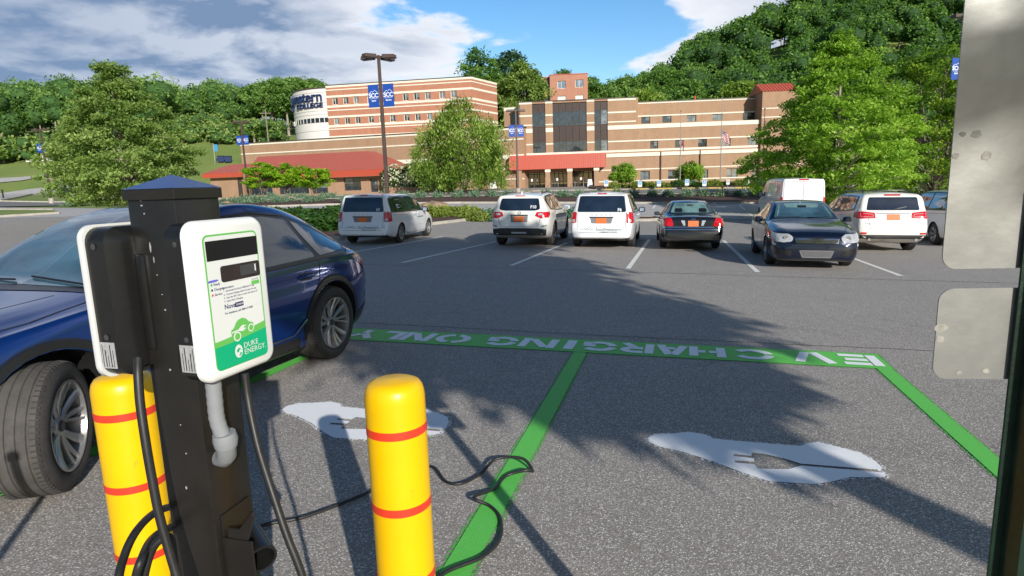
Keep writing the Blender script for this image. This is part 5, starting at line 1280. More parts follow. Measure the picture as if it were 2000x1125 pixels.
def light_pole(px, ytop, Y, label, zb0, zb1, rz=0, heads=2, bw=.62):
    top = at(px, ytop, Y); x, y = top.x, top.y; g = H(x, y)
    root = empty('light_pole', (x, y, g), rz, label, 'light pole', 'bronze parking lot light poles')
    h = top.z-g; r = .085
    mb = MB(); mb.add([(sx*r*k, sy*r*k, z) for z, k in ((-.1, 1.15), (h, .8)) for sx, sy in ((-1, -1), (1, -1), (1, 1), (-1, 1))], [(0, 3, 2, 1), (4, 5, 6, 7)]+[(i, (i+1) % 4, 4+(i+1) % 4, 4+i) for i in range(4)]); mb.build('pole', M_bronze, root, bevel=.01)
    MB().lathe([(.24, -.1), (.24, .55), (.22, .6), (0, .6)], 24).build('concrete_base', M_conc, root, smooth=40)
    for k in range(heads):
        for sg in (-1, 1):
            ang = [0, R(60)][k] if heads == 2 else 0
            hd = MB(); x0, x1 = .26, .95; z0 = h-.08
            hd.add([(x0, -.20, z0-.1), (x1, -.20, z0-.12), (x1, .20, z0-.12), (x0, .20, z0-.1), (x0, -.18, z0+.10), (x1-.03, -.18, z0+.06), (x1-.03, .18, z0+.06), (x0, .18, z0+.10)], [(0, 3, 2, 1), (4, 5, 6, 7), (0, 1, 5, 4), (1, 2, 6, 5), (2, 3, 7, 6), (3, 0, 4, 7)])
            hd.xf(Matrix.Rotation(ang+(PI if sg < 0 else 0), 4, 'Z')); H_ = hd.build('lamp_head', M_bronze, root, bevel=.012)
            ar = MB(); ar.box(0, -.04, z0-.06, x0+.02, .04, z0+.04); ar.xf(Matrix.Rotation(ang+(PI if sg < 0 else 0), 4, 'Z')); ar.build('arm', M_bronze, root)
            ln = MB(); ln.add([(x0+.08, -.15, z0-.113), (x1-.06, -.15, z0-.128), (x1-.06, .15, z0-.128), (x0+.08, .15, z0-.113)], [(0, 1, 2, 3)]); ln.xf(Matrix.Rotation(ang+(PI if sg < 0 else 0), 4, 'Z')); ln.build('lens', M_conduit, H_)
    z0, z1 = zat(px, zb1, Y)-g, zat(px, zb0, Y)-g
    if zb0:
        banner(root, -.12, -.12-bw, z0, z1); banner(root, .12, .12+bw, z0, z1)
    return root
light_pole(739, 108, 33.5, 'tall bronze light pole with two blue SCC banners, nearest, above the F7 minivan', 165, 209, R(-12), 2, .60)
light_pole(1007, 214, 62, 'bronze light pole with two blue SCC banners in front of the entrance canopy', 244, 267, R(4), 1, .62)
light_pole(470, 237, 70, 'bronze light pole with two blue SCC banners beside the red roofed hall', 265, 283, R(-10), 2, .62)
light_pole(78, 252, 66, 'bronze light pole with two blue banners on the left lawn', 280, 298, R(-10), 1, .62)
light_pole(1890, 28, 36, 'bronze light pole mostly hidden behind the metal sign at the right', 113, 155, R(10), 2, .62)
light_pole(1613, 150, 62, 'bronze light pole hidden in the maple crown, its blue banners showing through', 232, 254, R(4), 1, .62)
def flagpole(px, ytop, Y, label, r=.05, ball=True):
    t = at(px, ytop, Y); g = H(t.x, t.y); root = empty('flagpole' if ball else 'steel_pole', (t.x, t.y, g), 0, label, 'flagpole' if ball else 'pole'); h = t.z-g
    MB().tube([(0, 0, -.1), (0, 0, h*.5), (0, 0, h)], [r*1.3, r, r*.55], 12).build('pole', M_steel if ball else M_bronze, root, smooth=40)
    if ball: MB().lathe([(0, h-.02), (.08, h+.05), (.08, h+.1), (0, h+.18)], 12).build('finial', M_chrome, root, smooth=60)
    else: MB().lathe([(0, h), (.12, h), (.1, h+.1), (0, h+.12)], 10).build('cap', M_bronze, root)
    return t, g
fa = flagpole(1330, 218, 70, 'slender flagpole with a small pale state flag, left of the two')
fb = flagpole(1411, 192, 68, 'taller flagpole with the drooping American flag')
flagpole(1494, 213, 72, 'plain dark pole beside the maple crown', .06, False)
def flag_mat():
    m, nt, b, out = newmat('flag_stripes'); v = coords(nt, 'UV'); sp = nt.nodes.new('ShaderNodeSeparateXYZ'); nt.links.new(v, sp.inputs[0])
    st = mth(nt, 'FLOORED_MODULO', mth(nt, 'FLOOR', mth(nt, 'MULTIPLY', sp.outputs[1], 13)), 2)
    c = mixc(nt, st, (.55, .03, .04), (.8, .78, .76))
    can = mth(nt, 'MULTIPLY', mth(nt, 'LESS_THAN', sp.outputs[0], .4), mth(nt, 'GREATER_THAN', sp.outputs[1], .46))
    sx = mth(nt, 'FRACT', mth(nt, 'MULTIPLY', sp.outputs[0], 15)); sy = mth(nt, 'FRACT', mth(nt, 'MULTIPLY', sp.outputs[1], 17))
    d = mth(nt, 'ADD', mth(nt, 'ABSOLUTE', mth(nt, 'SUBTRACT', sx, .5)), mth(nt, 'ABSOLUTE', mth(nt, 'SUBTRACT', sy, .5)))
    cc = mixc(nt, mth(nt, 'LESS_THAN', d, .3), (.02, .03, .14), (.8, .8, .8))
    nt.links.new(mixc(nt, can, c, cc), b.inputs['Base Color']); b.inputs['Roughness'].default_value = .8; return m
def state_mat():
    m, nt, b, out = newmat('state_flag'); v = coords(nt, 'UV'); sp = nt.nodes.new('ShaderNodeSeparateXYZ'); nt.links.new(v, sp.inputs[0])
    c = mixc(nt, mth(nt, 'GREATER_THAN', sp.outputs[1], .5), (.8, .8, .8), (.55, .05, .06)); c = mixc(nt, mth(nt, 'LESS_THAN', sp.outputs[0], .35), c, (.02, .04, .25))
    nt.links.new(c, b.inputs['Base Color']); b.inputs['Roughness'].default_value = .8; return m
def flag(t, g, ztop, w, h, mat, label, seed, swing=.35):
    rnd = random.Random(seed); V = []; F = []; UV = []; nx, nz = 16, 12
    for j in range(nz+1):
        for i in range(nx+1):
            a, b_ = i/nx, j/nz
            x = .06+a*w*swing+.06*math.sin(a*9+b_*2); y = .16*math.sin(a*11+b_*3+seed)*a**.5; z = ztop-(1-b_)*h-a*w*math.sqrt(max(0, 1-swing**2))*.62
            V.append((x, y, z)); UV.append((a, b_))
    for j in range(nz):
        for i in range(nx): F.append((j*(nx+1)+i, j*(nx+1)+i+1, (j+1)*(nx+1)+i+1, (j+1)*(nx+1)+i))
    me = bpy.data.meshes.new('flag'); me.from_pydata(V, [], F); uvl = me.uv_layers.new(name='UVMap')
    for l in me.loops: uvl.data[l.index].uv = UV[l.vertex_index]
    me.materials.append(mat); me.shade_smooth(); o = link('flag', me); o.location = (t.x, t.y, g); tag(o, label, 'flag')
flag(fb[0], fb[1], zat(1415, 252, 68)-fb[1], 1.6, 1.0, flag_mat(), 'American flag drooping from the taller flagpole', 2, .55)
flag(fa[0], fa[1], zat(1330, 272, 70)-fa[1], 1.0, .8, state_mat(), 'small pale state flag hanging limp on its pole', 5, .3)
def signpost(px, ytop, ybot, Y, w, label, mat, icon=True, cat='sign'):
    t = at(px, ytop, Y); g = H(t.x, t.y); root = empty('parking_sign', (t.x, t.y, g), 0, label, cat, 'small signs along the yellow kerb'); h = t.z-g
    MB().tube([(0, .03, 0), (0, .03, h)], .025, 6).build('post', M_steel, root)
    m = MB(); rbox(m, 0, h-w*.75, w, w*1.5, -.005, 0, w*.1); m.build('plate', M_lab, root)
    m = MB(); m.box(-w*.40, -.009, h-w*.95, w*.40, -.007, h-.09*w); p = m.build('panel', mat, root)
    if icon:
        V, F = strip([(w*.02, w*.30), (w*.0, 0), (w*.16, 0), (w*.22, -w*.22)], w*.08); q = MB(); q.add([(a, -.011, h-w*.5+b) for a, b in V], F)
        V, F = strip([(w*.12*math.cos(R(a))-.02, w*.16*math.sin(R(a))-w*.12) for a in range(120, 361, 30)], w*.06); q.add([(a, -.011, h-w*.5+b) for a, b in V], F); q.build('wheelchair_symbol', M_bwhite, p)
HB = simple('sign_sky_blue', (.05, .26, .55), .5)
for i, (px, yt) in enumerate(((1184, 352), (1250, 353), (1287, 352), (1342, 350), (1376, 351))):
    signpost(px, yt, 368, 64.3-(px-1184)*.010, .42, 'blue and white accessible parking sign, number %s from the left along the yellow kerb' % ('one', 'two', 'three', 'four', 'five')[i], HB)
for i, px in enumerate((1422, 1462)): signpost(px, 350.5, 366, 62.2, .34, ('white sign with dark mark nearer the flagpole' if i == 0 else 'pale sign farther right beside the maple'), M_lgrey, False)
def boardsign():
    t = at(963, 347, 76); g = H(t.x, t.y); root = empty('notice_board', (t.x, t.y, g), 0, 'blue and white notice board on two short posts near the weeping tree', 'notice board'); h = t.z-g
    for sx in (-.45, .45): MB().box(sx-.03, 0, 0, sx+.03, .06, h).build('post', M_signblue, root)
    MB().box(-.42, -.02, h-1.3, .42, .02, h).build('board', M_lab, root); MB().box(-.42, -.03, h-.55, .42, -.021, h-.02).build('blue_heading', M_banner, root)
    MB().box(-.36, -.04, h-.38, .36, -.031, h-.30).build('heading_line', M_red, root)
boardsign()
t = at(1152, 353, 82); g = H(t.x, t.y); root = empty('sandwich_board', (t.x, t.y, g), 0, 'white folding A-frame board by the entrance doors', 'sandwich board')
for sg in (-1, 1):
    m = MB(); m.add([(-.38, sg*.35, 0), (.38, sg*.35, 0), (.25, sg*.03, 1.05), (-.25, sg*.03, 1.05)], [(0, 1, 2, 3)]); m.build('panel', M_lab, root, fixn=False)
# utility pole, dumpsters, transformer, hydrant-like posts
t = at(518, 213, 128); g = H(t.x, t.y); root = empty('utility_pole', (t.x, t.y, g), 0, 'grey wooden utility pole in front of the left woods', 'utility pole')
MB().tube([(0, 0, -1), (0, 0, t.z-g)], [.16, .11], 10).build('pole', M_wood, root, smooth=50); MB().box(-1.1, -.06, t.z-g-.9, 1.1, .06, t.z-g-.75).build('crossarm', M_wood, root)
for i, px in enumerate((430, 444)):
    t = at(px, 294, 120); root = empty('dumpster', (t.x, t.y, H(t.x, t.y)), R(15), 'blue dumpster behind the hall, %s of the pair' % ('left' if i == 0 else 'right'), 'dumpster', 'blue dumpsters')
    m = MB(); m.add([(-.55, -.5, .1), (.55, -.5, .1), (.55, .5, .1), (-.55, .5, .1), (-.62, -.6, 1.1), (.62, -.6, 1.1), (.62, .6, 1.2), (-.62, .6, 1.2)], [(0, 3, 2, 1), (4, 5, 6, 7), (0, 1, 5, 4), (1, 2, 6, 5), (2, 3, 7, 6), (3, 0, 4, 7)]); m.build('bin', M_signblue, root, bevel=.02)
    MB().box(-.64, -.62, 1.15, .64, .62, 1.26).build('lid', M_trim, root, bevel=.02)
p = hit(133, 381); root = empty('transformer_box', p, R(10), 'small dark green utility box on the left lawn', 'utility box')
MB().box(-.9, -.5, 0, .9, .5, 1.05).build('cabinet', M_postg, root, bevel=.05); MB().box(-1.0, -.6, -.1, 1.0, .6, .06).build('pad', M_conc, root)
p = hit(7, 388); root = empty('marker_post', p, 0, 'short dark marker post at the lawn road edge', 'post'); MB().tube([(0, 0, 0), (0, 0, 1)], .09, 10).build('post', M_trim, root); MB().lathe([(0, 1), (.11, 1), (.1, 1.1), (0, 1.12)], 12).build('cap', M_trim, root)
t = at(416, 280, 118); g = H(t.x, t.y); root = empty('banner_pole', (t.x, t.y, g), 0, 'pale thin pole with one small blue banner behind the hall', 'pole')
MB().tube([(0, 0, 0), (0, 0, t.z-g)], .07, 8).build('pole', M_steel, root); MB().box(.1, -.01, t.z-g-1.5, .75, .01, t.z-g-.2).build('banner', HB, root)
# boulders
def boulder(px, py, s, label):
    p = hit(px, py); bm = bmesh.new(); bmesh.ops.create_icosphere(bm, subdivisions=4, radius=1)
    for v in bm.verts:
        n = noise.noise(v.co*1.3+Vector((px, 0, 0)))*.35+noise.noise(v.co*4+Vector((0, px, 0)))*.10; v.co *= 1+n; v.co.x *= s; v.co.y *= s*.7; v.co.z *= s*.48
    me = bpy.data.meshes.new('boulder'); bm.to_mesh(me); bm.free(); me.materials.append(M_rock); me.shade_smooth(); o = link('boulder', me); o.location = p+Vector((0, 0, s*.2)); tag(o, label, 'boulder')
boulder(720, 413, 1.35, 'large tan boulder in the planting island behind the F7 minivan'); boulder(848, 411, .95, 'tan boulder at the crest of the island, right of the F7 minivan'); boulder(823, 409, .6, 'small orange-brown rock beside the larger boulder'); boulder(868, 409, .5, 'low flat stone right of the tan boulder')
for i, (px, py) in enumerate(((568, 391), (440, 402))): boulder(px, py, .55, ('pale low rock among the junipers before the lime maples' if i == 0 else 'pale low rock in front of the hall corner'))
# ================================================================== BUILDINGS
class Wall:
    """vertical plane through the ray at (px) at depth Y, running in compass-tilted direction ang (deg, negative = right end nearer)"""
    def __init__(s, px, Y, ang, py=350):
        p = at(px, py, Y); s.o = Vector((p.x, p.y, 0)); s.a = R(ang); s.d = Vector((math.cos(s.a), math.sin(s.a), 0)); s.n = Vector((-s.d.y, s.d.x, 0))
    def S(s, px, py, off=0):
        d = ray(px, py); d = Vector(d); o = Vector((0, 0, EYE)); q = s.o+s.n*off
        t = (q-o).dot(s.n)/d.dot(s.n); p = o+d*t; return (p-s.o).dot(s.d), p.z
    def x(s, px, py=300, off=0): return s.S(px, py, off)[0]
    def z(s, px, py, off=0): return s.S(px, py, off)[1]
    def root(s, name, label, cat, group=None): return empty(name, s.o, s.a, label, cat, group)
def facade(root, x0, x1, z0, z1, openings, mat, y=0, depth=.28, name='wall', rev=None):
    """wall sheet with real rectangular openings and reveals"""
    xs = sorted(set([x0, x1]+[o[0] for o in openings]+[o[1] for o in openings])); zs = sorted(set([z0, z1]+[o[2] for o in openings]+[o[3] for o in openings]))
    xs = [v for v in xs if x0 <= v <= x1]; zs = [v for v in zs if z0 <= v <= z1]
    m = MB()
    for xa, xb in zip(xs, xs[1:]):
        for za, zb in zip(zs, zs[1:]):
            cx, cz = (xa+xb)/2, (za+zb)/2
            if any(o[0] < cx < o[1] and o[2] < cz < o[3] for o in openings): continue
            m.add([(xa, y, za), (xb, y, za), (xb, y, zb), (xa, y, zb)], [(0, 1, 2, 3)])
    for a, b, c, d in openings:
        m.add([(a, y, c), (b, y, c), (b, y, d), (a, y, d), (a, y+depth, c), (b, y+depth, c), (b, y+depth, d), (a, y+depth, d)], [(0, 1, 5, 4), (1, 2, 6, 5), (2, 3, 7, 6), (3, 0, 4, 7)])
    m.v = [tuple(v) for v in m.v]
    return m.build(name, mat, root, fixn=False)
def window(root, o, y=0, nm=1, frame=M_frameb, glass=None, t=.05, depth=.22, name='window', hsplit=None):
    a, b, c, d = o; yy = y+depth
    f = MB()
    for q in ((a, a+t), (b-t, b)): f.box(q[0], yy-.05, c, q[1], yy+.02, d)
    f.box(a+t, yy-.05, c, b-t, yy+.02, c+t); f.box(a+t, yy-.05, d-t, b-t, yy+.02, d)
    for k in range(1, nm):
        xm = a+(b-a)*k/nm; f.box(xm-t*.4, yy-.045, c+t, xm+t*.4, yy+.01, d-t)
    if hsplit: f.box(a+t, yy-.04, c+(d-c)*hsplit-.02, b-t, yy+.005, c+(d-c)*hsplit+.02)
    w = f.build(name, frame, root)
    glass = glass or random.choice([M_wing, M_wing, M_wing2])
    g = MB(); g.add([(a+t, yy-.012, c+t), (b-t, yy-.012, c+t), (b-t, yy-.012, d-t), (a+t, yy-.012, d-t)], [(0, 1, 2, 3)]); g.build('pane', glass, w)
    if glass is M_wing and random.random() < .75:
        k = random.uniform(.35, .6); r0, r1 = (a+t, (a+b)/2) if random.random() < .5 else ((a+b)/2, b-t)
        g = MB(); g.add([(r0+.02, yy-.018, d-t-(d-c)*k), (r1-.02, yy-.018, d-t-(d-c)*k), (r1-.02, yy-.018, d-t), (r0+.02, yy-.018, d-t)], [(0, 1, 2, 3)]); g.build('blind', M_wing2, w)
    return w
def bands(root, x0, x1, zs, mat=M_band, y=0, pr=.05):
    for a, b in zs: MB().box(x0, y-pr, min(a, b), x1, y+.01, max(a, b)).build('stone_band', mat, root)
def mass(root, x0, x1, y0, y1, z0, z1, mat, name='rear_mass'): return MB().box(x0, y0, z0, x1, y1, z1).build(name, mat, root)
# ---- main building, right wing and entrance block
W1 = Wall(1190, 92, -4.5)
b1 = W1.root('college_building', 'long tan brick college building with white bands and red entrance canopy', 'building')
zz = lambda y: W1.z(1190, y)
X = lambda px, y=300: W1.x(px, y)
zbase = .4
A0, A1 = X(1015), X(1242, 250); ztA = zz(193)
op = []
for px0, px1 in ((1040, 1065.5), (1080, 1146), (1161, 1187)): op.append((X(px0, 250), X(px1, 250), zz(297), ztA-.25))
zc0, zc1 = zz(364), zz(331)
doors = [(X(1022, 350), X(1064.5, 350)), (X(1075, 350), X(1108, 350)), (X(1118, 350), X(1161, 350))]
dop = [(a, b, zbase, zz(332)) for a, b in doors]
facade(b1, A0, A1, zbase, ztA, op+dop, M_brickT, depth=.5, name='entrance_wall')
for o in op:   # curtain wall: spandrels and panes
    a, b, c, d = o; n = max(2, round((b-a)/1.05)); H_ = d-c
    f0 = (0, .245, .55, .83, 1.0)
    cw = MB()
    for k in range(n+1): xm = a+(b-a)*k/n; cw.box(xm-.03, .10, c, xm+.03, .25, d)
    cwo = cw.build('curtain_mullions', M_frameb, b1)
    for i, (u0, u1) in enumerate(zip(f0, f0[1:])):
        z0, z1 = c+H_*u0, c+H_*u1
        for k in range(n):
            xa, xb = a+(b-a)*k/n+.03, a+(b-a)*(k+1)/n-.03
            m = MB(); m.box(xa, .2, z0+.02, xb, .24, z1-.02)
            if i in (1, 3): m.build('spandrel_panel', M_panel, b1)
            else: w = m.build('window', random.choice([M_wing, M_wing, M_winlight if random.random() < .3 else M_wing2]), b1)
        MB().box(a, .12, z1-.03, b, .22, z1+.03).build('transom', M_frameb, b1)
for (pa, pb) in ((1015, 1040), (1065.5, 1080), (1146, 1161), (1187, 1242)):
    bands(b1, X(pa, 250)+.01, X(pb, 250)-.01, [(zz(y0), zz(y1)) for y0, y1 in ((193, 197), (218.5, 221.5), (237.4, 239.8), (245.5, 253.5), (275.5, 278))])
MB().box(A0-.1, -.12, ztA, A1+.1, 14, ztA+.12).build('roof_coping', M_frameb, b1)
mass(b1, A0+.02, A1-.02, .55, 13.9, zbase, ztA-.02, M_brickT)
mass(b1, A0, A0+.25, .0, .55, zbase, ztA, M_brickT, 'end_wall')
# base-line band of the second floor and canopy
bands(b1, X(1021), X(1480, 290), [(zz(294), zz(298))], pr=.10)
cx0, cx1 = W1.x(995, 320, -2.5), W1.x(1183, 315, -2.5); zt_, zb_ = W1.z(1100, 301.5, -1.2), W1.z(1100, 329, -2.5)
m = MB(); m.add([(cx0, -2.5, zb_), (cx1, -2.5, zb_), (cx1, -2.2, zt_), (cx0, -2.2, zt_)], [(0, 1, 2, 3)]); m.add([(cx0, -2.5, zb_), (cx0, 0, zb_), (cx0, 0, zt_), (cx0, -2.2, zt_)], [(0, 3, 2, 1)]); m.add([(cx1, -2.5, zb_), (cx1, 0, zb_), (cx1, 0, zt_), (cx1, -2.2, zt_)], [(0, 1, 2, 3)]); m.add([(cx0, -2.2, zt_), (cx1, -2.2, zt_), (cx1, 0, zt_+.1), (cx0, 0, zt_+.1)], [(0, 1, 2, 3)]); m.add([(cx0, -2.5, zb_), (cx1, -2.5, zb_), (cx1, 0, zb_), (cx0, 0, zb_)], [(0, 3, 2, 1)])
can = m.build('entrance_canopy', M_redfas, b1, fixn=False)
k = 40
for i in range(k+1):
    xs_ = cx0+(cx1-cx0)*i/k; m = MB(); m.add([(xs_-.025, -2.53, zb_), (xs_+.025, -2.53, zb_), (xs_+.025, -2.56, zb_), (xs_-.025, -2.56, zb_), (xs_-.025, -2.23, zt_), (xs_+.025, -2.23, zt_), (xs_+.025, -2.26, zt_), (xs_-.025, -2.26, zt_)], [(0, 1, 2, 3), (4, 5, 6, 7), (0, 1, 5, 4), (1, 2, 6, 5), (2, 3, 7, 6), (3, 0, 4, 7)]); m.build('standing_seam', M_redroof, can)
for px in (1070, 1113, 1165):
    x_ = W1.x(px, 345, -2.2); c_ = MB().box(x_-.35, -2.3, zbase+.2, x_+.35, -1.6, zb_).build('entrance_column', M_brickT, b1); MB().box(x_-.40, -2.35, zb_-.45, x_+.40, -1.55, zb_-.02).build('column_cap', M_band, c_)
MB().box(W1.x(1015, 350), -2.3, zbase, W1.x(1021, 350), .0, zb_).build('side_pier', M_brickT, b1)
for a, b in doors:
    n = 4; gz0, gz1 = zbase+.45, zz(333)
    MB().box(a, .42, zbase, b, .45, gz1).build('door_backing', M_door, b1)
    for k in range(n):
        xa, xb = a+(b-a)*k/n, a+(b-a)*(k+1)/n
        f = MB(); 
        for q in ((xa, xa+.07), (xb-.07, xb)): f.box(q[0], .30, gz0, q[1], .36, gz1)
        f.box(xa+.07, .30, gz0+2.3, xb-.07, .36, gz0+2.4); f.box(xa+.07, .30, gz0, xb-.07, .36, gz0+.2); d_ = f.build('entrance_door', M_frameb, b1)
        MB().box(xa+.15, .26, gz0+.9, xa+.75, .29, gz0+.96).build('push_bar', M_chrome, d_)
    for q in (.35, .62): MB().box(a+(b-a)*q, .27, gz0+1.3, a+(b-a)*q+.28, .285, gz0+1.7).build('door_notice', M_lab, b1)
for px in (1078, 1090, 1123, 1140):
    hr = MB(); x_ = W1.x(px, 360, -3.2); hr.tube([(x_, -3.6, zbase+.4), (x_, -3.6, zbase+1.6), (x_, -2.6, zbase+1.6), (x_, -2.6, zbase+.4)], .03, 6); hr.build('handrail', M_steel, b1)
# right wing lower storeys
B0, B1 = A1, X(1600, 300); zlow = zz(249); zl = lambda y: W1.z(1187, y)
ops = []
def wpx(x0, x1, y0, y1, off=0): cx, cy = (x0+x1)/2, (y0+y1)/2; return (W1.x(x0, cy, off), W1.x(x1, cy, off), W1.z(cx, y1, off), W1.z(cx, y0, off))
def cr(a, b, c, d): return wpx(960+a/3.3333, 960+b/3.3333, 130+c/3.3333, 130+d/3.3333)
w2 = [cr(873, 927, 489, 540), cr(1033, 1085, 484, 534), cr(1195, 1250, 478, 527), cr(1345, 1402, 472, 523), cr(1502, 1556, 466, 518), cr(1668, 1727, 460, 511), cr(1830, 1890, 455, 506)]
w1 = [cr(705, 745, 682, 738), cr(970, 1030, 679, 736), cr(1150, 1212, 673, 735), cr(1375, 1410, 670, 726), cr(1530, 1602, 662, 722), cr(1690, 1760, 655, 715), cr(1830, 1890, 650, 710)]
facade(b1, B0, B1, zbase, zlow, [w for w in w2+w1 if w[0] > B0+.1], M_brickT, name='wing_wall')
for w in w2+w1:
    if w[0] > B0+.1: window(b1, w, nm=2)
zb = lambda y0, y1: (zz(y0), zz(y1))
bands(b1, X(1187, 250), B1, [zb(245.5, 253.5)], pr=.07); bands(b1, B0, B1, [zb(275.5, 278)])
bands(b1, X(1184, 304), B1, [zb(300.5, 307.5)], pr=.13); bands(b1, X(1166, 330), B1, [zb(331.4, 333.4), zb(353.6, 355.6)], pr=.04)
mass(b1, B0, B1, .5, 13.5, zbase, zlow-.02, M_brickT)
for px in (1290, 1366.5): x_ = X(px, 330); MB().tube([(x_, -.12, zz(364)), (x_, -.12, zz(300))], .10, 8).build('downspout', M_frameb, b1)
# upper set-back storey
off = 2.6; ztop = W1.z(1246, 200.5, off); U0, U1 = W1.x(1243, 240, off), W1.x(1600, 240, off)
w3 = []
for a, b, c, d in ((975, 1033, 325, 371), (1112, 1171, 318, 365), (1272, 1333, 311, 358), (1440, 1504, 303, 350), (1636, 1746, 290, 345)):
    w3.append(wpx(960+a/3.3333, 960+b/3.3333, 130+c/3.3333, 130+d/3.3333, off))
facade(b1, U0, U1, zlow-.5, ztop, w3, M_brickT, y=off, name='upper_wall')
for w in w3: window(b1, w, y=off, nm=2 if w[1]-w[0] < 6 else 4)
bands(b1, U0, U1, [(W1.z(1246, a, off), W1.z(1246, b, off)) for a, b in ((200.5, 203.2), (226, 228.5), (243.3, 245.2))], y=off)
mass(b1, U0, U1, off+.5, 13.4, zlow-.1, ztop-.02, M_brickT); MB().box(U0, off-.12, ztop, U1, 13.5, ztop+.12).build('roof_coping', M_frameb, b1)
mass(b1, B0-.02, B0+.3, .02, off, zlow-.1, ztA, M_brickT, 'return_wall')
MB().box(B0, .0, zlow, B1, off, zlow+.05).build('terrace_roof', M_frameb, b1)
x_ = W1.x(1357, 190, 8); MB().tube([(x_, 8, ztop), (x_, 8, ztop+1.3)], .18, 8).build('roof_vent', M_redfas, b1)
# stair tower with red roof cap
T0, T1 = W1.x(1484, 200, .5), W1.x(1538, 200, .5); tz = W1.z(1490, 181, .5); tzt = W1.z(1490, 160.5, .5)
tw = mass(b1, T0, T1+1, -.6, 6, zbase, tz, M_brickT, 'stair_tower')
m = MB(); m.add([(T0-.1, -.7, tz), (T1+1.1, -.7, tz), (T1+1.1, 2.5, tzt), (T0-.1, 2.5, tzt), (T0-.1, 6.1, tz), (T1+1.1, 6.1, tz)], [(0, 1, 2, 3), (3, 2, 5, 4), (0, 3, 4), (1, 5, 2)]); rf = m.build('tower_roof', M_redroof, b1)
for i in range(12):
    xs_ = T0+(T1-T0+1)*i/11; m = MB(); m.tube([(xs_, -.7, tz+.03), (xs_, 2.5, tzt+.03)], .035, 5); m.build('standing_seam', M_redfas, rf)
bands(b1, T0, T1+1, [(W1.z(1490, 212), W1.z(1490, 214)), (W1.z(1490, 229), W1.z(1490, 231))], y=-.6)
# ---- left hall, long two-storey wall
W2 = Wall(1000, 92, -16.7)
b2 = W2.root('college_building', 'long lower tan brick wing with white bands behind the red roofed hall and weeping tree', 'building')
L0, L1_ = W2.x(470, 290), W2.x(1022, 250); ztL = W2.z(767, 263.5)
facade(b2, L0, L1_, zbase, ztL, [], M_brickT, name='wall')
bands(b2, L0, L1_, [(ztL-.05, W2.z(767, 267.3)), (W2.z(767, 284), W2.z(767, 286.4)), (W2.z(767, 313), W2.z(767, 321)), (W2.z(767, 338), W2.z(767, 340)), (W2.z(767, 357), W2.z(767, 359))], pr=.06)
mass(b2, L0, L1_, .3, 14, zbase, ztL-.03, M_brickT); MB().box(L0-.1, -.12, ztL, L1_+.1, 14.1, ztL+.14).build('roof_coping', M_frameb, b2)
# link bay between wings with dark glazing
q0, q1 = W2.x(985, 240, 4), W2.x(1018, 240, 4); zq = W2.z(1000, 209.5, 4)
mass(b2, q0, q1+2, 4, 13, ztL+.1, zq, M_brickT, 'link_bay'); bands(b2, q0, q1+2, [(zq-.5, zq)], y=4)
MB().box(W2.x(1001, 230, 4), 3.9, W2.z(1008, 245, 4), W2.x(1016, 230, 4), 3.97, W2.z(1008, 222, 4)).build('link_window', M_wing, b2)
# ---- red roofed hall in front
W4 = Wall(750, 80, -16.7)
b4 = W4.root('red_roofed_hall', 'low brick hall with a broad red metal hip roof, left of the weeping tree', 'building')
h0, h1 = W4.x(482, 370), W4.x(751, 365); ze = W4.z(700, 345)
ho = []
def w4(x0, x1, y0, y1): return (W4.x(x0, (y0+y1)/2), W4.x(x1, (y0+y1)/2), W4.z((x0+x1)/2, y1), W4.z((x0+x1)/2, y0))
ho = [w4(672, 705, 347, 372), w4(723.5, 738, 348, 375), w4(545, 603, 357, 379), w4(489, 532, 357, 381), w4(610, 640, 357, 378)]
facade(b4, h0, h1, .3, ze, ho, M_brickT)
for i, w in enumerate(ho): window(b4, w, nm=(2, 1, 4, 3, 2)[i], glass=M_wing, hsplit=.55 if i == 0 else None)
mass(b4, h0, h1, .5, 9, .3, ze-.02, M_brickT)
dpt = min(9.5, abs((W2.o-W4.o).dot(W4.n))-.3); e0, e1 = W4.x(478, 342, -1.2), W4.x(752.5, 340, -1.2); zf0, zf1 = W4.z(700, 344.5, -1.2), W4.z(700, 332, -1.2)
r0, r1 = W4.x(503, 299, dpt*.75), W4.x(718, 301, dpt*.75); zr = W4.z(650, 298.5, dpt*.75)
m = MB(); m.box(e0, -1.2, zf0, e1, -1.05, zf1); m.box(e0, -1.05, zf0, e0+.15, dpt, zf1); m.box(e1-.15, -1.05, zf0, e1, dpt, zf1); m.build('fascia', M_redfas, b4)
m = MB(); m.add([(e0, -1.22, zf1), (e1, -1.22, zf1), (r1, dpt*.75, zr), (r0, dpt*.75, zr), (e0, dpt*1.0, zf1), (e1, dpt*1.0, zf1), (r1, dpt*1.0, zr), (r0, dpt*1.0, zr)], [(0, 1, 2, 3), (1, 5, 6, 2), (4, 0, 3, 7), (3, 2, 6, 7)]); m.build('hip_roof', M_redroof, b4, fixn=False)
MB().box(e0+.1, -1.05, zf0+.05, e1-.1, .02, zf0+.1).build('soffit', M_brickT, b4)
W5 = Wall(440, 90, -16.7); b5 = W5.root('hall_annex', 'small brick annex with lower red roof at the left end of the hall', 'building')
a0, a1 = W5.x(412, 365), W5.x(476, 365); zA0, zA1, zA2 = W5.z(440, 347), W5.z(440, 338), W5.z(440, 322, 5)
mass(b5, a0, a1, 0, 7, .3, zA0, M_brickT, 'wall'); MB().box(a0-.6, -.8, zA0, a1+.6, -.65, zA1).build('fascia', M_redfas, b5)
m = MB(); m.add([(a0-.6, -.82, zA1), (a1+.6, -.82, zA1), (a1+.6, 5, zA2), (a0-.6, 5, zA2)], [(0, 1, 2, 3)]); m.build('roof', M_redroof, b5)
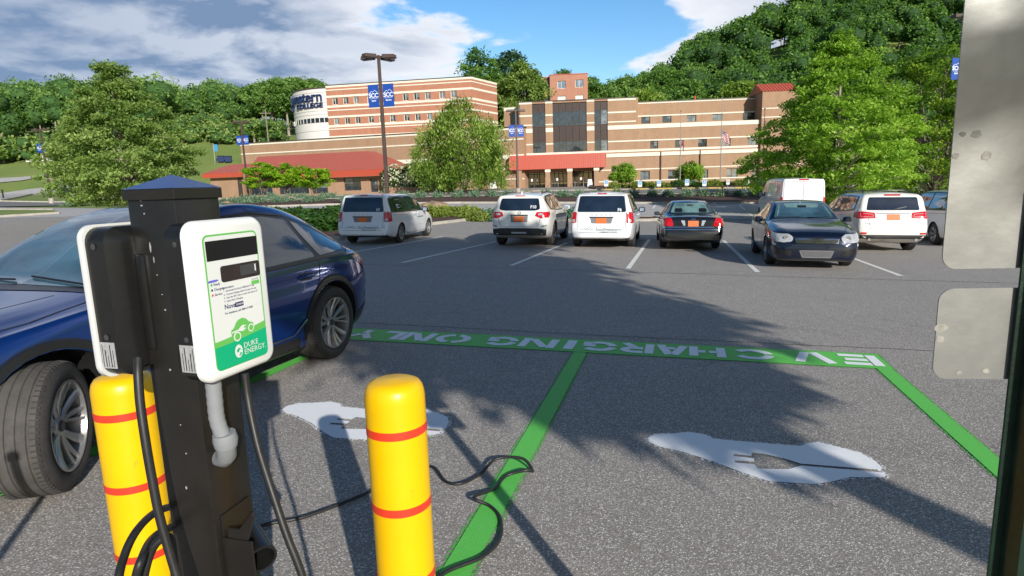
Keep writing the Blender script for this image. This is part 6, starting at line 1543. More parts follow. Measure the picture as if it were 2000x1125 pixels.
MB().box(W5.x(466, 370), -.05, .4, W5.x(474, 370), .0, zA0-.1).build('doorway', M_frameb, b5)
# ---- upper striped brick block with two rows of windows
W3 = Wall(800, 113, -10)
b3 = W3.root('striped_brick_block', 'salmon brick block with white stripes and two rows of small windows', 'building')
k0, k1 = W3.x(640, 220), W3.x(921, 180); z3 = W3.z(640, 167.5)
yy3 = lambda cy: W3.z(642, 80+cy/3.516)
def w3p(x0, x1, y0, y1): 
    xa, xb = 540+x0/3.516, 540+x1/3.516; ya, yb = 80+y0/3.516, 80+y1/3.516; cx, cy = (xa+xb)/2, (ya+yb)/2; return (W3.x(xa, cy), W3.x(xb, cy))
ro1 = [w3p(a, b, 400, 440)+(yy3(441), yy3(393)) for a, b in ((384, 421), (457, 494), (529, 566), (623, 655), (868, 908), (943, 984), (1021, 1060), (1120, 1160), (1198, 1240))]+[w3p(790, 812, 400, 440)+(yy3(441), yy3(393))]
ro2 = [w3p(a, b, 540, 570)+(yy3(578), yy3(533)) for a, b in ((395, 431), (469, 504), (541, 577), (632, 669), (706, 741), (780, 818), (877, 915), (953, 990), (1035, 1072), (1110, 1150))]
def sl(a): return (yy3(a[0]), yy3(a[1]))
facade(b3, k0, k1, 5, z3, ro1+ro2, M_brickR)
for w in ro1+ro2: window(b3, w, nm=2, frame=M_band, glass=random.choice([M_wing, M_wing2]), t=.09)
sb = [sl(q) for q in ((308, 322), (335, 342), (377, 391), (445, 460), (475, 482), (518, 531), (580, 596), (605, 612), (655, 668))]
bands(b3, k0, k1, sb)
mass(b3, k0, k1, .5, 16, 5, z3-.02, M_brickR); MB().box(k0-.1, -.12, z3, k1+.1, 16, z3+.12).build('roof_coping', M_frameb, b3)
# chamfered right end
p0 = W3.o+W3.d*k1; t_ = at(970, 167, (p0.y)*1.084*.985); dv = Vector((t_.x-p0.x, t_.y-p0.y, 0)); Lc = dv.length; ang = math.atan2(dv.y, dv.x)
sub = empty('chamfer_wing', (k1, 0, 0), ang-W3.a); sub.parent = b3
facade(sub, 0, Lc, 5, z3, [], M_brickR); bands(sub, 0, Lc, sb)
mass(sub, .02, Lc, .3, 8, 5, z3-.05, M_brickR) 
# ---- white drum with lettering
pc = at(668, 220, at(640, 220, W3.o.y+2.6).y+9.3); rad = abs(at(577, 230, pc.y).x-pc.x)*.975
drum = empty('white_drum_tower', (pc.x, pc.y, 0), 0, 'white curved drum of the college with big blue lettering', 'building')
zd = lambda y, px=620: zat(px, y, pc.y-rad*.8)
zt_d = zd(176); base_d = 5
m = MB(); m.lathe([(rad, base_d), (rad, zt_d)], 96); m.build('drum_wall', M_wpanel, drum, smooth=60)
MB().lathe([(0, zt_d), (rad+.12, zt_d), (rad+.12, zt_d+.2), (0, zt_d+.2)], 96).build('roof_coping', M_frameb, drum)
for y in (184, 204, 219.5, 226.5, 258): m = MB(); z = zd(y); m.lathe([(rad, z), (rad+.02, z+.01), (rad+.02, z+.09), (rad, z+.1)], 96); m.build('panel_joint', M_lgrey, drum)
m = MB(); z = zd(241.5); m.lathe([(rad+.02, z), (rad+.03, z), (rad+.03, z+.85), (rad+.02, z+.85)], 96); wb_ = m.build('window_strip', M_door, drum)
for i in range(60):
    a = 2*PI*i/60; q = MB(); q.box(rad+.02, -.06, z, rad+.08, .06, z+.85); q.xf(Matrix.Rotation(a, 4, 'Z')); q.build('mullion', M_wpanel, wb_) if 150 < math.degrees(a) < 300 else None
def drumtext(s, size, zc_, a_end, bold, mat, par=drum, sx=1.0):
    V, F = textgeo(s, size, bold, 'RIGHT', 3); m = MB(); rr = rad+.35
    for dr, off_ in ((0, 0),):
        m.add([(rr*math.cos(a_end+x*sx/rr), rr*math.sin(a_end+x*sx/rr), zc_+y) for x, y in V], F); n = len(V)
    m2 = MB(); m2.add([((rr-.3)*math.cos(a_end+x*sx/rr), (rr-.3)*math.sin(a_end+x*sx/rr), zc_+y) for x, y in V], F)
    ec = {}
    for f in F:
        for a, b in zip(f, f[1:]+f[:1]): ec[(min(a, b), max(a, b))] = ec.get((min(a, b), max(a, b)), 0)+1
    m.v += m2.v; n0 = len(V)
    for (a, b), c in ec.items():
        if c == 1: m.f.append((a, b, b+n0, a+n0)); m.m.append(0)
    m.build('letters', mat, par, fixn=False)
ae = -PI/2-.10
drumtext('Southwestern', 2.7, zd(191.5, 628), ae, .004, M_signblue, sx=1.0)
drumtext('COMMUNITY   COLLEGE', 1.2, zd(208.0, 628), ae, .01, M_signblue, sx=1.3)
# ---- salmon brick tower far behind
W6 = Wall(1106, 140, -3)
b6 = W6.root('far_brick_tower', 'plain pink brick tower block with four white windows rising behind the building', 'building')
f0_, f1_ = W6.x(1074, 170), W6.x(1148, 170); zt6 = W6.z(1110, 145.5)
def c6(a, b, c, d): return (W6.x(960+a/3.3333, 175), W6.x(960+b/3.3333, 175), W6.z(1110, 130+d/3.3333), W6.z(1110, 130+c/3.3333))
wo = [c6(430, 484, 92, 142), c6(546, 598, 88, 138), c6(430, 484, 190, 240), c6(546, 598, 188, 238)]
facade(b6, f0_, f1_, 2, zt6, wo, M_brickF)
for i, w in enumerate(wo): window(b6, w, nm=2, frame=M_band, glass=M_winlight if i < 2 else M_lab, t=.08)
mass(b6, f0_, f1_, .5, 14, 2, zt6-.02, M_brickF); MB().box(f0_-.1, -.1, zt6, f1_+.1, 14, zt6+.15).build('roof_coping', M_redfas, b6)
mass(b6, f0_-2.2, f0_, 1.5, 12, 2, zt6-.02, M_brickF, 'side_bay'); MB().box(f0_-1.4, 1.42, W6.z(1070, 187), f0_-.5, 1.48, W6.z(1070, 172)).build('yellow_panel', M_yellowp, b6)
for (c, d) in ((92, 135), (195, 228)): MB().box(f0_-1.4, 1.42, W6.z(1070, 130+d/3.33), f0_-.5, 1.48, W6.z(1070, 130+c/3.33)).build('window', M_wing, b6)
# low planter wall by the flowering shrubs
W7 = Wall(815, 76, -12); b7 = W7.root('planter_wall', 'low brown brick planter wall below the blossoming shrubs', 'wall')
mass(b7, W7.x(752, 370), W7.x(884, 370), 0, .5, .3, W7.z(815, 365), M_brickT, 'wall'); MB().box(W7.x(838, 370), -.6, .3, W7.x(868, 370), -.02, W7.z(850, 362.5)).build('pier', M_brickT, b7)
# far small white house seen through the left tree
p = at(118, 297, 125); hb = empty('far_house', (p.x, p.y, H(p.x, p.y)), R(20), 'pale roofed house glimpsed between the left trees', 'house')
hz_ = p.z-H(p.x, p.y); MB().box(-5, -3, -1, 5, 3, hz_).build('wall', M_wpanel, hb)
m = MB(); m.add([(-5.5, -3.5, hz_), (5.5, -3.5, hz_), (5.5, 0, hz_+1.6), (-5.5, 0, hz_+1.6), (5.5, 3.5, hz_), (-5.5, 3.5, hz_)], [(0, 1, 2, 3), (3, 2, 4, 5), (0, 3, 5), (1, 4, 2)]); m.build('roof', M_steel, hb)
# ================================================================== VEGETATION
def leafquads(C, size, up=.4, asp=.55, rng=RNG, dirs=None, bend=.0):
    """C: Nx3 centres -> diamond leaves (N*4 verts)"""
    N = len(C); n = rng.normal(size=(N, 3)); n[:, 2] = np.abs(n[:, 2])+up; n /= np.linalg.norm(n, axis=1)[:, None]
    t = rng.normal(size=(N, 3)) if dirs is None else dirs+rng.normal(size=(N, 3))*.25
    t -= n*(t*n).sum(1)[:, None]; t /= np.linalg.norm(t, axis=1)[:, None]+1e-9; b = np.cross(n, t)
    s = size*rng.uniform(.65, 1.3, N)[:, None]
    V = np.stack([C-t*s, C-b*s*asp+n*s*bend, C+t*s, C+b*s*asp+n*s*bend], 1).reshape(-1, 3)
    F = np.arange(N*4).reshape(N, 4); return V, F
def tree(name, label, cat, base, height, rfun, n_cl, n_lf, leaf, lmat, bmat, trunk_r, cb=.2, seed=1, clr=.5, droop=0, group=None, lean=(0, 0), nlimb=None, asp=.5, core=0, inner=.35, zsq=.6, up=.4, multi=1, tone_amp=.55, limb_r=.28):
    """rfun(t) -> crown radius at fraction t of height"""
    rng = np.random.default_rng(seed); root = empty(name, base, 0, label, cat, group); rnd = random.Random(seed)
    cl = []; tries = 0
    rmax = max(rfun(t/20) for t in range(21))
    while len(cl) < n_cl and tries < n_cl*60:
        tries += 1; t = cb+(1-cb)*rnd.random(); a = rnd.random()*2*PI; R_ = rfun(t)
        if rnd.random() > (R_/rmax)**1.2+.05: continue
        rr = R_*(inner+(1-inner)*math.sqrt(rnd.random())); rr *= 1+.22*math.sin(3*a+seed+t*5)+rnd.uniform(-.12, .14)
        cl.append((rr*math.cos(a)+lean[0]*t*height, rr*math.sin(a)+lean[1]*t*height, t*height-droop*rr*.2))
    C = np.array(cl)
    # trunk + limbs
    tb = MB()
    for mi_ in range(multi):
        ox, oy = (0, 0) if multi == 1 else (.25*math.cos(mi_*2.1), .25*math.sin(mi_*2.1)); sp = 0 if multi == 1 else height*.12
        pts = [(ox, oy, -.2)]+[(ox+lean[0]*height*t+rnd.uniform(-.05, .05)*height*.2*t+sp*math.cos(mi_*2.1)*t, oy+lean[1]*height*t+rnd.uniform(-.05, .05)*height*.2*t+sp*math.sin(mi_*2.1)*t, height*t) for t in (.04, .2, .4, .6, .8, .93)]
        k = 1/math.sqrt(multi); tb.tube(catmull(pts, 3), list(np.interp(np.linspace(0, 1, 19), [0, .08, .3, 1], [trunk_r*1.5*k, trunk_r*k, trunk_r*.8*k, trunk_r*.12*k])), 10)
    nl = nlimb or min(len(C), 60); idx = rng.choice(len(C), nl, replace=False)
    for i in idx:
        c = Vector(C[i]); h0 = max(height*cb*.6, c.z-(.25+.45*rnd.random())*math.hypot(c.x, c.y)-.3); h0 = min(h0, height*.9)
        s = Vector((lean[0]*h0, lean[1]*h0, h0)); mid = s.lerp(c, .5)+Vector((rnd.uniform(-.2, .2), rnd.uniform(-.2, .2), .12*(c-s).length)); r0 = trunk_r*limb_r*(1-h0/height)+.012
        tb.tube(catmull([tuple(s), tuple(mid), tuple(c)], 3), list(np.linspace(r0, r0*.25, 7)), 6, cap=False)
    tb.build('trunk', bmat, root, smooth=60, fixn=False)
    cid = np.repeat(np.arange(len(C)), n_lf); rad = clr*rng.uniform(.6, 1.35, len(C))
    d = rng.normal(size=(len(cid), 3)); d /= np.linalg.norm(d, axis=1)[:, None]; d *= (rng.random(len(cid))**.5)[:, None]
    L = C[cid]+d*rad[cid][:, None]*np.array([1.15, 1.15, zsq]); 
    if droop:
        L[:, 2] -= droop*rng.random(len(L))**1.5*1.6
    dirs = None
    if droop: dirs = np.tile(np.array([[0, 0, -1.]]), (len(L), 1))
    V, F = leafquads(L, leaf, up, asp, rng, dirs)
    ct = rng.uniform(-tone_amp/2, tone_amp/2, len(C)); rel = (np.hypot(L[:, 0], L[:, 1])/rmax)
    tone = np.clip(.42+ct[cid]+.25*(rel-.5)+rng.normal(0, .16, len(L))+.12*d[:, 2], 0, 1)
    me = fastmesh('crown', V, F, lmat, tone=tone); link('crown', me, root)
    return root
def env(*ks): f = pchip(ks); return lambda t: max(.05, f(t))
def groundat(px, Y): p = at(px, 380, Y); return G(p.x, p.y)
def top_h(px, py, Y, g): return zat(px, py, Y)-g.z
# left lot tree
g = groundat(247, 33.5); h = top_h(240, 98, 33.5, g)
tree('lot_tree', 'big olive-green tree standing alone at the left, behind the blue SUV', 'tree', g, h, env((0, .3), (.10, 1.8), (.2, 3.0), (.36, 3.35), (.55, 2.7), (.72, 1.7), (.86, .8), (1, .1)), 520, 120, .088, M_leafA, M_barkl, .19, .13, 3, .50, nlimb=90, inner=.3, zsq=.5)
# right maples
g = groundat(1628, 36); h = top_h(1650, 66, 36, g)
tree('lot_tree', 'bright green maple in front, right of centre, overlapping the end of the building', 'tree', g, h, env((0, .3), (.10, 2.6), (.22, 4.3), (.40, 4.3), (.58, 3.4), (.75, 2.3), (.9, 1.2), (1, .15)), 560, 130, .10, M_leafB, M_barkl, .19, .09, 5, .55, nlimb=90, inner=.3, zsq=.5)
g = groundat(1822, 41); h = top_h(1822, 92, 41, g)
tree('lot_tree', 'darker round maple with yellowish top, between the bright maple and the metal sign', 'tree', g, h, env((0, .3), (.12, 3.0), (.3, 4.8), (.6, 4.6), (.8, 3.4), (.93, 1.9), (1, .5)), 400, 90, .11, foliage('leaf_maple_second', (.05, .12, .012), (.17, .31, .03), (.38, .48, .06), .4), M_bark, .2, .12, 8, .6, nlimb=80, inner=.35, zsq=.6, multi=3)
g = groundat(1960, 44)
tree('lot_tree', 'maple almost fully hidden behind the metal sign', 'tree', g, 11, env((0, .3), (.12, 3.0), (.3, 4.6), (.6, 4.4), (.8, 3.2), (1, .5)), 150, 70, .16, M_leafA, M_bark, .2, .12, 9, .8)
# tree behind the viewer that shades the bays
TS = (5.3, -4.7)
tree('lot_tree', 'leafy tree just behind the viewpoint that throws its shadow over the charging bays', 'tree', G(*TS), 12.5, env((0, .2), (.30, .3), (.36, 1.2), (.42, 2.2), (.5, 3.2), (.62, 4.2), (.74, 4.2), (.86, 2.5), (1, .5)), 600, 95, .17, M_leafA, M_bark, .27, .33, 14, .62, nlimb=60, inner=.15, zsq=.75)
# weeping tree by the hall
g = groundat(908, 70); h = top_h(905, 186, 70, g)
tree('weeping_tree', 'broad drooping light green tree in front of the brick wall at centre', 'tree', g, h, env((0, .5), (.16, 3.6), (.32, 5.0), (.55, 5.2), (.78, 4.0), (.92, 2.3), (1, .5)), 400, 72, .20, M_leafD, M_bark, .26, .2, 21, .75, tone_amp=.8, droop=.9, nlimb=60, asp=.30, zsq=.8, inner=.35)
# three lime maples
for i, (px, yt, Y, lb) in enumerate(((516, 318, 68, 'leftmost lime-green maple, beside the light pole'), (561, 321, 69, 'middle lime-green maple with a forked pale trunk'), (613, 321, 69, 'rightmost lime-green maple of the three, toward the hall window'))):
    g = groundat(px, Y); h = top_h(px, yt, Y, g)
    tree('small_maple', lb, 'tree', g, h, env((0, .2), (.3, 1.2), (.5, 1.9), (.75, 1.7), (.92, 1.0), (1, .2)), 90, 70, .13, M_leafC, M_bark, .09, .34, 30+i, .45, multi=3, zsq=.45, inner=.3)
for i, (px, yt, Y, lb) in enumerate(((1217, 321, 76, 'rounded bright shrub tree just right of the entrance canopy'), (1348, 319, 74, 'rounded bright shrub tree behind the left flagpole'))):
    g = groundat(px, Y); h = top_h(px, yt, Y, g)
    tree('round_shrub', lb, 'tree', g, h, env((0, .2), (.25, 1.0), (.5, 1.5), (.8, 1.2), (1, .3)), 80, 90, .12, M_leafB, M_bark, .08, .22, 40+i, .45, zsq=.8, inner=.3, multi=2)
# blossoming shrubs
for i, (px, yt, Y, w_) in enumerate(((785, 322, 79, 2.6), (826, 319, 79, 2.8), (858, 326, 79, 2.2))):
    g = groundat(px, Y); h = top_h(px, yt, Y, g)
    s_ = tree('blossom_shrub', ('dogwood shrub with cream blossom beside the tall light pole', 'taller dogwood shrub with cream blossom in the middle', 'dogwood shrub with fewer blossoms next to the weeping tree')[i], 'shrub', g, h, env((0, .6), (.2, w_*.8), (.5, w_*.85), (.8, w_*.6), (1, .4)), 90, 70, .14, M_leafH, M_bark, .08, .08, 50+i, .6, zsq=.8, inner=.4, multi=3)
    rng = np.random.default_rng(i+70); n = 900 if i < 2 else 350; a = rng.uniform(PI, 2*PI, n); t = rng.random(n); rr = (w_*.9+.1)*np.sqrt(np.clip(1-(t-.35)**2/.5, 0, 1))
    V, F = leafquads(np.stack([rr*np.cos(a), rr*np.sin(a)*.9, .3+t*h*.95], 1), .13, .2, .8, rng); me = fastmesh('blossom', V, F, M_flower, tone=rng.random(n)); link('blossom', me, s_)
# trees behind the buildings
def bgtree(px, yt, Y, w_, mat, label, seed, name='hill_tree', bm=M_bark, cb=.15, gz=None, ncl=260, lf=60, leaf=.34, shape='round', grp=None):
    g = groundat(px, Y)
    if gz is not None: g.z = gz
    h = top_h(px, yt, Y, g)
    e_ = env((0, w_*.3), (.15, w_*.7), (.4, w_), (.7, w_*.92), (.9, w_*.6), (1, w_*.15)) if shape == 'round' else env((0, .3), (.45, w_*.35), (.65, w_*.95), (.85, w_), (.95, w_*.7), (1, w_*.3))
    return tree(name, label, 'tree', g, h, e_, ncl, lf, leaf, mat, bm, .35, cb, seed, 1.3, zsq=.75, inner=.45, group=grp)
bgtree(945, 97, 128, 4.6, M_leafF, 'tall dark tree at the left of the pair behind the striped block', 61)
bgtree(1003, 100, 132, 5.0, M_leafG, 'dark blue-green tree in the middle, behind the striped block', 62)
bgtree(1030, 122, 124, 5.0, M_leafA, 'olive tree at the right of the pair, in front of the far brick tower', 63)
bgtree(1158, 152, 150, 3.5, M_leafF, 'tree just right of the far brick tower', 64)
bgtree(1104, 139, 165, 4, M_leafF, 'tree top peeping over the far brick tower', 65)
bgtree(1205, 155, 150, 6.5, M_leafE, 'wide soft green tree above the roofline', 66); bgtree(1252, 150, 155, 5, M_leafE, 'pointed green tree above the roofline, beside the wide one', 67)
bgtree(1298, 134, 150, 5.5, M_leafF, 'full green tree at the foot of the right hill', 68); bgtree(1262, 178, 128, 4.2, M_leafD, 'pale rounded tree close behind the roof', 69)
bgtree(1440, 163, 125, 5.5, M_leafD, 'pale green spreading tree beside the red capped stair tower', 70)
bgtree(1340, 160, 138, 5, M_leafF, 'deep green tree behind the upper storey', 71)
for i, (px, yt) in enumerate(((545, 168), (575, 156), (612, 158))):
    bgtree(px, yt, 150, 5.5, M_leafE, ('tall open tree with long pale trunk, left of the drum', 'tall tree with forked pale trunk leaning behind the drum', 'tall tree top just above the white drum')[i], 80+i, bm=M_barkl, cb=.45, shape='high', ncl=200)
# hillside woods: dense crowns with cores
def woods(name, label, spots, mat, core, seed, lf=300, leaf=.55):
    rng = np.random.default_rng(seed); VV = []; FF = []; TT = []; off = 0; CV = []; CF_ = []; co = 0
    bm = bmesh.new(); bmesh.ops.create_icosphere(bm, subdivisions=2, radius=1); iv = np.array([v.co[:] for v in bm.verts]); ifc = np.array([[v.index for v in f.verts] for f in bm.faces]); bm.free()
    TR = MB()
    for (x, y, z, r, h) in spots:
        nb = 6; bl = []
        for k in range(nb):
            a = rng.uniform(0, 2*PI); q = rng.uniform(.2, .62)*r; bl.append((x+q*math.cos(a), y+q*math.sin(a), z+h*rng.uniform(.42, .86), r*rng.uniform(.42, .62)))
        bl.append((x, y, z+h*.9, r*.45)); tt = rng.normal(.45, .15)
        for bx, by, bz, br in bl:
            n = int(lf/nb*(br/(r*.5))**2); d = rng.normal(size=(n, 3)); d /= np.linalg.norm(d, axis=1)[:, None]
            d = d[(d[:, 2] > -.5)]; n = len(d)
            nz = 1+.25*np.sin(d[:, 0]*7+bx)*np.cos(d[:, 1]*6+by)+rng.normal(0, .07, n)
            C = np.array([bx, by, bz])+d*br*nz[:, None]*np.array([1, 1, .85])
            V, F = leafquads(C, leaf*rng.uniform(.8, 1.2), .3, .6, rng); VV.append(V); FF.append(F+off); off += len(V)
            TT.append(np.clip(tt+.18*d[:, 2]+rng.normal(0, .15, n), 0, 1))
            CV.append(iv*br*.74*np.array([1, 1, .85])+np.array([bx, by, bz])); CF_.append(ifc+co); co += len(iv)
        TR.tube([(x, y, z-1), (x+rng.uniform(-.5, .5), y, z+h*.7)], [.28, .12], 5, cap=False)
    root = empty(name, (0, 0, 0), 0, label, 'woods'); root['kind'] = 'stuff'
    o = link('foliage', fastmesh('foliage', np.concatenate(VV), np.concatenate(FF), mat, tone=np.concatenate(TT)), root); o['kind'] = 'stuff'
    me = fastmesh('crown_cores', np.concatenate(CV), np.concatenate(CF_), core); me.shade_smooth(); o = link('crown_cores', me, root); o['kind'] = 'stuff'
    t_ = TR.build('trunks', M_barkl, root, fixn=False); t_['kind'] = 'stuff'
rnd = random.Random(5); sp = []
def ok_left(x, y):
    px = 1000+1181*x/y*1.03
    return px < 640 and px > -120
y = 118
while y < 268:
    x = -260
    while x < -30:
        xx, yy = x+rnd.uniform(-3, 3), y+rnd.uniform(-3, 3)
        lim = 131 if xx < -75 else 150
        if ok_left(xx, yy) and yy > lim+rnd.uniform(-3, 3) and not (yy < 165 and xx > -68): sp.append((xx, yy, H(xx, yy), rnd.uniform(3.2, 6.8), rnd.uniform(8, 14)))
        x += 8.2
    y += 8.5
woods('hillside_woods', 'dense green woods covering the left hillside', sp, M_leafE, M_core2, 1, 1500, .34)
sp = []; y = 112
while y < 200:
    x = 22
    while x < 230:
        xx, yy = x+rnd.uniform(-3, 3), y+rnd.uniform(-3, 3); px = 1000+1181*xx/yy
        if px < 2100 and px > 1150 and (yy > 128 or xx > 50) and yy < 196: sp.append((xx, yy, H(xx, yy)-1, rnd.uniform(3.2, 6.8), rnd.uniform(8, 14.5)))
        x += 8
    y += 8
for px in range(1400, 1900, 26):
    q_ = at(px, 100, 189+(px % 5)); sp.append((q_.x, q_.y, H(q_.x, q_.y)-1, 6.0, 11.5))
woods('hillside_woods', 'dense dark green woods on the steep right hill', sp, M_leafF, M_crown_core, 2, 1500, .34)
# edge shrubs at the foot of the left woods
sp = []
for i in range(46):
    px = -60+i*13.5; Y = 122 if px < 330 else 138; g = groundat(px, Y+rnd.uniform(-3, 3)); sp.append((g.x, g.y, g.z-1, rnd.uniform(2.4, 3.6), rnd.uniform(4, 7)))
woods('scrub', 'lighter scrub and brambles along the foot of the left woods', sp, M_leafA, M_core2, 3, 420, .36)
# junipers: a few originals, each planted many times
def juniper(seed, w=1.0, h=.85, n=620):
    rng = np.random.default_rng(seed); me_v = []
    a = rng.uniform(0, 2*PI, n); el = rng.uniform(.15, 1.25, n); ln = rng.uniform(.45, 1.0, n)*(1+.3*np.sin(a*5+seed))
    d = np.stack([np.cos(a)*np.cos(el), np.sin(a)*np.cos(el), np.sin(el)], 1); C = []; D = []
    for k in (.35, .6, .8, .97):
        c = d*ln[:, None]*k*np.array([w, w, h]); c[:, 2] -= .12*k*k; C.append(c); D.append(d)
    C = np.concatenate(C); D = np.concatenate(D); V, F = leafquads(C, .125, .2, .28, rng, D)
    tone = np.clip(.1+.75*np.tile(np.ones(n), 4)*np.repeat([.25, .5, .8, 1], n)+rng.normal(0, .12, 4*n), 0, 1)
    return fastmesh('juniper', V, F, M_leafJ, tone=tone)
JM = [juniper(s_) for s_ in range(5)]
def plant(name, me, x, y, s, rz, label, cat, group, dz=.12, sz=None):
    o = link(name, me); o.location = (x, y, H(x, y)+dz); o.rotation_euler = (0, 0, rz); o.scale = (s, s, (sz or s)); tag(o, label, cat, group); return o
cnt = 0
for i in range(38):
    px = 470+i*20 if i < 9 else 650+(i-9)*34.5
    yb = 388.5 if px > 660 else 391
    q = hit(px+rnd.uniform(-3, 3), yb-(px-455)*.004+rnd.uniform(-1, 1))
    q2 = Vector((q.x, q.y, 0)); 
    if not 44 < q.y < 60: q2.y = 53.0; q2.x = (px-1000)/1197*53
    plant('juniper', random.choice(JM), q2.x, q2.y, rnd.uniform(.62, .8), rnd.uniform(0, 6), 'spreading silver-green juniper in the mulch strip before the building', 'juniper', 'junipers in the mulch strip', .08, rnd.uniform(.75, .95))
for i in range(12):
    q = hit(60+i*34, 398-(i*.3)); plant('juniper', random.choice(JM), -38+i*2.6, 53.5+i*.2, rnd.uniform(.8, 1.1), rnd.uniform(0, 6), 'low juniper at the left end of the strip, by the lawn', 'juniper', 'junipers by the left lawn', .02, .6)
SM = []
for s_ in range(3):
    rng = np.random.default_rng(90+s_); n = 1500; d = rng.normal(size=(n, 3)); d[:, 2] = np.abs(d[:, 2]); d /= np.linalg.norm(d, axis=1)[:, None]; C = d*(rng.uniform(.75, 1.05, n)*(1+.2*np.sin(d[:, 0]*8)*np.cos(d[:, 1]*7)))[:, None]*np.array([.8, .8, .55])
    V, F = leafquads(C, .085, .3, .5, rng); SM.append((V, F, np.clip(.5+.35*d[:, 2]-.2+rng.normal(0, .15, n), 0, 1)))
def shrubmesh(k, mat): V, F, T = SM[k]; return fastmesh('shrub', V, F, mat, tone=T)
SH = [shrubmesh(0, M_leafH), shrubmesh(1, M_leafH), shrubmesh(2, M_leafH)]; SY = [shrubmesh(0, M_leafY), shrubmesh(1, M_leafY)]; SJ = [shrubmesh(2, M_leafJ), shrubmesh(1, M_leafJ)]
for i in range(34):   # dark hedge mass left of the F7 van
    t = i/34; x_ = rnd.uniform(-15.5, -7.4); y_ = rnd.uniform(26.5, 38.5)
    if x_ < -12 and y_ < 28: y_ += 3
    plant('hedge_shrub', SH[i % 3], x_, y_, rnd.uniform(1.5, 2.1), rnd.uniform(0, 6), 'dark spreading hedge shrub in the island left of the F7 minivan', 'shrub', 'dark hedge shrubs in the island', .0, rnd.uniform(.9, 1.25))
for i in range(16):
    x_ = -4.6+i*.62+rnd.uniform(-.2, .2); y_ = 34.6+rnd.uniform(-1.2, 1.6)-max(0, (x_+1))*.18
    plant('island_shrub', (SY if x_ < -1.2 else SJ)[i % 2], x_, y_+(1.2 if x_ < -2.5 else 0), rnd.uniform(.9, 1.35), rnd.uniform(0, 6), ('low yellow-green shrub on the island between the F7 minivan and the pearl SUV' if x_ < -1.2 else 'low grey-green shrub on the island beside the pearl SUV'), 'shrub', 'yellow-green island shrubs' if x_ < -1.2 else 'grey-green island shrubs', .02, rnd.uniform(.8, 1.2))
for i in range(44):   # planting under the right wing
    x_ = 11.5+i*.62+rnd.uniform(-.3, .3); y_ = 67.5-(x_-11.5)*.16+rnd.uniform(0, 3.5); mm = random.choice([SH[0], SY[0], SJ[0], SY[1]]) if x_ > 20 else random.choice([SY[0], SY[1], SH[1]])
    plant('border_shrub', mm, x_, y_, rnd.uniform(.7, 1.2), rnd.uniform(0, 6), 'low mixed border shrub behind the yellow kerb signs', 'shrub', 'border shrubs under the right wing', .03, rnd.uniform(.7, 1.3))
for i in range(10):
    x_ = 31+i*1.4; plant('border_shrub', SH[i % 3], x_, 66+rnd.uniform(0, 3), rnd.uniform(1.8, 2.8), rnd.uniform(0, 6), 'dark shrub at the foot of the right maples', 'shrub', 'dark shrubs below the right maples', 0, 2.2)
# ================================================================== SKY, SUN, CAMERA
SUN_AZ, SUN_EL = 158., 21.8     # compass degrees clockwise from +Y
w = bpy.data.worlds.new('World'); SC.world = w; w.use_nodes = True; nt = w.node_tree; nt.nodes.clear()
out = nt.nodes.new('ShaderNodeOutputWorld'); bg = nt.nodes.new('ShaderNodeBackground'); nt.links.new(bg.outputs[0], out.inputs[0])
sky = nt.nodes.new('ShaderNodeTexSky'); sky.sky_type = 'NISHITA'; sky.sun_disc = False; sky.sun_elevation = R(SUN_EL); sky.sun_rotation = R(SUN_AZ); sky.altitude = 600; sky.air_density = 1.0; sky.dust_density = .6; sky.ozone_density = 1.6
tc = nt.nodes.new('ShaderNodeTexCoord'); sp_ = nt.nodes.new('ShaderNodeSeparateXYZ'); nt.links.new(tc.outputs['Generated'], sp_.inputs[0])
X_, Y_, Z_ = sp_.outputs; Zc = mth(nt, 'MAXIMUM', Z_, 0.0)
den = mth(nt, 'ADD', Zc, .16)
cb_ = nt.nodes.new('ShaderNodeCombineXYZ'); nt.links.new(mth(nt, 'DIVIDE', X_, den), cb_.inputs[0]); nt.links.new(mth(nt, 'DIVIDE', Y_, den), cb_.inputs[1])
n1 = noise_n(nt, cb_.outputs[0], 1.5, 10, .56, .25); n2 = noise_n(nt, cb_.outputs[0], .8, 4, .5)
mp = nt.nodes.new('ShaderNodeMapping'); mp.inputs['Location'].default_value = (-.10, .16, 0); nt.links.new(cb_.outputs[0], mp.inputs[0]); n1b = noise_n(nt, mp.outputs[0], 1.5, 10, .56, .25)
# cloud cover: heavy to the left, a bank at right, clear in the middle
azr = mth(nt, 'DIVIDE', X_, mth(nt, 'MAXIMUM', mth(nt, 'ABSOLUTE', Y_), .02))
cov = ramp(nt, mth(nt, 'MULTIPLY_ADD', azr, .5, .5), [(0, (.36, .36, .36)), (.30, (.33, .33, .33)), (.40, (.16, .16, .16)), (.50, (-.0, 0, 0)), (.59, (.0, .0, .0)), (.65, (.15, .15, .15)), (.8, (.26, .26, .26))])
lowb = ramp(nt, Zc, [(0, (.22, .22, .22)), (.16, (.16, .16, .16)), (.30, (0, 0, 0))])
lowl = mth(nt, 'MULTIPLY', lowb, ramp(nt, mth(nt, 'MULTIPLY_ADD', azr, .5, .5), [(.42, (1, 1, 1)), (.54, (.25, .25, .25)), (.7, (.5, .5, .5))]))
tot = mth(nt, 'ADD', mth(nt, 'ADD', n1, cov), lowl)
mask = ramp(nt, tot, [(.60, (0, 0, 0)), (.70, (1, 1, 1))], 'EASE')
thick = ramp(nt, tot, [(.66, (0, 0, 0)), (.86, (1, 1, 1))])
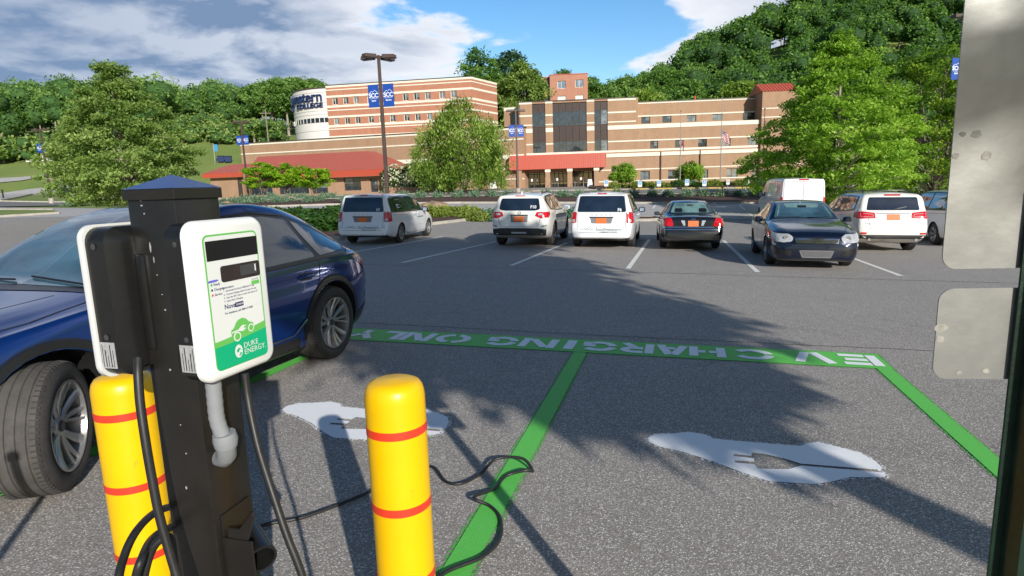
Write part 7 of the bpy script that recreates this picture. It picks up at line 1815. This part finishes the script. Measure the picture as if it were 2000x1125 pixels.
lit = ramp(nt, mth(nt, 'SUBTRACT', n1, n1b), [(.40, (0, 0, 0)), (.60, (1, 1, 1))]) if False else ramp(nt, mth(nt, 'MULTIPLY_ADD', mth(nt, 'SUBTRACT', n1, n1b), 5.5, .45), [(.15, (0, 0, 0)), (.85, (1, 1, 1))])
lf_ = ramp(nt, mth(nt, 'MULTIPLY_ADD', azr, .5, .5), [(.10, (.45, .45, .45)), (.44, (1, 1, 1))])
ccol = mixc(nt, thick, (6.4, 6.5, 6.8), mixc(nt, mth(nt, 'MULTIPLY', lit, lf_), (1.35, 1.95, 3.1), (4.9, 5.2, 5.8)))
hs = nt.nodes.new('ShaderNodeHueSaturation'); hs.inputs['Saturation'].default_value = 1.3; hs.inputs['Value'].default_value = 1.1; nt.links.new(sky.outputs[0], hs.inputs['Color'])
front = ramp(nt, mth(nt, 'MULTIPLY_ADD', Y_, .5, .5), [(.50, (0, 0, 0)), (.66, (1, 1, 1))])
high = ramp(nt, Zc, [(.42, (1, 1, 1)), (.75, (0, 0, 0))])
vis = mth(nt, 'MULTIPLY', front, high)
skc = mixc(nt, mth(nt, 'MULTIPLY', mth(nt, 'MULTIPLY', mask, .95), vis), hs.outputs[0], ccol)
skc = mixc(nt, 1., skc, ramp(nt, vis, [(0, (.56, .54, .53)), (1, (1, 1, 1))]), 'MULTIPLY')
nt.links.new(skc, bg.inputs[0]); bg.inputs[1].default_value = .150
ld = bpy.data.lights.new('sun', 'SUN'); ld.energy = 5.0; ld.angle = R(.55); ld.color = (1, .96, .89); sun = bpy.data.objects.new('sun', ld); COL.objects.link(sun)
a = R(SUN_AZ); sd = Vector((math.sin(a)*math.cos(R(SUN_EL)), math.cos(a)*math.cos(R(SUN_EL)), math.sin(R(SUN_EL)))); sun.rotation_euler = sd.to_track_quat('Z', 'Y').to_euler(); sun.location = (20, -30, 40)
cam = bpy.data.cameras.new('camera'); cam.lens = 36*FPX/2000; cam.sensor_width = 36; cam.clip_start = .05; cam.clip_end = 6000
co = bpy.data.objects.new('camera', cam); COL.objects.link(co)
co.matrix_world = Matrix(((CR[0], CU[0], -CF[0], 0), (CR[1], CU[1], -CF[1], 0), (CR[2], CU[2], -CF[2], EYE), (0, 0, 0, 1)))
SC.camera = co
SC.view_settings.view_transform = 'Standard'; SC.view_settings.look = 'None'; SC.view_settings.exposure = 0; SC.view_settings.gamma = 1
SC.cycles.max_bounces = 6; SC.cycles.transparent_max_bounces = 4; SC.cycles.use_denoising = True
